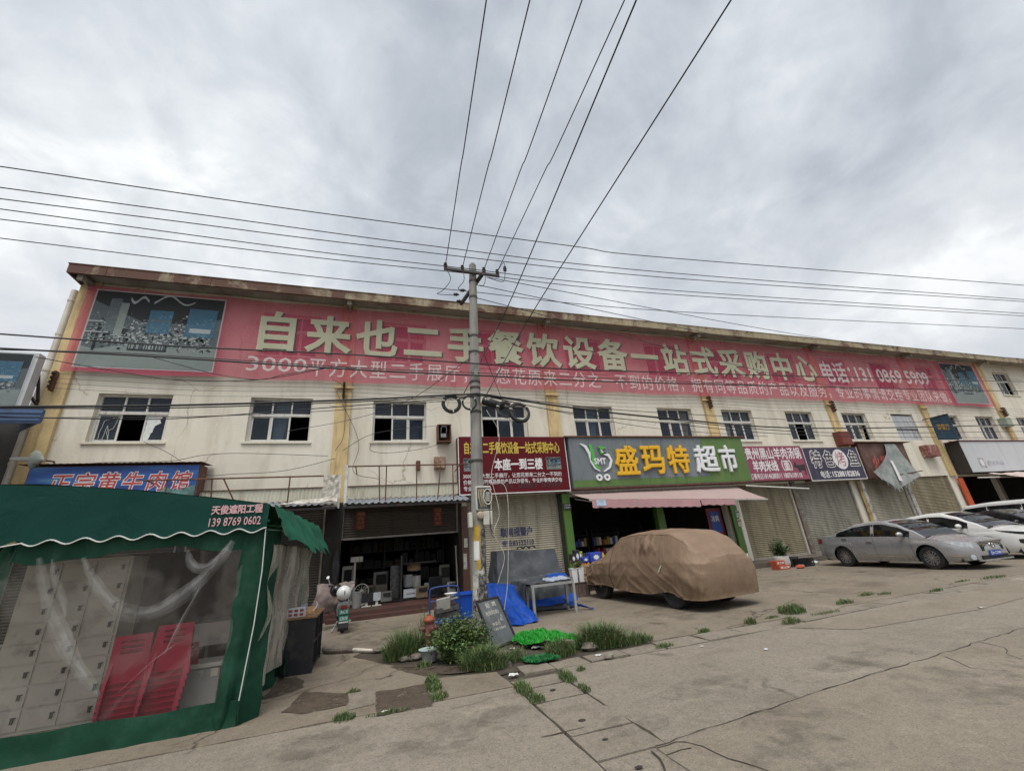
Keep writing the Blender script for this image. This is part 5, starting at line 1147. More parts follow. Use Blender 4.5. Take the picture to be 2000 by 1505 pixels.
g.build('print', mat('dark_red_squares', (.2, .03, .04), .7), eb)
wb = thing('wooden_tray', 'ochre wooden tray lying behind the printed carton on the black cabinet', 'tray', (-1.1, 8.9, .815))
g = MB(); g.obox((-1.1, 8.95, .85), (.13, .03, 0), (-.04, .2, .02), (0, 0, .03)); g.build('base', mat('ochre_plywood', (.36, .21, .08), .6, .15, 4), wb)
g = MB(); g.obox((-1.14, 9.0, .90), (.05, .02, .01), (-.03, .17, .03), (0, 0, .02)); g.build('lining', mat('violet_grey_paper', (.22, .2, .27), .7), wb); 
g = MB(); g.tube(smooth([Vector((-1.02, 8.75, .83)), Vector((-.93, 8.9, .9)), Vector((-.96, 9.1, .97)), Vector((-1.05, 9.2, .9))]), .008, 5); g.build('strap', m_plas, wb)
hs = thing('hose', 'corrugated hose and pale pipe lying across the ground from the cabinet to the kerb', 'hose', (-.5, 9.5, 0))
g = MB(); P_ = smooth([Vector((-.85, 10.0, .06)), Vector((-.72, 9.75, .06)), Vector((-.45, 9.62, .06)), Vector((-.3, 9.55, .05))], 12)
g.tube(P_, [.055 if k % 2 else .043 for k in range(len(P_))], 8); g.build('corrugated_section', mat('muddy_hose', (.16, .14, .115), .8, .3, 8), hs)
g = MB(); g.tube([(-.3, 9.55, .05), (.1, 9.25, .03)], .03, 8); g.build('pipe_section', m_pipe, hs)

# ------------------------------------------------------------------ scooter seen from behind
m_tyre = mat('tyre_rubber', (.018, .018, .019), .8, .2, 9); m_alloy = mat('alloy', (.45, .45, .46), .35, .08, 5, metal=.8)
scx = thing('scooter', 'electric scooter with a quilted wind cover and green plates seen from behind', 'scooter', (-.66, 12.2, 0), R(97))
def wheel2(x): 
    g = MB(); g.lathe([(.13, -.045), (.2, -.05), (.225, -.025), (.23, 0), (.225, .025), (.2, .05), (.13, .045)], (x, 0, .23), (0, 1, 0), 20); o = g.build('wheel', m_tyre, scx, 40, local=True)
    g = MB(); g.lathe([(.0, -.035), (.12, -.04), (.125, .04), (.0, .035)], (x, 0, .23), (0, 1, 0), 14); g.build('rim', m_alloy, o, 40, local=True); return o
wheel2(0); wheel2(1.22)
m_scp = mat('silver_grey_scooter_panel', (.30, .31, .33), .35, .08, 3); m_scb = mat('black_scooter_plastic', (.02, .02, .022), .5, .15, 4)
def ell(w, h, n=10): return [(w * math.cos(2 * math.pi * k / n), h * math.sin(2 * math.pi * k / n)) for k in range(n)]
def loft(mb, secs, n=12):                                  # (x, half width, z centre, half height)
    vs = []
    for x, w_, z, h in secs:
        for (a, b) in ell(w_, h, n): vs.append((x, a, z + b))
    fs = [(i * n + k, i * n + (k + 1) % n, (i + 1) * n + (k + 1) % n, (i + 1) * n + k) for i in range(len(secs) - 1) for k in range(n)]
    fs += [tuple(range(n)), tuple((len(secs) - 1) * n + k for k in range(n))[::-1]]
    mb.add(vs, fs)
g = MB(); loft(g, [(-.28, .05, .66, .04), (-.2, .13, .62, .10), (0, .15, .56, .14), (.25, .15, .48, .16), (.42, .12, .36, .12)]); g.build('tail_body', m_scp, scx, True, local=True)
g = MB(); loft(g, [(.35, .13, .30, .06), (.6, .14, .27, .05), (.85, .13, .29, .06)]); loft(g, [(.85, .16, .45, .2), (.95, .2, .7, .3), (1.05, .12, .85, .2)]); g.build('floor_and_shield', m_scb, scx, True, local=True)
g = MB(); loft(g, [(-.24, .10, .72, .03), (-.1, .14, .73, .04), (.2, .14, .72, .05), (.42, .11, .69, .04)]); g.build('seat', m_scb, scx, True, local=True)
g = MB(); g.tube([(1.2, .06, .23), (1.08, .06, .6), (1.0, 0, 1.0)], .025); g.tube([(1.2, -.06, .23), (1.08, -.06, .6), (1.0, 0, 1.0)], .025); g.tube([(.92, -.34, 1.02), (1.0, -.1, 1.0), (1.0, .1, 1.0), (.92, .34, 1.02)], .018); g.build('handlebar', m_scb, scx, local=True)
m_quilt = mat('brown_quilted_cover', (.20, .155, .14), .9, .25, 7, (.12, .08, .075), .5, 6, bump=.6, bscale=18)
g = MB()
def qf(u, v):
    y = -.30 + .92 * u; return Vector((.98 - .30 * (abs(2 * u - 1) ** 1.5) * (v) - .12 * math.sin(math.pi * v) + .04 * N3(u * 5, v * 5), y * (1 - .12 * v + .2 * N3(v * 3, u * 2)) + .12 * v, 1.06 - (.55 + .25 * u) * v + .10 * N3(u * 3, 4) + .03 * N3(u * 9, v * 6)))
g.grid(qf, 18, 14); g.grid(lambda u, v: qf(u, v) + Vector((.05, 0, 0)), 18, 14); g.build('wind_cover', m_quilt, scx, True, local=True)
g = MB(); g.tube([(.95, .3, 1.02), (.9, .36, 1.2)], .008); g.lathe([(.001, -.006), (.04, -.005), (.04, .006), (.001, .008)], (.9, .37, 1.22), (-1, .6, .5), 14); g.build('mirror', mat('mirror_pale', (.7, .72, .73), .2), scx, True, local=True)
m_plate = mat('green_plate', (.02, .23, .16), .5, .1, 9)
g = MB(); g.obox((-.255, 0, .30), (.012, 0, -.03), (0, .115, 0), (.03, 0, .2)); g.build('mudguard', m_scb, scx, local=True)
for z, nm in ((.47, 'AC5'), (.33, '63818')):
    g = MB(); g.obox((-.275 + (z - .4) * .12, 0, z), (.004, 0, 0), (0, .105, 0), (.0, 0, .055)); pl = g.build('number_plate', m_plate, scx, local=True)
    g = MB(); g.text(nm, (-.283 + (z - .4) * .12, .085, z - .035), (0, -.17, 0), (0, 0, .07), .01); g.build('characters', m_wprint, pl, local=True)
g = MB(); g.obox((-.278, 0, .245), (.003, 0, 0), (0, .105, 0), (0, 0, .02)); g.build('reflector_strip', m_wprint, scx, local=True)
g = MB(); loft(g, [(-.29, .06, .56, .03), (-.25, .08, .56, .04)]); g.build('tail_light', mat('red_lens', (.2, .01, .01), .2), scx, True, local=True)
g = MB(); g.tube([(.3, .1, .22), (.15, .22, .02)], .015); g.tube([(.3, -.1, .2), (-.05, -.16, .24)], .03, 8); g.build('stand_and_swingarm', m_alloy, scx, local=True)
def helmet(label, c, m, slot, sc_=1.0):
    t_ = thing('helmet', label, 'helmet', c); c = Vector(c)
    g = MB(); ax = Vector((.12, -1, .12)).normalized()
    g.lathe([(.15 * sc_, 0), (.165 * sc_, .01), (.155 * sc_, .07), (.12 * sc_, .13), (.06 * sc_, .165), (.001, .17)], c, ax, 24); g.build('shell', m, t_, True)
    if slot: g = MB(); p = c + ax * .171; g.obox(p + Vector((.01, 0, -.01)), (.009, 0, 0), (0, .006, 0), (0, 0, .045)); g.build('vent', m_blk, t_)
    g = MB(); g.tube([c + Vector((.1, 0, -.08)), c + Vector((.12, 0, -.2)), c + Vector((.08, .02, -.26))], .012); g.build('strap', m_plas, t_)
helmet('white helmet with a dark vent hung on the scooter tail', (-.66, 11.98, .88), mat('white_helmet', (.66, .66, .64), .3, .04, 2, bump=0), True)
helmet('black helmet resting on the scooter seat', (-.86, 12.3, .93), mat('glossy_black', (.012, .012, .013), .15, .1, 2, bump=0), False, .9)

# ------------------------------------------------------------------ hydrant, basin, blackboard, tarpaulins, trolley
m_hyd = mat('faded_red_hydrant', (.17, .062, .052), .75, .25, 6, (.09, .05, .04), .5, 7); m_hyc = mat('orange_red_cap', (.25, .06, .026), .6, .2, 6)
hy = thing('fire_hydrant', 'faded red fire hydrant with an orange cap among the weeds', 'fire hydrant', (.97, 8.3, 0))
g = MB(); g.lathe([(.105, 0), (.105, .03), (.065, .035), (.062, .3), (.085, .31), (.085, .34), (.078, .36), (.078, .49), (.085, .5), (.085, .52)], (.97, 8.3, .0), n=20); g.build('barrel', m_hyd, hy, 30)
g = MB(); g.lathe([(.10, .522), (.105, .55), (.085, .585), (.03, .61), (.03, .63), (.001, .632)], (.97, 8.3, 0), n=20); g.build('cap', m_hyc, hy, 30)
for d, r_ in (((.35, -1, 0), .055), ((-1, -.2, 0), .038), ((1, -.1, 0), .038)):
    g = MB(); d = Vector(d).normalized(); g.lathe([(r_ * .8, .06), (r_ * .8, .09), (r_, .092), (r_, .12), (r_ * .5, .13), (r_ * .3, .145)], Vector((.97, 8.3, .42)), d, 14); g.build('outlet', m_hyd, hy, 30)
ba = thing('basin', 'grey plastic basin with a pale rim on the ground before the hydrant', 'basin', (.93, 7.92, 0))
g = MB(); g.lathe([(.11, .01), (.15, .17), (.145, .17), (.105, .02)], (.93, 7.92, 0), n=24); g.build('bowl', mat('grey_plastic_basin', (.25, .26, .25), .5, .15, 5), ba, 40)
g = MB(); g.lathe([(.145, .172), (.175, .172), (.178, .182), (.148, .182)], (.93, 7.92, 0), n=24); g.build('rim', mat('pale_aqua_plastic', (.42, .50, .49), .45, .08, 5), ba, 40)
bl, br_ = Vector((2.03, 8.02, .01)), Vector((2.57, 8.42, .01)); tl, tr = G(930, 1175, .93), G(975, 1168, .95)
tl = F(930, 1175, 8.62); tr = tl + (br_ - bl) * .98
bo = thing('blackboard', 'framed blackboard with chalk writing leaning against the utility pole', 'blackboard', (2.3, 8.2, 0))
n_ = (br_ - bl).cross(tl - bl).normalized(); n_ = -n_ if n_.y > 0 else n_
g = MB(); g.prism([bl, br_, tr, tl], -n_ * .02)
g.build('board', mat('chalkboard', (.075, .085, .09), .5, .2, 2.5, (.16, .17, .175), .5, 2), bo)
g = MB()
for a, b in ((bl, br_), (br_, tr), (tr, tl), (tl, bl)): g.bar(a + n_ * .005, b + n_ * .005, .035, .035, up=n_)
g.build('frame', m_blk, bo)
def onb(s_, u, v, w_, h_, mb, bold=.0): mb.text(s_, bl + (br_ - bl) * u + (tl - bl) * v + n_ * .004, (br_ - bl) * w_, (tl - bl) * h_, bold)
g = MB(); onb('招', .3, .80, .17, .12, g, .01); onb('聘', .6, .81, .17, .12, g, .01); onb('洗碗阿姨2', .18, .64, .6, .10, g); onb('名', .75, .54, .1, .08, g); onb('传菜员', .3, .40, .35, .08, g); onb('1名', .62, .47, .2, .07, g); onb('138 0869', .3, .31, .5, .05, g)
g.build('chalk_writing', mat('chalk', (.48, .45, .38), .9, .3, 40), bo)
m_btarp = mat('blue_tarpaulin', (.006, .055, .32), .5, .3, 3, (.015, .08, .33), .5, 3, bump=.5, bscale=9, spec=.2); m_gtarp = mat('grey_tarpaulin', (.05, .055, .063), .5, .2, 2, (.11, .115, .12), .5, 3, bump=.5, bscale=7)
def drape(mb, base, top, z1, n=48, m=12, fold=.05, seed=0.0, hem=.0):   # cloth over a block: outline at the top, wider outline at the ground
    N_ = len(base)
    def at(poly, u):
        k = (u * N_) % N_; i = int(k); a, b = Vector((*poly[i], 0)), Vector((*poly[(i + 1) % N_], 0)); return a.lerp(b, k - i)
    def fn(u, v):
        a, b = at(top, u), at(base, u); p = a.lerp(b, v ** 1.3); nrm = (b - a).normalized() if (b - a).length > 1e-4 else Vector((0, 0, 0))
        k = fold * v * (math.sin(u * 2 * math.pi * 9 + seed) * .6 + N3(u * 14, v * 2, seed) + 1.2 * (1 - min(1, abs(N3(u * 10 + v, v * 2.5, seed + 2)) * 4)) ** 2) + fold * .5 * N3(u * 6, v * 5, seed + 5) * min(1, v * 4); p = p + nrm * k
        zt = z1(a.x, a.y) if callable(z1) else z1
        p.z = zt * (1 - v) + hem * v + .025 * N3(u * 9, v * 4, seed) + (.03 * abs(N3(u * 22, seed)) if v == 1 else 0); return p
    mb.grid(fn, n, m)
    c0 = sum((at(top, k / 32) for k in range(32)), Vector((0, 0, 0))) / 32
    mb.grid(lambda u, v: (lambda q: Vector((q.x, q.y, (z1(q.x, q.y) if callable(z1) else z1) + .02 * N3(q.x * 6, q.y * 6, seed) * (1 - v) + (.025 * N3(u * 9, 0, seed) if v == 1 else 0))))(c0.lerp(at(top, u), v)), n, 5)
gt = thing('covered_cart', 'tall cart covered with a dark grey tarpaulin in front of the beige shutter', 'covered cart', (4.1, 11.8, 0))
g = MB(); drape(g, [(3.08, 11.35), (5.2, 11.15), (5.3, 12.5), (3.05, 12.5)], [(3.2, 11.75), (4.92, 11.72), (4.95, 12.4), (3.2, 12.4)], lambda x, y: 1.52 - .04 * (x - 3.2), 96, 18, .07, 3, hem=.03); g.build('tarpaulin', m_gtarp, gt, True)
g = MB(); g.grid(lambda u, v: Vector((3.1 + 2.1 * u, 11.28 - .1 * v + .05 * N3(u * 12, v) - .15 * abs(N3(u * 5, 3)) * v, .34 - .16 * v - .05 * math.sin(u * 3) + .03 * N3(u * 9, v * 2))), 40, 3); g.build('blue_stripe', m_btarp, gt, True)
g = MB(); p = Vector((3.9, 11.8, 1.53))
for k in range(3): g.tube(smooth([p + Vector((.18 * k - .1, 0, 0)), p + Vector((.18 * k - .02, -.03, .06)), p + Vector((.18 * k + .1, 0, .01))]), .02, 6)
g.build('rope_knot', m_cable, gt)
bt = thing('covered_goods', 'low heap of goods under a bright blue tarpaulin beside the pole', 'covered goods', (3.0, 10.8, 0))
g = MB(); drape(g, [(2.5, 10.3), (3.0, 9.75), (3.62, 9.95), (3.5, 11.5), (2.55, 11.6)], [(2.65, 10.75), (2.9, 10.6), (3.3, 10.65), (3.35, 11.3), (2.65, 11.4)], lambda x, y: .80 - .1 * (x - 2.65), 90, 16, .09, 7, hem=.02); g.build('tarpaulin', m_btarp, bt, True)
g = MB(); g.grid(lambda u, v: Vector((4.72 + .55 * u + .05 * N3(v * 6), 10.9 - .45 * u * v + .2 * v - .25 * u, .25 * (1 - u) * (.5 + .5 * v) + .04 * abs(N3(u * 8, v * 8)) + .01)), 14, 10); 
sp_ = thing('tarpaulin_corner', 'corner of blue tarpaulin spread on the ground right of the table', 'tarpaulin', (5.0, 10.7, 0)); g.build('sheet', m_btarp, sp_, True)
m_grey = mat('grey_table_metal', (.30, .31, .30), .5, .08, 3, (.2, .19, .17), .4, 4)
tb2 = thing('table', 'grey metal frame table draped with grey cloth before the covered cart', 'table', (4.2, 10.6, 0))
TFL, TFR, TBR, TBL = Vector((3.66, 10.36, .70)), Vector((4.76, 10.42, .70)), Vector((4.79, 10.95, .70)), Vector((3.69, 10.9, .70))
for p in (TFL, TFR, TBR, TBL): g = MB(); g.box(p.x - .03, p.x + .03, p.y - .03, p.y + .03, 0, .66); g.build('leg', m_grey, tb2)
g = MB()
for a, b in ((TFL, TFR), (TFR, TBR), (TBR, TBL), (TBL, TFL)): g.bar(a - Vector((0, 0, .015)), b - Vector((0, 0, .015)), .06, .05)
g.build('apron', m_grey, tb2)
cl = thing('tablecloth', 'crumpled grey and white sheet thrown over the grey metal table', 'sheet', (4.2, 10.7, .72))
def clf(u, v): 
    x, y = 3.5 + 1.3 * u, 10.42 + .75 * v; return Vector((x - .15 * (v > .9), y, .735 + .16 * v * (.4 + .6 * u) + .035 * N3(x * 6, y * 6) + .02 * N3(x * 14, y * 9) - (.10 if u == 0 else 0)))
g = MB(); g.grid(clf, 40, 20); g.grid(lambda u, v: Vector((3.52 - .14 * v + .05 * N3(u * 6, v * 3), 10.42 + .6 * u, .74 - .66 * v)), 14, 10); g.build('sheet', m_gtarp, cl, True)
g = MB(); g.grid(lambda u, v: clf(.42 + .5 * u + .05 * N3(v * 5), .05 + .45 * v) + Vector((0, 0, .018)), 16, 10); g.build('white_patch', mat('bluish_white_sheet', (.32, .36, .43), .6, .15, 5), cl, True)
g = MB(); g.grid(lambda u, v: clf(.6 + .38 * u, .45 + .4 * v) + Vector((0, 0, .02)), 12, 8); g.build('blue_patch', m_btarp, cl, True)
bn_ = thing('bin', 'bright blue plastic bin standing behind the pole', 'bin', (2.27, 11.85, 0))
g = MB(); g.prism([(2.09, 11.7, .02), (2.45, 11.7, .02), (2.45, 12.02, .02), (2.09, 12.02, .02)], (0, 0, .01))
for k in range(4):
    P_ = [(2.07, 11.66), (2.47, 11.66), (2.47, 12.06), (2.07, 12.06)]; Q_ = [(2.02, 11.62), (2.52, 11.62), (2.52, 12.1), (2.02, 12.1)]
    a, b = P_[k], P_[(k + 1) % 4]; c, d = Q_[(k + 1) % 4], Q_[k]; g.quad((*a, .02), (*b, .02), (*c, .58), (*d, .58))
g.build('body', mat('blue_bin_plastic', (.014, .10, .52), .45, .08, 3), bn_)
g = MB(); 
for a, b in (((2.0, 11.6, .58), (2.54, 11.6, .58)), ((2.54, 11.6, .58), (2.54, 12.12, .58)), ((2.54, 12.12, .58), (2.0, 12.12, .58)), ((2.0, 12.12, .58), (2.0, 11.6, .58))): g.bar(a, b, .035, .035)
g.build('rim', mat('blue_bin_plastic', (.014, .10, .52)), bn_)
m_bluep = mat('blue_trolley_paint', (.02, .055, .22), .5, .15, 5)
tr_ = thing('trolley', 'blue push trolley with a tubular handle beside the hydrant weeds', 'trolley', (1.75, 11.0, 0))
g = MB(); g.tube(smooth([Vector((1.36, 11.5, .1)), Vector((1.36, 11.5, .7)), Vector((1.45, 11.5, .8)), Vector((1.75, 11.5, .82)), Vector((2.0, 11.5, .8)), Vector((2.08, 11.5, .7)), Vector((2.08, 11.5, .1))], 6), .02, 8); g.tube([(1.36, 11.5, .5), (2.08, 11.5, .52)], .015, 6); g.build('handle', m_bluep, tr_, True)
g = MB(); 
for k in range(7): x = 1.36 + .12 * k; g.bar((x, 11.5, .16), (x, 10.55, .16), .03, .03)
for y in (10.55, 11.0, 11.5): g.bar((1.34, y, .16), (2.1, y, .16), .035, .035)
g.build('platform', m_bluep, tr_)
for x in (1.42, 2.02):
    for y in (10.65, 11.4): g = MB(); g.lathe([(.02, -.02), (.065, -.02), (.065, .02), (.02, .02)], (x, y, .066), (1, 0, 0), 12); g.build('wheel', m_tyre, tr_)
ld = thing('folded_goods', 'pile of folded boards and a white bowl lying on the blue trolley', 'boards', (1.7, 11.2, .18))
g = MB(); g.box(1.45, 2.0, 11.05, 11.45, .18, .3); g.obox((1.72, 11.2, .36), (.27, .03, .02), (0, .2, 0), (0, 0, .05)); g.build('boards', mat('dark_board_pile', (.08, .07, .065), .8, .4, 6), ld)
g = MB(); g.obox((1.62, 11.0, .48), (.16, .0, .02), (0, .02, .01), (0, -.01, .12)); g.obox((1.72, 11.1, .56), (.25, .0, .02), (0, .1, .0), (0, 0, .015)); g.build('pale_board', mat('pale_board2', (.30, .29, .26), .8, .15, 5), ld)
g = MB(); g.lathe([(.05, .6), (.16, .68), (.15, .68), (.04, .61)], (1.82, 11.15, 0), n=16); g.build('bowl', m_wl, ld)
# ------------------------------------------------------------------ vehicles
def lerp_tab(tab, x):
    if x <= tab[0][0]: return tab[0][1]
    for (a, b), (c, d) in zip(tab[:-1], tab[1:]):
        if x <= c: t_ = (x - a) / (c - a); t_ = t_ * t_ * (3 - 2 * t_) * .5 + t_ * .5; return b + (d - b) * t_
    return tab[-1][1]
m_carglass = NT('car_glass'); m_carglass = m_carglass.done((.006, .007, .008), .04, spec=.38)
m_chrome = mat('chrome', (.62, .62, .63), .15, .05, 3, metal=1.0, bump=0)
m_lens = mat('headlamp_lens', (.42, .44, .46), .1, .3, 14, bump=0, spec=.9)
m_blplate = mat('blue_number_plate', (.015, .05, .30), .4, .1, 5, bump=0)
m_gap = mat('panel_gap_black', (.008, .008, .009), .7, .1, 3, bump=0)
m_taill = mat('red_lens', (.2, .01, .01), .2)
def carpaint(name, col, metal):
    t_ = NT(name); c_ = t_.mix(t_.ramp(t_.noise(2.5, 5, .6), [(.35, 0.0), (.7, .3)]), col, mul(col, .8))
    sepz = t_.n('ShaderNodeSeparateXYZ'); t_.l(t_.map(), sepz.inputs[0])
    dirt_ = t_.mth('MULTIPLY', t_.ramp(sepz.outputs['Z'], [(.15, 1.0), (.55, 0.0)]), t_.ramp(t_.noise(6, 5, .7), [(.3, .1), (.7, .55)]))
    c_ = t_.mix(dirt_, c_, (.20, .165, .125)); t_.p.inputs['Coat Weight'].default_value = .6; t_.p.inputs['Coat Roughness'].default_value = .06
    return t_.done(c_, t_.ramp(t_.noise(4, 5, .6), [(.3, .20), (.7, .34)]), metal)
def wheel(parent, x, y, r, side, w_=.21, rim=m_alloy, spokes=7):
    g = MB(); yo = y + side * w_ / 2
    g.lathe([(r * .66, -w_ / 2), (r * .93, -w_ / 2), (r, -w_ / 2 + .03), (r, w_ / 2 - .03), (r * .93, w_ / 2), (r * .66, w_ / 2), (r * .64, w_ / 2 - .03)], (x, y, r), (0, side, 0), 28)
    o = g.build('wheel', m_tyre, parent, 35, local=True)
    g = MB()
    rr_ = r * .66
    g.lathe([(rr_, .02), (rr_, .085), (rr_ * .92, .09), (rr_ * .9, .03), (.001, .02)], (x, y, r), (0, side, 0), 28)
    for k in range(spokes):
        a = 2 * math.pi * k / spokes; d = Vector((math.cos(a), 0, math.sin(a))); n_ = Vector((-d.z, 0, d.x)); c0 = Vector((x, y + side * .085, r))
        for dv in (-.022, .022): g.prism([c0 + d * .03 + n_ * (dv * .7 - .012), c0 + d * .03 + n_ * (dv * .7 + .012), c0 + d * rr_ * .94 + n_ * (dv * 1.6 + .013), c0 + d * rr_ * .94 + n_ * (dv * 1.6 - .013)], (0, -side * .025, 0))
    g.lathe([(.055, .06), (.05, .095), (.001, .1)], (x, y, r), (0, side, 0), 14)
    g.build('rim', rim, o, 35, local=True); g = MB(); g.lathe([(rr_ * .88, .0), (.001, .004)], (x, y, r), (0, side, 0), 18); g.build('brake_disc', m_gap, o, local=True)
    return o
def make_car(name, label, cat, loc, rot, P, paint, group):
    """body shell lofted along the length, cabin over it, wheels, glass, lamps and trim as parts"""
    t_ = thing(name, label, cat, loc, rot, group)
    L, W, wb, r = P['L'] / 2, P['W'] / 2, P['wb'] / 2, P['r']
    xf, xr = wb + P['oc'], -(P['L'] - wb - P['oc'])
    wx = (wb, -wb)
    belt = [(xr, P['deck'] - .03)] + P['belt'] + [(xf, P['nose'])]
    def hw(x):
        f_ = max(0, (x - (xf - .75)) / .75); b_ = max(0, ((xr + .6) - x) / .6); return W * (1 - .34 * f_ ** 2.6 - .2 * b_ ** 2.6)
    def zbot(x):
        z = P['sill'] + (.05 * max(0, (x - wb - .4) / .5) if x > wb else 0) + (.09 * max(0, (-wb - .4 - x) / .6) if x < -wb else 0)
        for q in wx:
            d = abs(x - q); ra = r + .055
            if d < ra: z = max(z, r + math.sqrt(ra * ra - d * d) * 1.0)
        return z
    def zbelt(x): return lerp_tab(belt, x)
    def surf(x, v, off=0.0):                              # v: 0 sill .. 1 shoulder, right half has +y
        zb, zt = zbot(x), zbelt(x); z = zb + (zt - zb) * v; k = (z - P['sill']) / (zt - P['sill'] + 1e-6)
        y = hw(x) * (.945 + .055 * math.sin(math.pi * min(1, k * .62 + .12)) - .035 * max(0, k - .72) / .28 - (.05 * (1 - k / .25) if k < .25 else 0))
        fl = sum(max(0, 1 - (abs(x - q) / (r + .17)) ** 4) for q in wx) * .018 * (1 if z < r * 2.4 else 0)
        return Vector((x, y + fl + off, z))
    xs = sorted({round(xr + (xf - xr) * k / 52, 3) for k in range(53)} | {round(q + (r + .055) * math.sin(R(a)), 3) for q in wx for a in range(-90, 91, 10)} | {round(q + s_ * (r + .06), 3) for q in wx for s_ in (-1, 1)})
    nv = 8; g = MB()
    for sd in (1, -1):
        vs = [(p.x, sd * p.y, p.z) for x in xs for p in [surf(x, j / nv) for j in range(nv + 1)]]
        n1 = nv + 1; fs = [(i * n1 + j, (i + 1) * n1 + j, (i + 1) * n1 + j + 1, i * n1 + j + 1)[::sd] for i in range(len(xs) - 1) for j in range(nv)]
        g.add(vs, fs)
    def ztop(x):                                           # crown of bonnet and boot lid
        e = min(1, max(0, (xf - x) / .5)); return zbelt(x) + P['crown'] * (e ** .5) * (1 if x > P['cowl'] - .3 else .6)
    nu = 8; vs = []
    for x in xs:
        y1 = surf(x, 1).y
        for j in range(nu + 1): s_ = -1 + 2 * j / nu; vs.append((x, y1 * s_, zbelt(x) + (ztop(x) - zbelt(x)) * (1 - abs(s_) ** 2.2)))
    g.add(vs, [(i * (nu + 1) + j, (i + 1) * (nu + 1) + j, (i + 1) * (nu + 1) + j + 1, i * (nu + 1) + j + 1) for i in range(len(xs) - 1) for j in range(nu)])
    for x, bul in ((xf, .07), (xr, -.06)):                  # rounded nose and tail
        y1 = hw(x); vs, fs = [], []; nz, ny = 8, 12
        for j in range(nz + 1):
            for i in range(ny + 1):
                s_ = -1 + 2 * i / ny; p = surf(x, j / nz); k = (1 - abs(s_) ** 2.5) * math.sin(math.pi * (.12 + .76 * j / nz)) ** .6
                zt_ = (ztop(x) - zbelt(x)) * (1 - abs(s_) ** 2.2) * (j / nz); vs.append((x + bul * k, p.y * s_, p.z + zt_))
        fs = [(j * (ny + 1) + i, j * (ny + 1) + i + 1, (j + 1) * (ny + 1) + i + 1, (j + 1) * (ny + 1) + i) for j in range(nz) for i in range(ny)]
        g.add(vs, fs)
    body = g.build('body', paint, t_, 38, local=True)
    g = MB(); g.box(xr + .25, xf - .25, -W * .86, W * .86, .2, .5)                    # dark underbody and wheel wells
    for q in wx: g.box(q - r - .05, q + r + .05, -W * .62, W * .62, .3, min(zbelt(q) - .06, r * 2 + .1))
    g.build('underbody', m_gap, t_, local=True)
    # cabin
    roof = P['roof']; cx0, cx1 = roof[0][0], roof[-1][0]
    xs2 = [cx0 + (cx1 - cx0) * k / 60 for k in range(61)]
    def zr(x): return max(lerp_tab(roof, x), zbelt(x) + .004)
    def csec(x, k):                                        # k 0..4 side rows, 5..9 over the roof
        zb = zbelt(x); zt = zr(x); h = zt - zb; yb = surf(x, 1).y - .005; yr = yb - P['tumble'] * h
        rows = (0, .07, .45, .80, .93)
        if k < 5: q = rows[k]; return (yb + (yr - yb) * q ** 1.25, zb + h * q * .96)
        s_ = 1 - (k - 4) / 5; return (yr * .985 * s_ if k > 5 else yr * .93, zb + h * .96 + h * .04 * (1 - s_ ** 2) + .012 * min(1, h * 4) * (1 - s_ * s_))
    gb, gg = MB(), MB()
    for sd in (1, -1):
        for i in range(60):
            xa, xb_ = xs2[i], xs2[i + 1]; xm = (xa + xb_) / 2
            for k in range(9):
                pts = []
                for xx, kk in ((xa, k), (xb_, k), (xb_, k + 1), (xa, k + 1)): y, z = csec(xx, kk); pts.append((xx, sd * y, z))
                if k < 4: glass = 1 <= k < 3 and P['dlo'][0] < xm < P['dlo'][1] and not any(abs(xm - q) < .035 for q in P['pillars'])
                else: glass = k >= 5 and (xm > P['ws'] or xm < P['rw'])
                (gg if glass else gb).add(pts[::sd], ((0, 1, 2, 3),))
    gb.build('cabin', P.get('roofmat', paint), t_, 38, local=True); gg.build('window_glass', m_carglass, t_, 38, local=True)
    g = MB()                                               # dark pillars and chrome line under the side windows
    for sd in (1, -1):
        for i in range(60):
            xa, xb_ = xs2[i], xs2[i + 1]
            if P['dlo'][0] - .1 < xa < P['dlo'][1]:
                (ya, za), (yb_, zb_) = csec(xa, 1), csec(xb_, 1); g.add([(xa, sd * (ya + .006), za - .012), (xb_, sd * (yb_ + .006), zb_ - .012), (xb_, sd * (yb_ + .006), zb_ + .008), (xa, sd * (ya + .006), za + .008)][::sd], ((0, 1, 2, 3),))
    g.build('window_trim', m_chrome if P.get('chrome', True) else m_gap, t_, local=True)
    if P.get('bplast'):
        g = MB()
        for sd in (1, -1):
            for q in P['pillars']:
                a, b = csec(q - .035, 1), csec(q - .035, 3); c_, d_ = csec(q + .035, 3), csec(q + .035, 1)
                g.add([(q - .035, sd * (a[0] + .004), a[1]), (q + .035, sd * (d_[0] + .004), d_[1]), (q + .035, sd * (c_[0] + .004), c_[1]), (q - .035, sd * (b[0] + .004), b[1])][::sd], ((0, 1, 2, 3),))
        g.build('pillar_trim', m_gap, t_, local=True)
    for q in wx:
        for sd in (1, -1): wheel(t_, q, sd * (W - .125), r, sd)
    # panel gaps, handles, sill strips, mirrors
    g = MB()
    for sd in (1, -1):
        for x0 in P['gaps']:
            ps = [surf(x0 + P['gaplean'] * j / 10, .06 + .94 * j / 10, .003) for j in range(11)]
            for a, b in zip(ps[:-1], ps[1:]): g.add([(a.x - .004, sd * a.y, a.z), (a.x + .004, sd * a.y, a.z), (b.x + .004, sd * b.y, b.z), (b.x - .004, sd * b.y, b.z)], ((0, 1, 2, 3),))
    for j in range(-10, 10): 
        x_ = P['cowl'] + .02; g.add([(x_, W * .085 * j, ztop(x_) + .004), (x_ + .03, W * .085 * j, ztop(x_) + .0), (x_ + .03, W * .085 * (j + 1), ztop(x_)), (x_, W * .085 * (j + 1), ztop(x_) + .004)], ((0, 1, 2, 3),))
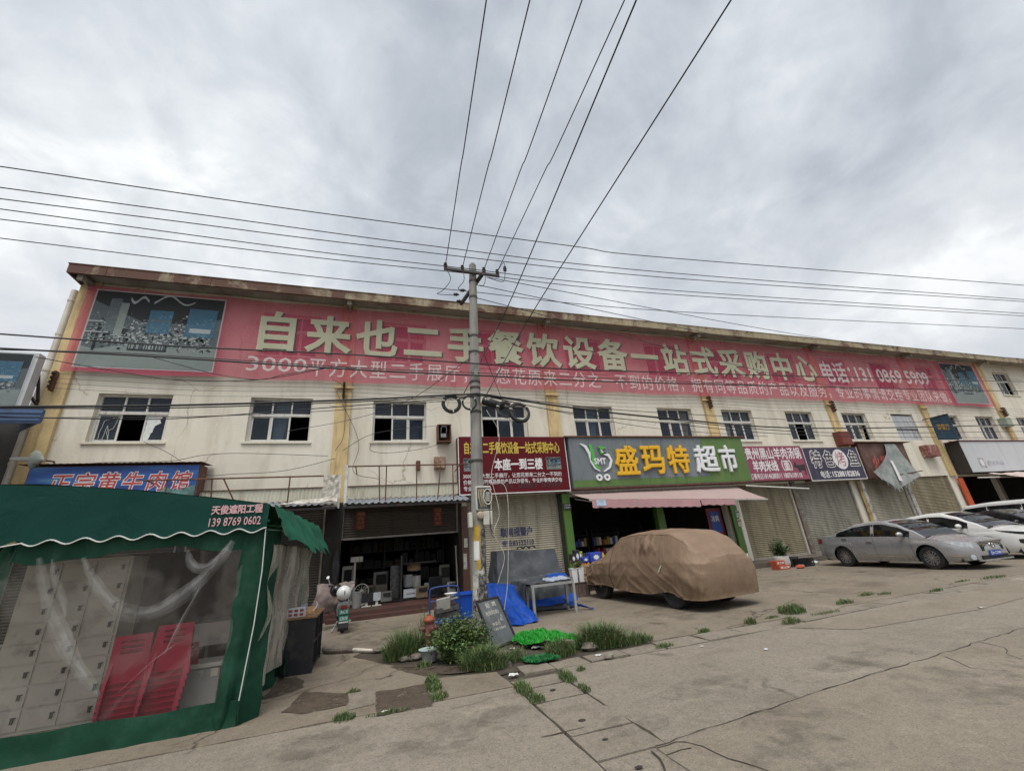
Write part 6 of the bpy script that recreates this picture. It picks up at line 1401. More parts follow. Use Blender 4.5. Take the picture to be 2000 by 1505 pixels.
    g.build('panel_gap', m_gap, t_, local=True)
    for sd in (1, -1):
        for x0 in P['handles']:
            p = surf(x0, .80, 0); g = MB(); g.obox((x0, sd * (p.y + .018), p.z), (.10, 0, 0), (0, .012, 0), (0, 0, .014)); g.build('door_handle', m_chrome if P.get('chrome', True) else paint, t_, bevel=.006, local=True)
        mx = P['mirror']; p = surf(mx, 1); g = MB(); g.ball((mx, sd * (p.y + .13), p.z + .085), (.075, .12, .075), 12, 8); mo = g.build('mirror', paint, t_, True, local=True)
        g = MB(); g.bar((mx + .02, sd * (p.y - .03), p.z + .01), (mx + .01, sd * (p.y + .08), p.z + .05), .06, .03); g.build('mirror_arm', m_gap, mo, local=True)
        g = MB()
        for k in range(8): xa = -wb + r + .18 + k * (P['wb'] - 2 * r - .36) / 8; xb_ = xa + (P['wb'] - 2 * r - .36) / 8; a, b = surf(xa, .20, .006), surf(xb_, .20, .006); c_, d_ = surf(xb_, .25, .008), surf(xa, .25, .008); g.add([(q.x, sd * q.y, q.z) for q in (a, b, c_, d_)], ((0, 1, 2, 3),))
        g.build('sill_strip', m_chrome if P.get('chrome', True) else m_gap, t_, local=True)
    def patch(mb, sd, x0, x1, v0, v1, n=6, taper=0.0, off=.006):
        for i in range(n):
            for j in range(3):
                q = []
                for (a, b) in ((i, j), (i + 1, j), (i + 1, j + 1), (i, j + 1)):
                    u = a / n; xx = x0 + (x1 - x0) * u; lo, hi = v0 + taper * (1 - u) * (v1 - v0), v1; p = surf(xx, lo + (hi - lo) * b / 3, off); q.append((p.x, sd * p.y, p.z))
                mb.add(q[::sd], ((0, 1, 2, 3),))
    for sd in (1, -1):
        g = MB(); patch(g, sd, xf - P['lampl'], xf - .005, P['lampz'][0], P['lampz'][1], 8, .75); g.build('headlight', P.get('lampm', m_lens), t_, True, local=True)
        g = MB(); patch(g, sd, xr + .005, xr + .34, .68, .92, 6, 0); g.build('tail_light', m_taill, t_, True, local=True)
    fz = zbelt(xf)
    if P['face'] == 'saloon':
        g = MB(); gx = xf + .075
        for k in range(5): g.bar((gx - .012 * k + .0, -.40 + .02 * k, fz - .03 - .042 * k), (gx - .012 * k, .40 - .02 * k, fz - .03 - .042 * k), .02, .02)
        g.bar((gx - .02, -.43, fz), (gx - .05, -.33, fz - .24), .03, .025); g.bar((gx - .02, .43, fz), (gx - .05, .33, fz - .24), .03, .025); g.bar((gx, -.43, fz + .01), (gx, .43, fz + .01), .03, .025)
        g.lathe([(.06, 0), (.06, .02), (.045, .02), (.045, 0)], (gx + .01, 0, fz - .11), (1, 0, 0), 18); g.bar((gx + .02, -.06, fz - .11), (gx + .02, .06, fz - .11), .012, .025); g.build('grille', m_chrome, t_, local=True)
        g = MB(); g.box(gx - .09, gx - .02, -.41, .41, fz - .24, fz + .005); g.box(xf + .01, xf + .062, -.48, .48, .235, .36); g.build('grille_backing', m_gap, t_, local=True)
        for sd in (1, -1):
            g = MB(); g.lathe([(.07, 0), (.065, .02), (.001, .022)], (xf - .06, sd * .66, .33), (1, sd * .5, 0), 14); g.build('fog_lamp', m_lens, t_, True, local=True)
            g = MB(); patch(g, sd, xf - .42, xf - .16, .22, .33, 5, .2, .008); g.build('bumper_trim', m_chrome, t_, local=True)
        g = MB(); g.bar((xf + .04, -.62, .24), (xf + .04, .62, .24), .06, .035); g.build('bumper_lip', paint, t_, local=True)
        px_ = xf + .075
    else:
        g = MB(); g.box(xf + .0, xf + .075, -.52, .52, .3, .46); g.bar((xf + .06, -.6, fz - .09), (xf + .06, .6, fz - .09), .03, .05); g.build('grille', m_gap, t_, local=True)
        for sd in (1, -1):
            g = MB(); patch(g, sd, xf - .2, xf - .005, .25, .6, 5, .5, .008); g.build('air_intake', m_gap, t_, local=True)
        g = MB(); g.lathe([(.08, 0), (.08, .03), (.001, .035)], (xf + .06, 0, fz - .09), (1, 0, 0), 18); g.build('badge', m_chrome, t_, local=True)
        px_ = xf + .078
    g = MB(); g.box(px_, px_ + .012, -.22, .22, .34, .48); pl = g.build('number_plate', m_blplate, t_, local=True)
    g = MB(); g.text(P['plate'], (px_ + .014, -.19, .37), (0, .38, 0), (0, 0, .08), .015); g.build('characters', m_wprint, pl, local=True)
    return t_
saloon = dict(L=4.85, W=1.80, wb=2.775, oc=.98, r=.325, sill=.20, deck=1.02, nose=.72, crown=.06, belt=[(-2.0, 1.03), (-1.3, .99), (0, .95), (.85, .93), (1.3, .885), (1.9, .80), (2.2, .745)],
              roof=[(-1.78, 1.02), (-1.3, 1.24), (-.8, 1.40), (-.2, 1.472), (.15, 1.46), (.55, 1.34), (1.0, 1.13), (1.42, .90)], tumble=.42, cowl=1.40, ws=.30, rw=-.80, dlo=(-1.52, .98), pillars=(-.18,), gaps=(1.0, -.16, -1.02), gaplean=-.04,
              handles=(-.32, -1.2), mirror=.82, lampl=.50, lampz=(.66, .99), face='saloon', plate='云A·C7380', bplast=True)
m_silver = carpaint('silver_paint', (.40, .405, .415), .45); m_whitep = carpaint('white_paint', (.66, .66, .64), .0); m_blackp = carpaint('black_paint', (.012, .012, .014), .2)
cgrp = 'cars parked nose out before the shuttered shops'
make_car('parked_car', 'silver saloon car with chrome grille parked nearest', 'car', (16.98, 10.38, 0), R(-96), saloon, m_silver, cgrp)
evw = dict(saloon, L=4.75, W=1.84, oc=.92, r=.34, deck=1.06, nose=.80, crown=.07, belt=[(-2.0, 1.08), (-1.3, 1.04), (0, .99), (.85, .98), (1.3, .95), (1.9, .88), (2.2, .83)],
           roof=[(-1.95, 1.08), (-1.4, 1.32), (-.8, 1.48), (-.2, 1.55), (.2, 1.53), (.6, 1.40), (1.05, 1.18), (1.5, .97)], cowl=1.48, lampl=.62, lampz=(.82, .97), face='plain', plate='云A·D2916', chrome=False, lampm=m_carglass)
make_car('parked_car', 'white car with dark slim headlights parked behind the silver saloon', 'car', (20.35, 10.55, 0), R(-95), evw, m_whitep, cgrp)
make_car('parked_car', 'black saloon car between the white cars', 'car', (23.6, 10.5, 0), R(-94), dict(saloon, plate='云A·90K21', nose=.76), m_blackp, cgrp)
mpv = dict(evw, L=4.95, W=1.87, wb=3.0, oc=.95, r=.345, deck=1.12, nose=.92, crown=.09, belt=[(-2.3, 1.10), (-1.3, 1.09), (0, 1.06), (.9, 1.05), (1.5, 1.04), (2.0, .99), (2.25, .95)],
           roof=[(-2.52, 1.12), (-2.4, 1.50), (-2.1, 1.72), (-1.2, 1.80), (.1, 1.80), (.6, 1.70), (1.2, 1.38), (1.75, 1.06)], cowl=1.72, ws=.45, rw=-2.3, dlo=(-2.2, 1.25), pillars=(-.15, -1.25), mirror=1.05, gaps=(1.15, -.1, -1.2), handles=(.05, -.3), plate='云A·5H66Q', tumble=.2)
make_car('parked_van', 'tall white people carrier with dark side windows parked farthest', 'people carrier', (27.3, 10.9, 0), R(-94), mpv, m_whitep, cgrp)

# ------------------------------------------------------------------ estate car under a fitted brown cover
t = NT('brown_cover_cloth')
c = t.mix(t.ramp(t.noise(1.2, 5, .6), [(.3, 0.0), (.7, 1.0)]), (.19, .128, .085), (.25, .172, .118))
sz = t.n('ShaderNodeSeparateXYZ'); t.l(t.map(), sz.inputs[0])
c = t.mix(t.mth('MULTIPLY', t.ramp(sz.outputs['Z'], [(.3, 1.0), (.9, 0.0)]), t.ramp(t.noise(2, 6, .7), [(.4, 0.0), (.7, .5)])), c, (.15, .10, .048))
c = t.mix(t.ramp(t.noise(2.2, 6, .7, off=(4, 1, 0)), [(.55, 0.0), (.75, .5)]), c, (.26, .18, .13))
t.bump(t.mth('ADD', t.noise(2.2, 4, .55, sc=(1, 1, .6), dist=1.0), t.mth('MULTIPLY', t.noise(9, 3, .5, sc=(1, 1, .25)), .25)), .8, .06); m_cover = t.done(c, .58, spec=.3)
cv = thing('covered_car', 'car under a fitted brown dust cover parked before the supermarket', 'car', (7.33, 10.62, 0), R(95.5))
CL0, CL1, CWB, CRR = -2.42, 2.45, 1.48, .36
topz = [(-2.44, 1.10), (-2.3, 1.27), (-2.0, 1.52), (-1.6, 1.68), (-.9, 1.735), (-.2, 1.73), (.35, 1.66), (.9, 1.40), (1.35, 1.13), (1.9, 1.04), (2.25, .95), (2.45, .80)]
hemz = [(-2.44, .24), (-2.0, .24), (-1.4, .36), (-.6, .27), (.4, .31), (1.2, .40), (1.9, .36), (2.45, .34)]
def cw(x):
    f_ = max(0, (x - 1.75) / .7); b_ = max(0, (-1.95 - x) / .5); return .95 * math.sqrt(max(.02, 1 - .72 * f_ ** 2.4 - .34 * b_ ** 3))
def cov(u, v):
    x = CL0 + (CL1 - CL0) * u; s_ = -1 + 2 * v; a = abs(s_); sg = 1 if s_ >= 0 else -1
    zt, zh, w_ = lerp_tab(topz, x), lerp_tab(hemz, x), cw(x)
    cab = max(0, min(1, (zt - 1.1) / .5))
    # section: crown -> roof edge -> shoulder -> hem
    k = (a, )
    sec = [(0, 0, zt), (.36, w_ * (.74 - .04 * cab), zt - .05), (.44, w_ * (.82 - .05 * cab), zt - .11), (.62, w_ * (.99), max(zh + .5, 1.0 - .05 * (1 - cab)) if zt > 1.06 else zt - .18), (.80, w_ * 1.02, .68), (1.0, w_ * .97, zh)]
    for (p, q) in zip(sec[:-1], sec[1:]):
        if a <= q[0]: t_ = (a - p[0]) / (q[0] - p[0]); y = p[1] + (q[1] - p[1]) * t_; z = p[2] + (q[2] - p[2]) * t_; break
    low = max(0, (a - .5) / .5); rear = max(0, min(1, (-1.0 - x) / 1.0)); front = max(0, min(1, (x - .9) / 1.2))
    n1 = N3(x * 2.0 + z * 1.2 * (1 if x < 0 else -1), z * 2.2, sg * 3); n2 = N3((x + z * .7) * 9, z * 1.1, sg * 5); n3 = N3((x * .6 + z * 1.6) * 6, x * 1.4, sg * 7)
    rid = lambda q: (1 - min(1, abs(q) * 3.2)) ** 2
    n4 = N3(x * 1.7 + z * 2.6 * (1 if x > 0 else -1), z * .8 - x * .5, sg * 9); n5 = N3((x + z * .35) * 11, z * .7, sg * 4)
    d = .03 * n1 * (.25 + low) + .034 * rid(n4) * (.12 + .8 * low) + .036 * n5 * low * rear + .02 * rid(n5 * 1.3) * low * (rear + .25 * front) + .038 * rid(N3(x * 2.2 - z * 2.4, z * 2 + x, sg * 2)) * (.15 + low * front * 1.6)
    lump = math.exp(-(((x + .85) / .42) ** 2 + ((z - 1.40) / .20) ** 2)) if sg > 0 else 0
    d += lump * (.05 + .11 * rid(N3(x * 5.5 + z * 2, z * 1.6, 2.0)) + .07 * N3(x * 8, z * 5))
    sagk = -.035 * low * abs(math.sin(x * 1.1)) * (1 - rear)
    return Vector((x - rear * .0, sg * (y + d + sagk), z + .012 * N3(x * 3, y * 3 * sg, 9) + .02 * d))
def cov2(u, v):                                            # closes the ends with rounding
    p = cov(u, v); e = .0
    return p
g = MB(); g.grid(cov, 150, 120)
def capn(x_u, bul):
    def fn(u, v):
        a = cov(x_u, .0 + v); b = cov(x_u, 1 - v); m_ = (a + b) / 2; k = u
        p = a.lerp(b, k); dz = (4 * k * (1 - k)); p.x += bul * (dz ** .45) * (.55 + .45 * math.sin(math.pi * min(1, max(0, (p.z - .3) / .9)))) + .018 * N3(p.y * 9, p.z * 1.5, 4) * dz; return p
    g.grid(lambda u, v: fn(u, v * .5), 40, 60)
capn(0, -.16); capn(1, .10)
g.build('cover', m_cover, cv, True, local=True)
g = MB(); g.tube([cov(.645 + .012 * math.sin(k * .5), v) + Vector((0, .008, .003)) for k, v in ((k, 1 - .6 * k / 24) for k in range(25))], .008, 5); g.build('seam', mat('dark_brown_seam', (.06, .035, .02), .7), cv, local=True)
g = MB(); g.tube([cov(k / 60, 1.0) + Vector((0, .005, 0)) for k in range(61)], .012, 5); g.tube([cov(k / 60, 0.0) for k in range(61)], .012, 5); g.build('elastic_hem', m_cover, cv, local=True)
for vv in (.715, .285):
    g = MB(); g.tube([cov(.06 + .80 * k / 60, vv) + Vector((0, .004 if vv > .5 else -.004, .004)) for k in range(61)], .006, 5); g.build('seam', m_cover, cv, local=True)
for uu in (.30, .80):
    g = MB(); g.tube([cov(uu, .02 + .96 * k / 60) * 1.0 + Vector((0, -.005 if k < 30 else .005, .003)) for k in range(61)], .005, 5); g.build('seam', m_cover, cv, local=True)
m_refl = mat('pale_green_reflector', (.50, .60, .42), .4, .1, 9)
for uu in (.215,):
    g = MB(); ps = [cov(uu - .0 + .003 * k, .83 + .0055 * k) + Vector((0, .02, 0)) for k in range(9)]
    for a, b in zip(ps[:-1], ps[1:]): g.quad(a + Vector((-.02, 0, 0)), a + Vector((.02, 0, 0)), b + Vector((.02, 0, 0)), b + Vector((-.02, 0, 0)))
    g.build('reflective_strap', m_refl, cv, local=True)
g = MB(); p = cov(.0, .14); g.obox((-2.42, -.72, .98), (.01, 0, 0), (0, .02, 0), (0, 0, .07)); g.build('reflective_strap', m_refl, cv, local=True)
m_dalloy = mat('grey_alloy', (.34, .34, .35), .4, .1, 5, metal=.7)
for x in (CWB, -CWB):
    for sd in (1, -1): wheel(cv, x, sd * .735, CRR, sd, .24, m_dalloy, 5)
g = MB(); g.box(-1.9, 2.1, -.8, .8, .30, .55); g.build('underbody', m_gap, cv, local=True)
# ------------------------------------------------------------------ weeds, bush, artificial turf, stones, litter
m_gr1 = mat('grass_green', (.045, .095, .022), .7, .25, 6, bump=0); m_gr2 = mat('grass_pale', (.10, .15, .045), .7, .25, 6, bump=0); m_gr3 = mat('grass_straw', (.24, .20, .09), .8, .25, 6, bump=0)
m_leaf1 = mat('leaf_green', (.085, .145, .028), .6, .3, 5, bump=0); m_leaf2 = mat('leaf_dark', (.022, .06, .012), .6, .3, 5, bump=0); m_stem = mat('stem_brown', (.09, .07, .035), .8)
def blades(mb, spots, h, rr, lean=.5, wid=.006, mats=3):
    for (x, y, s_) in spots:
        a = rr.uniform(0, 2 * math.pi); hh = h * s_ * rr.uniform(.45, 1.15); l = lean * rr.uniform(.3, 1.2) * hh; d = Vector((math.cos(a), math.sin(a), 0)); sd = Vector((-d.y, d.x, 0)) * wid * rr.uniform(.6, 1.3)
        b = Vector((x, y, 0)); p1 = b + d * l * .25 + Vector((0, 0, hh * .55)); p2 = b + d * l * .62 + Vector((0, 0, hh * .9)); p3 = b + d * l * 1.05 + Vector((0, 0, hh * .93))
        mb.cur = rr.choices(range(3), (6, 3, 1))[0]
        mb.add([b - sd, b + sd, p1 + sd, p1 - sd, p2 + sd * .7, p2 - sd * .7, p3], ((0, 1, 2, 3), (3, 2, 4, 5), (5, 4, 6)))
def tuft(label, x, y, rx, ry, h, n, seed, group='grass tufts growing from the cracks', name='grass_tuft', lean=.6, wid=.0036, edge=None):
    n = int(n * 1.25); lean *= 1.25; h *= .84
    rr = random.Random(seed); sp = []
    while len(sp) < n:
        a, r_ = rr.uniform(0, 2 * math.pi), rr.random() ** .6
        px, py = r_ * math.cos(a) * rx, r_ * math.sin(a) * ry; sp.append((x + px, y + py, 1.1 - .5 * r_ + .25 * N3((x + px) * 3, (y + py) * 3, seed)))
    g = MB(); blades(g, sp, h, rr, lean, wid); return tag(g.build(name, [m_gr1, m_gr2, m_gr3]), label, 'grass', group)
tuft('tall grass clump left of the fire hydrant', .58, 8.5, .36, .32, .52, 1100, 1, 'weeds round the pole', lean=.85)
tuft('grass clump just behind the fire hydrant', 1.0, 8.75, .22, .2, .75, 260, 2, 'weeds round the pole', lean=.4)
tuft('dense grass clump in front of the leafy bush', 1.62, 7.08, .36, .22, .36, 900, 3, 'weeds round the pole', lean=1.1)
tuft('grass spreading over the kerb corner right of the bush', 1.72, 6.95, .28, .18, .24, 380, 4, 'weeds round the pole', lean=1.0)
tuft('tall grass clump right of the bright green turf', 3.62, 7.12, .42, .26, .40, 1500, 5, 'weeds round the pole', lean=1.0)
tuft('lower grass trailing right along the kerb from the tall clump', 4.05, 6.92, .45, .14, .2, 480, 6, 'weeds round the pole', lean=.9)
tuft('sparse olive weeds between the two pieces of turf', 2.85, 7.0, .26, .2, .28, 420, 7, 'weeds round the pole', lean=.8)
tuft('small weeds among the stones by the white litter', 2.15, 7.15, .2, .15, .2, 220, 8, 'weeds round the pole', lean=.8)
rr = random.Random(5)
for k, (px, py, rx, ry, h, n, nm) in enumerate(((846, 1340, .10, .32, .16, 420, 'grass strip at the right edge of the mud pit'), (857, 1362, .12, .12, .10, 160, 'short grass at the near right corner of the mud pit'), (672, 1404, .12, .1, .12, 160, 'small tuft at the near left corner of the mud pit'), (690, 1352, .1, .06, .07, 90, 'tiny tuft on the far left edge of the mud pit'), (760, 1392, .25, .04, .06, 110, 'low grass line along the near edge of the mud pit'), (828, 1302, .13, .1, .14, 150, 'small tuft below the basin'),
        (1022, 1348, .09, .28, .13, 300, 'grass strip along the left side of the drain covers'), (1048, 1368, .1, .1, .1, 130, 'short grass at the left side of the second drain cover'), (1108, 1326, .1, .2, .13, 220, 'grass strip along the right side of the drain covers'), (1142, 1345, .06, .14, .09, 110, 'thin grass farther down the right side of the drain covers'), (1135, 1308, .07, .05, .08, 60, 'tiny tuft between kerb slabs near the drain'),
        (1548, 1196, .26, .22, .30, 420, 'largest grass tuft standing on the kerb right of the covered car'), (1545, 1216, .2, .1, .16, 170, 'lower tuft just below the largest kerb tuft'), (1466, 1217, .12, .08, .18, 130, 'small tuft at the kerb behind the covered car'), (1375, 1234, .12, .06, .13, 110, 'low tuft on the kerb below the covered car'), (1300, 1262, .2, .06, .1, 130, 'thin grass at the kerb end nearest the tall clump'), (1508, 1206, .18, .05, .07, 90, 'flat grass left of the largest kerb tuft'),
        (1650, 1178, .25, .1, .17, 160, 'tuft at the kerb below the silver car tail'), (1692, 1162, .25, .08, .13, 140, 'tuft at the kerb below the silver car doors'), (1728, 1160, .2, .08, .1, 110, 'tuft at the kerb below the silver car front wheel'), (1828, 1154, .25, .06, .1, 100, 'tuft at the road side of the kerb before the silver car nose'), (1612, 1197, .4, .06, .08, 130, 'flat grass between the kerb slabs in the middle'), (1940, 1128, .5, .1, .1, 150, 'grass at the kerb farthest right'), (1880, 1135, .3, .06, .08, 100, 'thin grass at the kerb before the white car'))):
    p = G(px, py); tuft(nm, p.x, p.y, rx, ry, h * (.78 if k > 10 else .95), n, 20 + k)
def bush(name, label, cat, c, rx, ry, h, n, seed, leaf=.045, mats=None, group=None, z0=0.0):
    rr = random.Random(seed); t_ = thing(name, label, cat, (c[0], c[1], z0), 0, group); g, gs = MB(), MB()
    for k in range(max(8, n // 40)):
        a = rr.uniform(0, 2 * math.pi); r_ = rr.random() ** .5; tip = Vector((c[0] + rx * r_ * math.cos(a), c[1] + ry * r_ * math.sin(a), z0 + h * (1.05 - .55 * r_ * r_) * rr.uniform(.6, 1.05))); b = Vector((c[0] + .25 * rx * r_ * math.cos(a), c[1] + .25 * ry * r_ * math.sin(a), z0))
        md = b.lerp(tip, .5) + Vector((0, 0, .06 * h)); gs.tube([b, md, tip], [.006, .004, .002], 4)
        for j in range(40):
            t__ = rr.uniform(.05, 1.0); p = (b.lerp(md, t__ * 2) if t__ < .5 else md.lerp(tip, t__ * 2 - 1)) + Vector((rr.gauss(0, .05), rr.gauss(0, .05), rr.gauss(0, .035))) * (rx / .4)
            d = Vector((rr.gauss(0, 1), rr.gauss(0, 1), rr.gauss(.1, .6))).normalized(); up = Vector((rr.gauss(0, .5), rr.gauss(0, .5), 1)).normalized(); sd = d.cross(up).normalized(); l = leaf * rr.uniform(.6, 1.3); g.cur = rr.choices((0, 1, 2), (5, 4, 1))[0]
            g.add([p, p + d * l * .5 + sd * l * .34 + up * .15 * l, p + d * l, p + d * l * .5 - sd * l * .34 + up * .15 * l], ((0, 1, 2, 3),))
    g.build('foliage', mats or [m_leaf1, m_leaf2, m_gr2], t_); gs.build('stem', m_stem, t_); return t_
bush('bush', 'leafy green bush growing between the hydrant and the blackboard', 'bush', (1.40, 7.72), .52, .42, .64, 7600, 31, .047)
# bright green artificial turf thrown down beside the blackboard
t = NT('artificial_turf_green'); m_turf = t.done(t.ramp(t.noise(40, 2, .6), [(.3, (.006, .24, .012)), (.7, (.02, .42, .03))]), .5)
t = NT('artificial_turf_dark'); m_turf2 = t.done(t.ramp(t.noise(40, 2, .6), [(.3, (.005, .12, .025)), (.7, (.012, .22, .05))]), .5)
def turf(label, outline, hf, n, m, seed, bl=.05):
    rr = random.Random(seed); o = wob(outline, .04, .12, seed); xs = [p.x for p in o]; ys = [p.y for p in o]; t_ = thing('artificial_turf', label, 'artificial turf', ((min(xs) + max(xs)) / 2, (min(ys) + max(ys)) / 2, 0), 0, 'pieces of artificial turf on the ground')
    def inside(x, y):
        c_ = False; j = len(o) - 1
        for i in range(len(o)):
            if (o[i].y > y) != (o[j].y > y) and x < (o[j].x - o[i].x) * (y - o[i].y) / (o[j].y - o[i].y) + o[i].x: c_ = not c_
            j = i
        return c_
    g = MB(); N_ = 26
    for i in range(N_):
        for j in range(N_):
            x0_, x1_ = min(xs) + (max(xs) - min(xs)) * i / N_, min(xs) + (max(xs) - min(xs)) * (i + 1) / N_; y0_, y1_ = min(ys) + (max(ys) - min(ys)) * j / N_, min(ys) + (max(ys) - min(ys)) * (j + 1) / N_
            if inside((x0_ + x1_) / 2, (y0_ + y1_) / 2): g.add([(x, y, hf(x, y)) for x, y in ((x0_, y0_), (x1_, y0_), (x1_, y1_), (x0_, y1_))], ((0, 1, 2, 3),))
    g.build('backing', m, t_)
    g = MB(); k = 0
    while k < n:
        x, y = rr.uniform(min(xs), max(xs)), rr.uniform(min(ys), max(ys))
        if not inside(x, y): continue
        k += 1; b = Vector((x, y, hf(x, y) - .005)); a = rr.uniform(0, 6.28); d = Vector((math.cos(a), math.sin(a), 0)); sd = Vector((-d.y, d.x, 0)) * .005; l = bl * rr.uniform(.6, 1.3); q = b + d * l * .6 + Vector((0, 0, l)); g.add([b - sd, b + sd, q], ((0, 1, 2),))
    g.build('pile', m, t_)
turf('long crumpled strip of vivid green artificial turf beside the blackboard', [(2.42, 8.2), (2.62, 8.42), (3.0, 8.1), (3.35, 7.65), (3.5, 7.25), (3.2, 7.2), (2.85, 7.35), (2.5, 7.7)], lambda x, y: .03 + .11 * max(0, math.sin((x - 2.35) * 2.6)) * (1 + .4 * N3(x * 4, y * 4)) + .05 * abs(N3(x * 6, y * 6, 2)), 5200, m_turf, 3)
turf('small square mat of darker green artificial turf on the kerb', [(2.2, 7.02), (2.62, 7.02), (2.72, 6.72), (2.32, 6.66), (2.18, 6.82)], lambda x, y: .03 + .02 * abs(N3(x * 7, y * 7)), 2600, m_turf2, 4, .035)
# stones and litter
m_stone = mat('rubble_stone', (.21, .18, .15), .9, .25, 6, (.1, .08, .06), .5, 5, bump=.6, bscale=25)
def stone(label, x, y, r_, seed, sq=.6, name='stone', m=None):
    rr = random.Random(seed); t_ = bpy.data.meshes.new('s'); bpy.data.meshes.remove(t_)
    g = MB()
    def fn(u, v):
        t_, p = 2 * math.pi * u, math.pi * (v - .5); d = Vector((math.cos(p) * math.cos(t_), math.cos(p) * math.sin(t_), math.sin(p))); k = 1 + .35 * mnoise.noise(d * 1.6 + Vector((seed, 0, 0))) + .12 * mnoise.noise(d * 4 + Vector((seed, 2, 0))); k = round(k * 9) / 9 * .5 + k * .5
        return Vector((x, y, r_ * sq * .8)) + Vector((d.x * k * r_ * 1.25, d.y * k * r_, d.z * k * r_ * sq))
    g.grid(fn, 14, 9); return tag(g.build(name, m or m_stone, None, 30), label, 'stone' if name == 'stone' else 'scrap', 'stones round the planted corner' if name == 'stone' else 'scraps lying on the ground')
for k, (px, py, r_, nm) in enumerate(((1152, 1268, .11, 'largest angular stone on the kerb below the tall grass'), (1190, 1285, .06, 'small brown stone at the road edge below the large stone'), (1017, 1286, .07, 'grey stone beside the white litter'), (812, 1287, .09, 'flat stone left of the basin'), (768, 1278, .12, 'long kerb stone left of the hydrant weeds'), (790, 1290, .07, 'rounded stone between the kerb stone and the basin'), (970, 1285, .10, 'broken kerb piece under the blackboard'), (985, 1280, .08, 'broken stone right of the blackboard foot'), (742, 1272, .10, 'kerb stone at the end of the pale pipe'))):
    p = G(px, py); stone(nm, p.x, p.y, r_, k + 2.5)
m_litter = mat('white_litter', (.55, .55, .54), .7, .1, 9)
for k, (px, py, r_, nm) in enumerate(((1050, 1266, .10, 'crumpled white plastic bag beside the turf'), (1005, 1318, .07, 'white paper scrap at the corner of the drain'), (1170, 1280, .05, 'white scrap near the large stone'), (1000, 1267, .05, 'small white scrap under the blackboard'), (1372, 1262, .03, 'white paper bit on the road below the kerb'), (1495, 1268, .03, 'lone white bit on the open road'), (752, 1390, .04, 'white scrap lying in the mud pit'), (1916, 1187, .05, 'pale scrap on the road far right'))):
    p = G(px, py); g = MB(); rr = random.Random(k)
    ol = [(p.x + r_ * rr.uniform(.5, 1.3) * math.cos(R(a)), p.y + r_ * rr.uniform(.4, 1.1) * math.sin(R(a)), rr.uniform(.004, .5 * r_)) for a in range(0, 360, 30)]
    for j in range(12): g.add([(p.x + r_ * .15 * N3(k, 3), p.y, r_ * .35), ol[j], ol[(j + 1) % 12]], ((0, 1, 2),))
    tag(g.build('scrap', m_litter), nm, 'scrap', 'scraps lying on the ground')

# ------------------------------------------------------------------ goods at the supermarket door and at the closed shops
m_card = mat('cardboard', (.30, .20, .115), .85, .15, 4, (.2, .13, .08), .4, 4); m_crate = mat('fruit_crate_wood', (.36, .26, .15), .8, .15, 5)
def crate(label, x0, x1, y0, y1, z0, z1, m, slats=2, group='crates at the supermarket door', goods=None, cat='crate', name='crate'):
    t_ = thing(name, label, cat, ((x0 + x1) / 2, (y0 + y1) / 2, z0), 0, group); g = MB(); e = .015; sh = (z1 - z0) / slats
    for k in range(slats):
        a, b = z0 + sh * k + .006, z0 + sh * (k + 1) - .018
        g.box(x0, x1, y0, y0 + e, a, b); g.box(x0, x1, y1 - e, y1, a, b); g.box(x0, x0 + e, y0 + e, y1 - e, a, b); g.box(x1 - e, x1, y0 + e, y1 - e, a, b)
    g.box(x0 + e, x1 - e, y0 + e, y1 - e, z0 + .002, z0 + .015)
    for x in (x0 + .001, x1 - .035): g.box(x, x + .034, y0 - .012, y0 - .001, z0, z1)
    g.build('slats', m, t_)
    if goods:
        g = MB(); rr = random.Random(int(x0 * 100)); 
        for k in range(14): g.ball((rr.uniform(x0 + .06, x1 - .06), rr.uniform(y0 + .06, y1 - .06), z1 - .03 + rr.uniform(-.02, .03)), .05, 8, 6)
        g.build('contents', goods, t_, True)
    return t_
m_or = mat('orange_fruit', (.45, .16, .02), .6, .2, 9); m_redg = mat('red_pack', (.42, .03, .03), .5, .3, 9); m_blg = mat('blue_pack', (.02, .05, .36), .45, .3, 7)
gy = 13.9
def sx(px, py, Y): return F(px, py, Y)
p0, p1 = sx(1128, 1110, gy), sx(1158, 1110, gy)
crate('lower wooden fruit crate of the pile left of the covered car', p0.x, p1.x, gy, gy + .4, .21, .5, m_crate, 3, goods=m_or)
crate('upper wooden fruit crate of the pile left of the covered car', p0.x, p1.x, gy, gy + .4, .55, .86, m_crate, 3, goods=m_or)
t_ = thing('shelf_stand', 'low display stand carrying the fruit crates at the supermarket door', 'stand', (p0.x, gy, .2)); g = MB(); g.box(p0.x - .05, p1.x + .9, gy + .02, gy + .42, .505, .54)
for x in (p0.x - .04, p1.x + .85): g.box(x, x + .04, gy + .05, gy + .4, .2, .504)
g.build('shelf', m_card, t_)
def pack(label, x0, x1, y0, y1, z0, z1, m, m2, s_=None, cat='pack', group='packs of goods at the supermarket door'):
    t_ = thing('goods_pack', label, cat, ((x0 + x1) / 2, y0, z0), 0, group); g = MB(); g.box(x0, x1, y0, y1, z0, z1); g.build('wrapper', m, t_, bevel=.02)
    g = MB(); w_, h_ = (x1 - x0), (z1 - z0); o_ = [((x0 + x1) / 2 + w_ * .3 * math.cos(R(a)) * (1 if a % 40 else .6), y0 - .004, (z0 + z1) / 2 + h_ * .3 * math.sin(R(a)) * (1 if a % 40 else .6)) for a in range(0, 360, 20)]; g.poly(o_[::-1] if False else o_); g.build('print', m2, t_); return t_
x = p0.x
pack('small blue pack with a white burst on the upper crate', x + .25, x + .52, gy + .05, gy + .3, .9, 1.08, m_blg, m_wl)
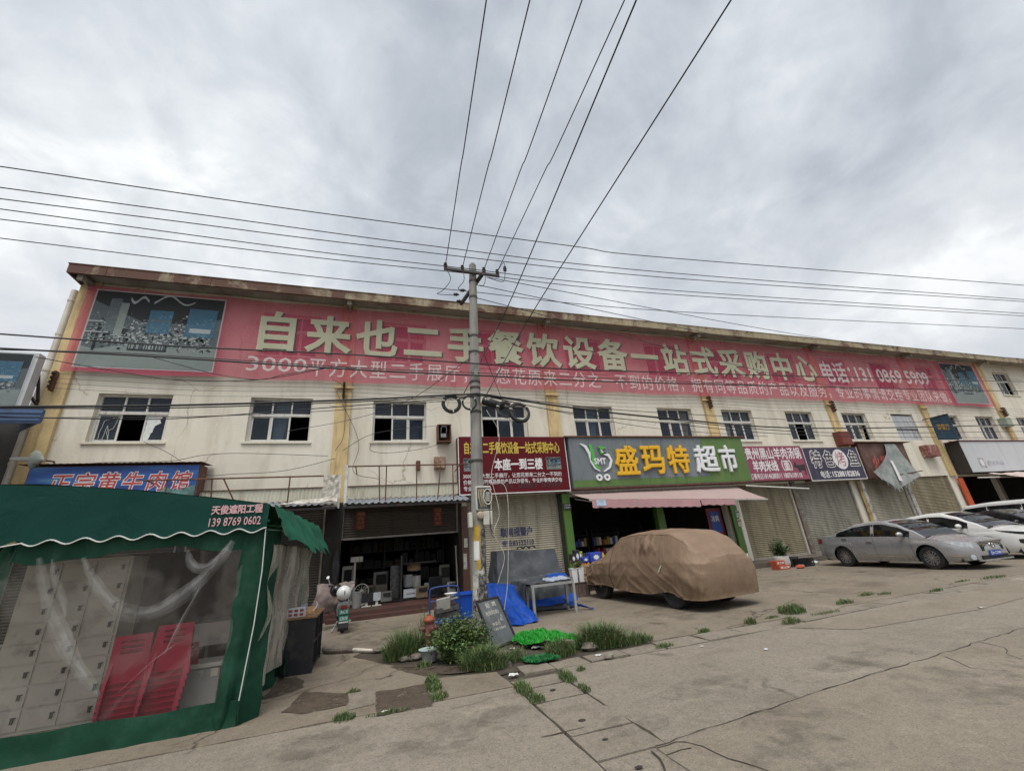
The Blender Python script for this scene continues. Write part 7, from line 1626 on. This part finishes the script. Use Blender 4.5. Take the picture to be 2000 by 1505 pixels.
pack('large blue pack with a white burst beside the upper crate', x + .55, x + 1.0, gy + .02, gy + .35, .88, 1.2, m_blg, m_wl)
pack('white and red bag right of the fruit crates', x + .62, x + 1.0, gy - .1, gy + .2, .545, .86, mat('white_red_bag', (.55, .4, .38), .5, .3, 5), m_redg)
pack('red carton of drinks right of the blue packs', x + 1.02, x + 1.4, gy, gy + .3, .55, .85, m_redg, m_wl)
pack('lime green pack topping the pile at the pillar', x + .2, x + .42, gy + .32, gy + .5, 1.0, 1.26, mat('lime_pack', (.2, .32, .04), .5, .3, 9), m_wl)
t_ = thing('bottle', 'yellow bottle on the red carton', 'bottle', (x + 1.1, gy + .1, .86)); g = MB(); g.lathe([(.06, .86), (.065, 1.05), (.03, 1.12), (.025, 1.16)], (x + 1.1, gy + .12, 0), n=12); g.build('body', mat('yellow_bottle', (.45, .33, .03), .4), t_, 40); g = MB(); g.lathe([(.028, 1.161), (.028, 1.2)], (x + 1.1, gy + .12, 0), n=10); g.build('cap', m_redg, t_)
for k, (dx, z, h, m) in enumerate(((-.05, .9, .3, m_blk), (.1, .9, .42, m_blk))):
    pack(('black sack leaning on the green pillar', 'taller dark bag behind the small blue pack')[k], x + dx, x + dx + .2, gy + .3, gy + .5, z, z + h, m, m_wl)
bush('shrub', 'bare dusty shrub standing before the green pillar', 'plant', (sx(1122, 1090, 13.5).x, 13.5), .2, .2, 1.15, 320, 71, .05, [mat('dusty_leaf', (.08, .075, .05), .8, .3, 6), m_leaf2, m_gr3], z0=.0)
q0, q1 = sx(1117, 1120, 12.9), sx(1138, 1118, 12.9)
for k, (a, b, nm) in enumerate(((q0.x, q0.x + .2, 'left white planter box before the green pillar'), (q0.x + .23, q0.x + .42, 'right white planter box before the green pillar'))):
    t_ = thing('planter', nm, 'planter', (a, 12.9, .45), 0, 'white planters before the green pillar'); g = MB(); g.prism([(a + .03, 12.9, .42), (b - .03, 12.9, .42), (b, 12.9, .8), (a, 12.9, .8)], (0, .2, 0)); g.build('pot', m_wl, t_); g = MB(); g.box(a - .01, b + .01, 12.89, 13.11, .802, .825); g.build('rim', m_wl, t_)
t_ = thing('planter_stand', 'brick stand carrying the white planters', 'stand', (q0.x, 12.9, 0)); g = MB()
for k in range(5): g.box(q0.x - .1 + .13 * k, q0.x + .02 + .13 * k, 12.88, 13.1, 0, .4)
g.box(q0.x - .12, q0.x + .58, 12.86, 13.12, .402, .418); g.build('slats', mat('old_brick', (.13, .09, .075), .9, .3, 6), t_)
bush('flower_plant', 'flowering plant in the white planters', 'plant', (q0.x + .2, 13.0), .28, .14, .3, 360, 72, .05, [m_leaf2, m_leaf1, mat('rose_petal', (.35, .06, .09), .6)], z0=.8)
# right: potted shrub, cartons and baskets before the beige shutter
t_ = thing('potted_shrub', 'leafy potted shrub in a white sack before the beige shutter', 'plant', (15.3, 13.7, 0))
g = MB(); g.lathe([(.24, 0), (.3, .2), (.28, .42), (.2, .44)], (15.3, 13.7, 0), n=14); g.build('pot', mat('dirty_white_sack', (.50, .48, .44), .8, .2, 5), t_, 40)
b_ = bush('shrub', 'x', 'x', (15.3, 13.7), .42, .4, .75, 800, 73, .085, [m_leaf2, mat('leaf_mid', (.035, .085, .02), .6, .3, 5), m_leaf1], z0=.42)
for ch in list(b_.children):
    w_ = ch.matrix_world.copy(); ch.parent = t_; ch.location = (0, 0, .42)
bpy.data.objects.remove(b_)
cr = [('upper red carton stacked left of the potted shrub', 14.55, 15.0, 13.3, 13.6, .155, .31), ('lower red carton stacked left of the potted shrub', 14.55, 15.1, 13.2, 13.55, .0, .15)]
m_redc = mat('orange_red_carton', (.36, .07, .035), .7, .2, 5)
for nm, a, b, y0, y1, z0, z1 in cr:
    t_ = thing('carton', nm, 'carton', (a, y0, z0), 0, 'red cartons before the beige shutter'); g = MB(); g.box(a, b, y0, y1, z0, z1); g.build('box', m_redc, t_, bevel=.006); g = MB(); g.text('果之味', (a + .05, y0 - .003, z0 + .035), (b - a - .1, 0, 0), (0, 0, .085), .02); g.build('lettering', m_wprint, t_)
crate('black plastic basket right of the potted shrub', 15.75, 16.35, 13.2, 13.6, .0, .3, m_blk, 4, 'baskets before the beige shutter')
crate('smaller dark basket on the black one behind', 15.65, 16.1, 13.62, 13.95, .0, .36, mat('dark_grey_plastic', (.04, .04, .045), .6), 4, 'baskets before the beige shutter')
for k, (a, y, nm, m) in enumerate(((15.45, 13.05, 'brown loaf-shaped sack before the black basket', m_card), (15.3, 12.98, 'reddish bundle lying before the black basket', m_redc), (16.9, 13.6, 'white foam scrap right of the baskets', m_litter))): stone(nm, a, y, .12, 60.5 + k, .6, 'sack', m)
t_ = thing('shop_poster', 'red and blue drinks poster standing inside the supermarket door', 'poster', (14.3, 16.0, 1.0))
a = wz(1392, 1412, 998, 1034, 15.95); g = MB(); g.box(a[0] - .12, a[1] + .12, 15.97, 16.0, a[2] - .2, a[3] + .15); g.build('frame', mat('deep_red_board', (.2, .015, .03), .5), t_); g = MB(); g.box(a[0], a[1], 15.95, 15.967, a[2] - .1, a[3]); g.build('panel', mat('royal_blue_print', (.03, .07, .32), .5, .3, 5), t_); g = MB(); g.text('冰爽', (a[0] + .06, 15.947, a[3] - .45), (a[1] - a[0] - .12, 0, 0), (0, 0, .3), .02); g.build('lettering', m_wprint, t_)
t_ = thing('number_plaque', 'small black plaque on the green pillar', 'plaque', (7.2, 15.5, 2.9)); g = MB(); g.box(7.05, 7.40, 15.50, 15.535, 2.80, 3.02); g.build('plate', mat('black_plaque', (.02, .02, .03), .5), t_); g = MB(); g.text('二手市场', (7.08, 15.497, 2.92), (.28, 0, 0), (0, 0, .07)); g.text('11号附7', (7.08, 15.497, 2.83), (.28, 0, 0), (0, 0, .06)); g.build('lettering', m_wprint, t_)
for k, (px, py, nm) in enumerate(((1441, 1003, 'pale notice at the top of the right green pillar'), (1445, 1020, 'cream notice lower on the right green pillar'))):
    p = F(px, py, 15.52); t_ = thing('notice', nm, 'notice', p, 0, 'notices on the green pillar'); g = MB(); g.box(p.x - .1, p.x + .12, 15.525, 15.53, p.z - .16, p.z + .16); g.build('sheet', (mat('pale_green_paper', (.40, .45, .38), .8), mat('cream_paper', (.5, .44, .36), .8))[k], t_); g = MB(); g.box(p.x - .07, p.x + .09, 15.521, 15.5245, p.z + .06, p.z + .1); g.build('print', m_rust, t_)
# supermarket shelves faintly seen
for k, x in enumerate((8.3, 10.0, 12.8)):
    t_ = thing('store_shelf', ('left', 'middle', 'right')[k] + ' stocked shelf dimly seen inside the supermarket', 'shelf', (x, 19, .2), 0, 'shelves inside the supermarket'); g = MB()
    for z in (.3, .8, 1.3, 1.8): g.box(x, x + 1.4, 19, 19.4, z, z + .03)
    for xx in (x - .04, x + 1.401): g.box(xx, xx + .039, 19, 19.4, .2, 2.1)
    g.build('frame', m_in, t_)
    rr = random.Random(k); g = MB()
    for z in (.33, .83, 1.33):
        for j in range(9): g.cur = rr.randrange(4); g.box(x + .02 + j * .15, x + .14 + j * .15, 19.02, 19.3, z + .002, z + rr.uniform(.2, .38))
    g.build('goods', [m_redg, m_blg, mat('yellow_bottle', (.45, .33, .03)), m_wl], t_)
# appliance shop: what stands on its threshold and in the gloom
fz = .205
def wzf(px0, px1, py0, py1, Y): return wz(px0, px1, py0, py1, Y)
mo = thing('microwave', 'white microwave oven on the threshold of the open shop', 'microwave oven', (1.9, 15.3, .5)); a = wzf(788, 822, 1150, 1166, 16.2); g = MB(); g.box(a[0], a[1], 16.2, 16.6, a[2], a[3]); g.build('case', m_wl, mo, bevel=.01); g = MB(); g.box(a[0] + .1, a[1] - .2, 16.19, 16.199, a[2] + .12, a[3] - .12); g.build('door_window', m_gap, mo)
st = thing('counter', 'dark counter under the white microwave oven', 'counter', (1.9, 16.4, .2)); g = MB(); g.box(a[0] - .1, a[1] + .6, 16.25, 16.9, fz, a[2] - .003); g.box(a[0] - .1, a[0] - .05, 16.3, 16.9, a[2], 1.6); g.box(a[0] - .1, a[1] + .6, 16.61, 17.0, 1.3, 1.34); g.build('top', mat('dark_counter', (.05, .045, .04), .6), st)
for k, (px0, px1, py0, py1, nm, m) in enumerate(((703, 728, 1158, 1176, 'dark screen monitor on the shop threshold', m_blk), (729, 743, 1156, 1172, 'pale flat panel beside the dark monitor on the threshold', m_lens))):
    a = wzf(px0, px1, py0, py1, 15.3); t_ = thing('monitor', nm, 'monitor', ((a[0] + a[1]) / 2, 15.3, fz), 0, 'monitors on the shop threshold'); g = MB(); g.box(a[0], a[1], 15.3, 15.34, a[2], a[3]); g.build('screen', m, t_); g = MB(); xm = (a[0] + a[1]) / 2; g.box(xm - .04, xm + .04, 15.345, 15.38, fz + .02, a[3] - .05); g.box(xm - .14, xm + .14, 15.22, 15.42, fz, fz + .018); g.build('stand', m_plas, t_)
t_ = thing('bucket', 'grey bucket beside the monitors on the threshold', 'bucket', (-.6, 15.3, fz)); a = wzf(690, 702, 1160, 1182, 15.2); g = MB(); xm = (a[0] + a[1]) / 2; g.lathe([(.12, fz), (.16, fz + .42), (.15, fz + .42), (.11, fz + .03)], (xm, 15.3, 0), n=16); g.build('body', mat('grey_bucket', (.22, .22, .21), .6), t_, 40); g = MB(); g.lathe([(.165, fz + .425), (.165, fz + .45)], (xm, 15.3, 0), n=16); g.build('rim', mat('grey_bucket', (.22, .22, .21)), t_)
t_ = thing('fan', 'round electric fan behind the monitors', 'fan', (-.2, 16, fz)); p = F(706, 1154, 16.0); g = MB(); g.tube([(p.x + .22 * math.cos(R(k * 15)), 16, p.z + .22 * math.sin(R(k * 15))) for k in range(25)], .012)
for k in range(12): g.tube([(p.x, 15.97, p.z), (p.x + .22 * math.cos(R(k * 30)), 16, p.z + .22 * math.sin(R(k * 30)))], .005, 4)
g.build('guard', m_plas, t_); g = MB(); g.lathe([(.06, 0), (.06, .1), (.001, .12)], (p.x, 15.99, p.z), (0, 1, 0), 12); g.tube([(p.x, 16.05, p.z - .1), (p.x, 16.05, fz + .03)], .02); g.lathe([(.15, fz), (.15, fz + .03)], (p.x, 16.05, 0), n=14); g.build('stand', m_plas, t_)
t_ = thing('weighing_scale', 'column weighing scale in the gloom of the shop', 'scale', (-.4, 16.6, fz)); p = F(693, 1110, 16.6); g = MB(); g.box(p.x - .03, p.x + .03, 16.6, 16.66, fz, p.z + .2); g.box(p.x - .25, p.x + .25, 16.4, 16.9, fz, fz + .1); g.build('column', m_plas, t_); g = MB(); g.box(p.x - .15, p.x + .25, 16.56, 16.62, p.z + .21, p.z + .38); g.build('display', m_plas, t_)
g = MB()
for k, (px0, px1, py0, py1, nm, m) in enumerate(((762, 783, 1104, 1162, 'stack of goods wrapped in clear film inside the shop', mat('film_wrapped_goods', (.16, .16, .155), .25, .5, 12)), (796, 822, 1098, 1114, 'cardboard box on the rack inside the shop', m_card), (789, 806, 1122, 1146, 'shiny crumpled foil parcel above the microwave', mat('foil', (.42, .42, .42), .3, .4, 12)), (806, 822, 1124, 1146, 'white kettle carton above the microwave', m_plas), (838, 848, 1130, 1160, 'blue gas bottle at the back of the shop', m_bluep), (830, 845, 1138, 1152, 'small white carton right of the microwave', m_wl))):
    a = wzf(px0, px1, py0, py1, 16.8); t_ = thing('stored_goods', nm, 'stored goods', ((a[0] + a[1]) / 2, 16.8, fz), 0, 'goods inside the appliance shop'); g = MB()
    z0 = fz if k in (0, 4) else a[2]
    g.grid(lambda u, v: Vector(((a[0] + a[1]) / 2 + (a[1] - a[0]) / 2 * (math.cos(2 * math.pi * u) * (1.2 if abs(math.cos(2 * math.pi * u)) < .8 else 1)) + .02 * N3(u * 9, v * 9, k), 17.0 + .2 * math.sin(2 * math.pi * u), z0 + (a[3] - z0) * v)), 16, 12); g.box(a[0], a[1], 16.9, 17.15, z0 + .01, a[3] - .004); g.build('package', m, t_)
t_ = thing('storage_rack', 'tall steel rack of dim goods along the back of the shop', 'rack', (1, 19, fz)); g = MB()
for x in (-.9, .4, 1.7, 2.8): g.box(x, x + .05, 19, 19.05, fz, 2.9)
for z in (.6, 1.2, 1.8, 2.4): g.box(-.9, 2.85, 19.051, 19.5, z, z + .03)
g.build('frame', m_blk, t_); g = MB(); rr = random.Random(9)
for z in (.63, 1.23, 1.83):
    x = -.8
    while x < 2.6: w_ = rr.uniform(.15, .45); g.cur = rr.randrange(3); g.box(x, x + w_, 19.1, 19.4, z + .002, z + rr.uniform(.2, .5)); x += w_ + .05
g.build('goods', [m_in, mat('dim_cardboard', (.09, .065, .045), .9), m_blk], t_)
rr = random.Random(21)
for k, (px, py, w_, h_, Y, nm, m) in enumerate(((722, 1150, .3, .5, 16.9, 'dark carton behind the monitors in the shop', m_card), (744, 1150, .5, .9, 17.4, 'tall dim appliance behind the white panel in the shop', m_soffit), (756, 1166, .35, .3, 16.2, 'low grey box left of the film-wrapped stack', m_soffit), (826, 1166, .4, .35, 16.1, 'brown carton right of the white microwave', m_card), (852, 1160, .45, .6, 16.6, 'dark machine right of the gas bottle', m_blk), (870, 1150, .4, .95, 17.2, 'tall dim steel cabinet at the right of the shop', m_soffit), (884, 1166, .3, .4, 16.0, 'stacked pots near the right jamb of the shop', m_lens), (680, 1120, .35, 1.2, 17.0, 'dim upright freezer at the left of the shop', m_plas), (700, 1130, .5, .25, 17.2, 'steel tray on the scale platform side', m_lens))):
    p = F(px, py, Y); t_ = thing('stored_goods', nm, 'stored goods', (p.x, Y, fz), 0, 'goods inside the appliance shop'); g = MB(); g.obox((p.x, Y + .2, fz + h_ / 2), (w_ / 2, .04 * rr.uniform(-1, 1), 0), (.03, .2, 0), (0, 0, h_ / 2)); g.build('case', m, t_, bevel=.015)
    g = MB(); g.box(p.x - w_ * .36, p.x + w_ * .36, Y - .05, Y - .035, fz + h_ * .55, fz + h_ * .9); g.build('front', (m_blk, m_gap, m_in)[k % 3], t_)
t_ = thing('pipe', 'thin grey pipe leaning by the right jamb of the open shop', 'pipe', (2.8, 15.6, fz)); p = F(893, 1100, 15.6); g = MB(); g.tube([(p.x, 15.6, fz), (p.x - .02, 15.72, 1.75)], .025); tag(t_); g.build('tube', m_soffit, t_); g = MB(); g.lathe([(.035, -.03), (.035, .03)], (p.x - .02, 15.72, 1.76), n=10); g.build('coupling', m_soffit, t_)
t_ = thing('door_panel', 'brown metal door leaf folded back beside the open shop', 'door', (3.0, 15.4, fz)); g = MB(); g.box(2.95, 3.2, 15.35, 15.4, fz, 3.1); g.build('leaf', mat('brown_metal_door', (.085, .035, .025), .6, .2, 3), t_); g = MB(); g.box(2.98, 3.1, 15.342, 15.348, 1.0, 1.5); g.box(3.02, 3.14, 15.342, 15.348, 1.7, 2.0); g.build('paper', m_paper, t_)
t_ = thing('jacket', 'dark jacket hanging on the pilaster left of the open shop', 'jacket', (-1.3, 15.5, 1.6)); p = F(656, 1105, 15.5); g = MB(); g.grid(lambda u, v: Vector((p.x + (.04 + .08 * math.sin(math.pi * (.1 + .75 * v)) + .02 * N3(v * 5, u * 4)) * math.cos(2 * math.pi * u), 15.55 + .07 * math.sin(2 * math.pi * u), p.z + .45 - .95 * v)), 12, 10); g.build('body', m_blk, t_, True); g = MB(); g.tube([(p.x, 15.6, p.z + .45), (p.x, 15.66, p.z + .52)], .01); g.build('hook', m_rust, t_)
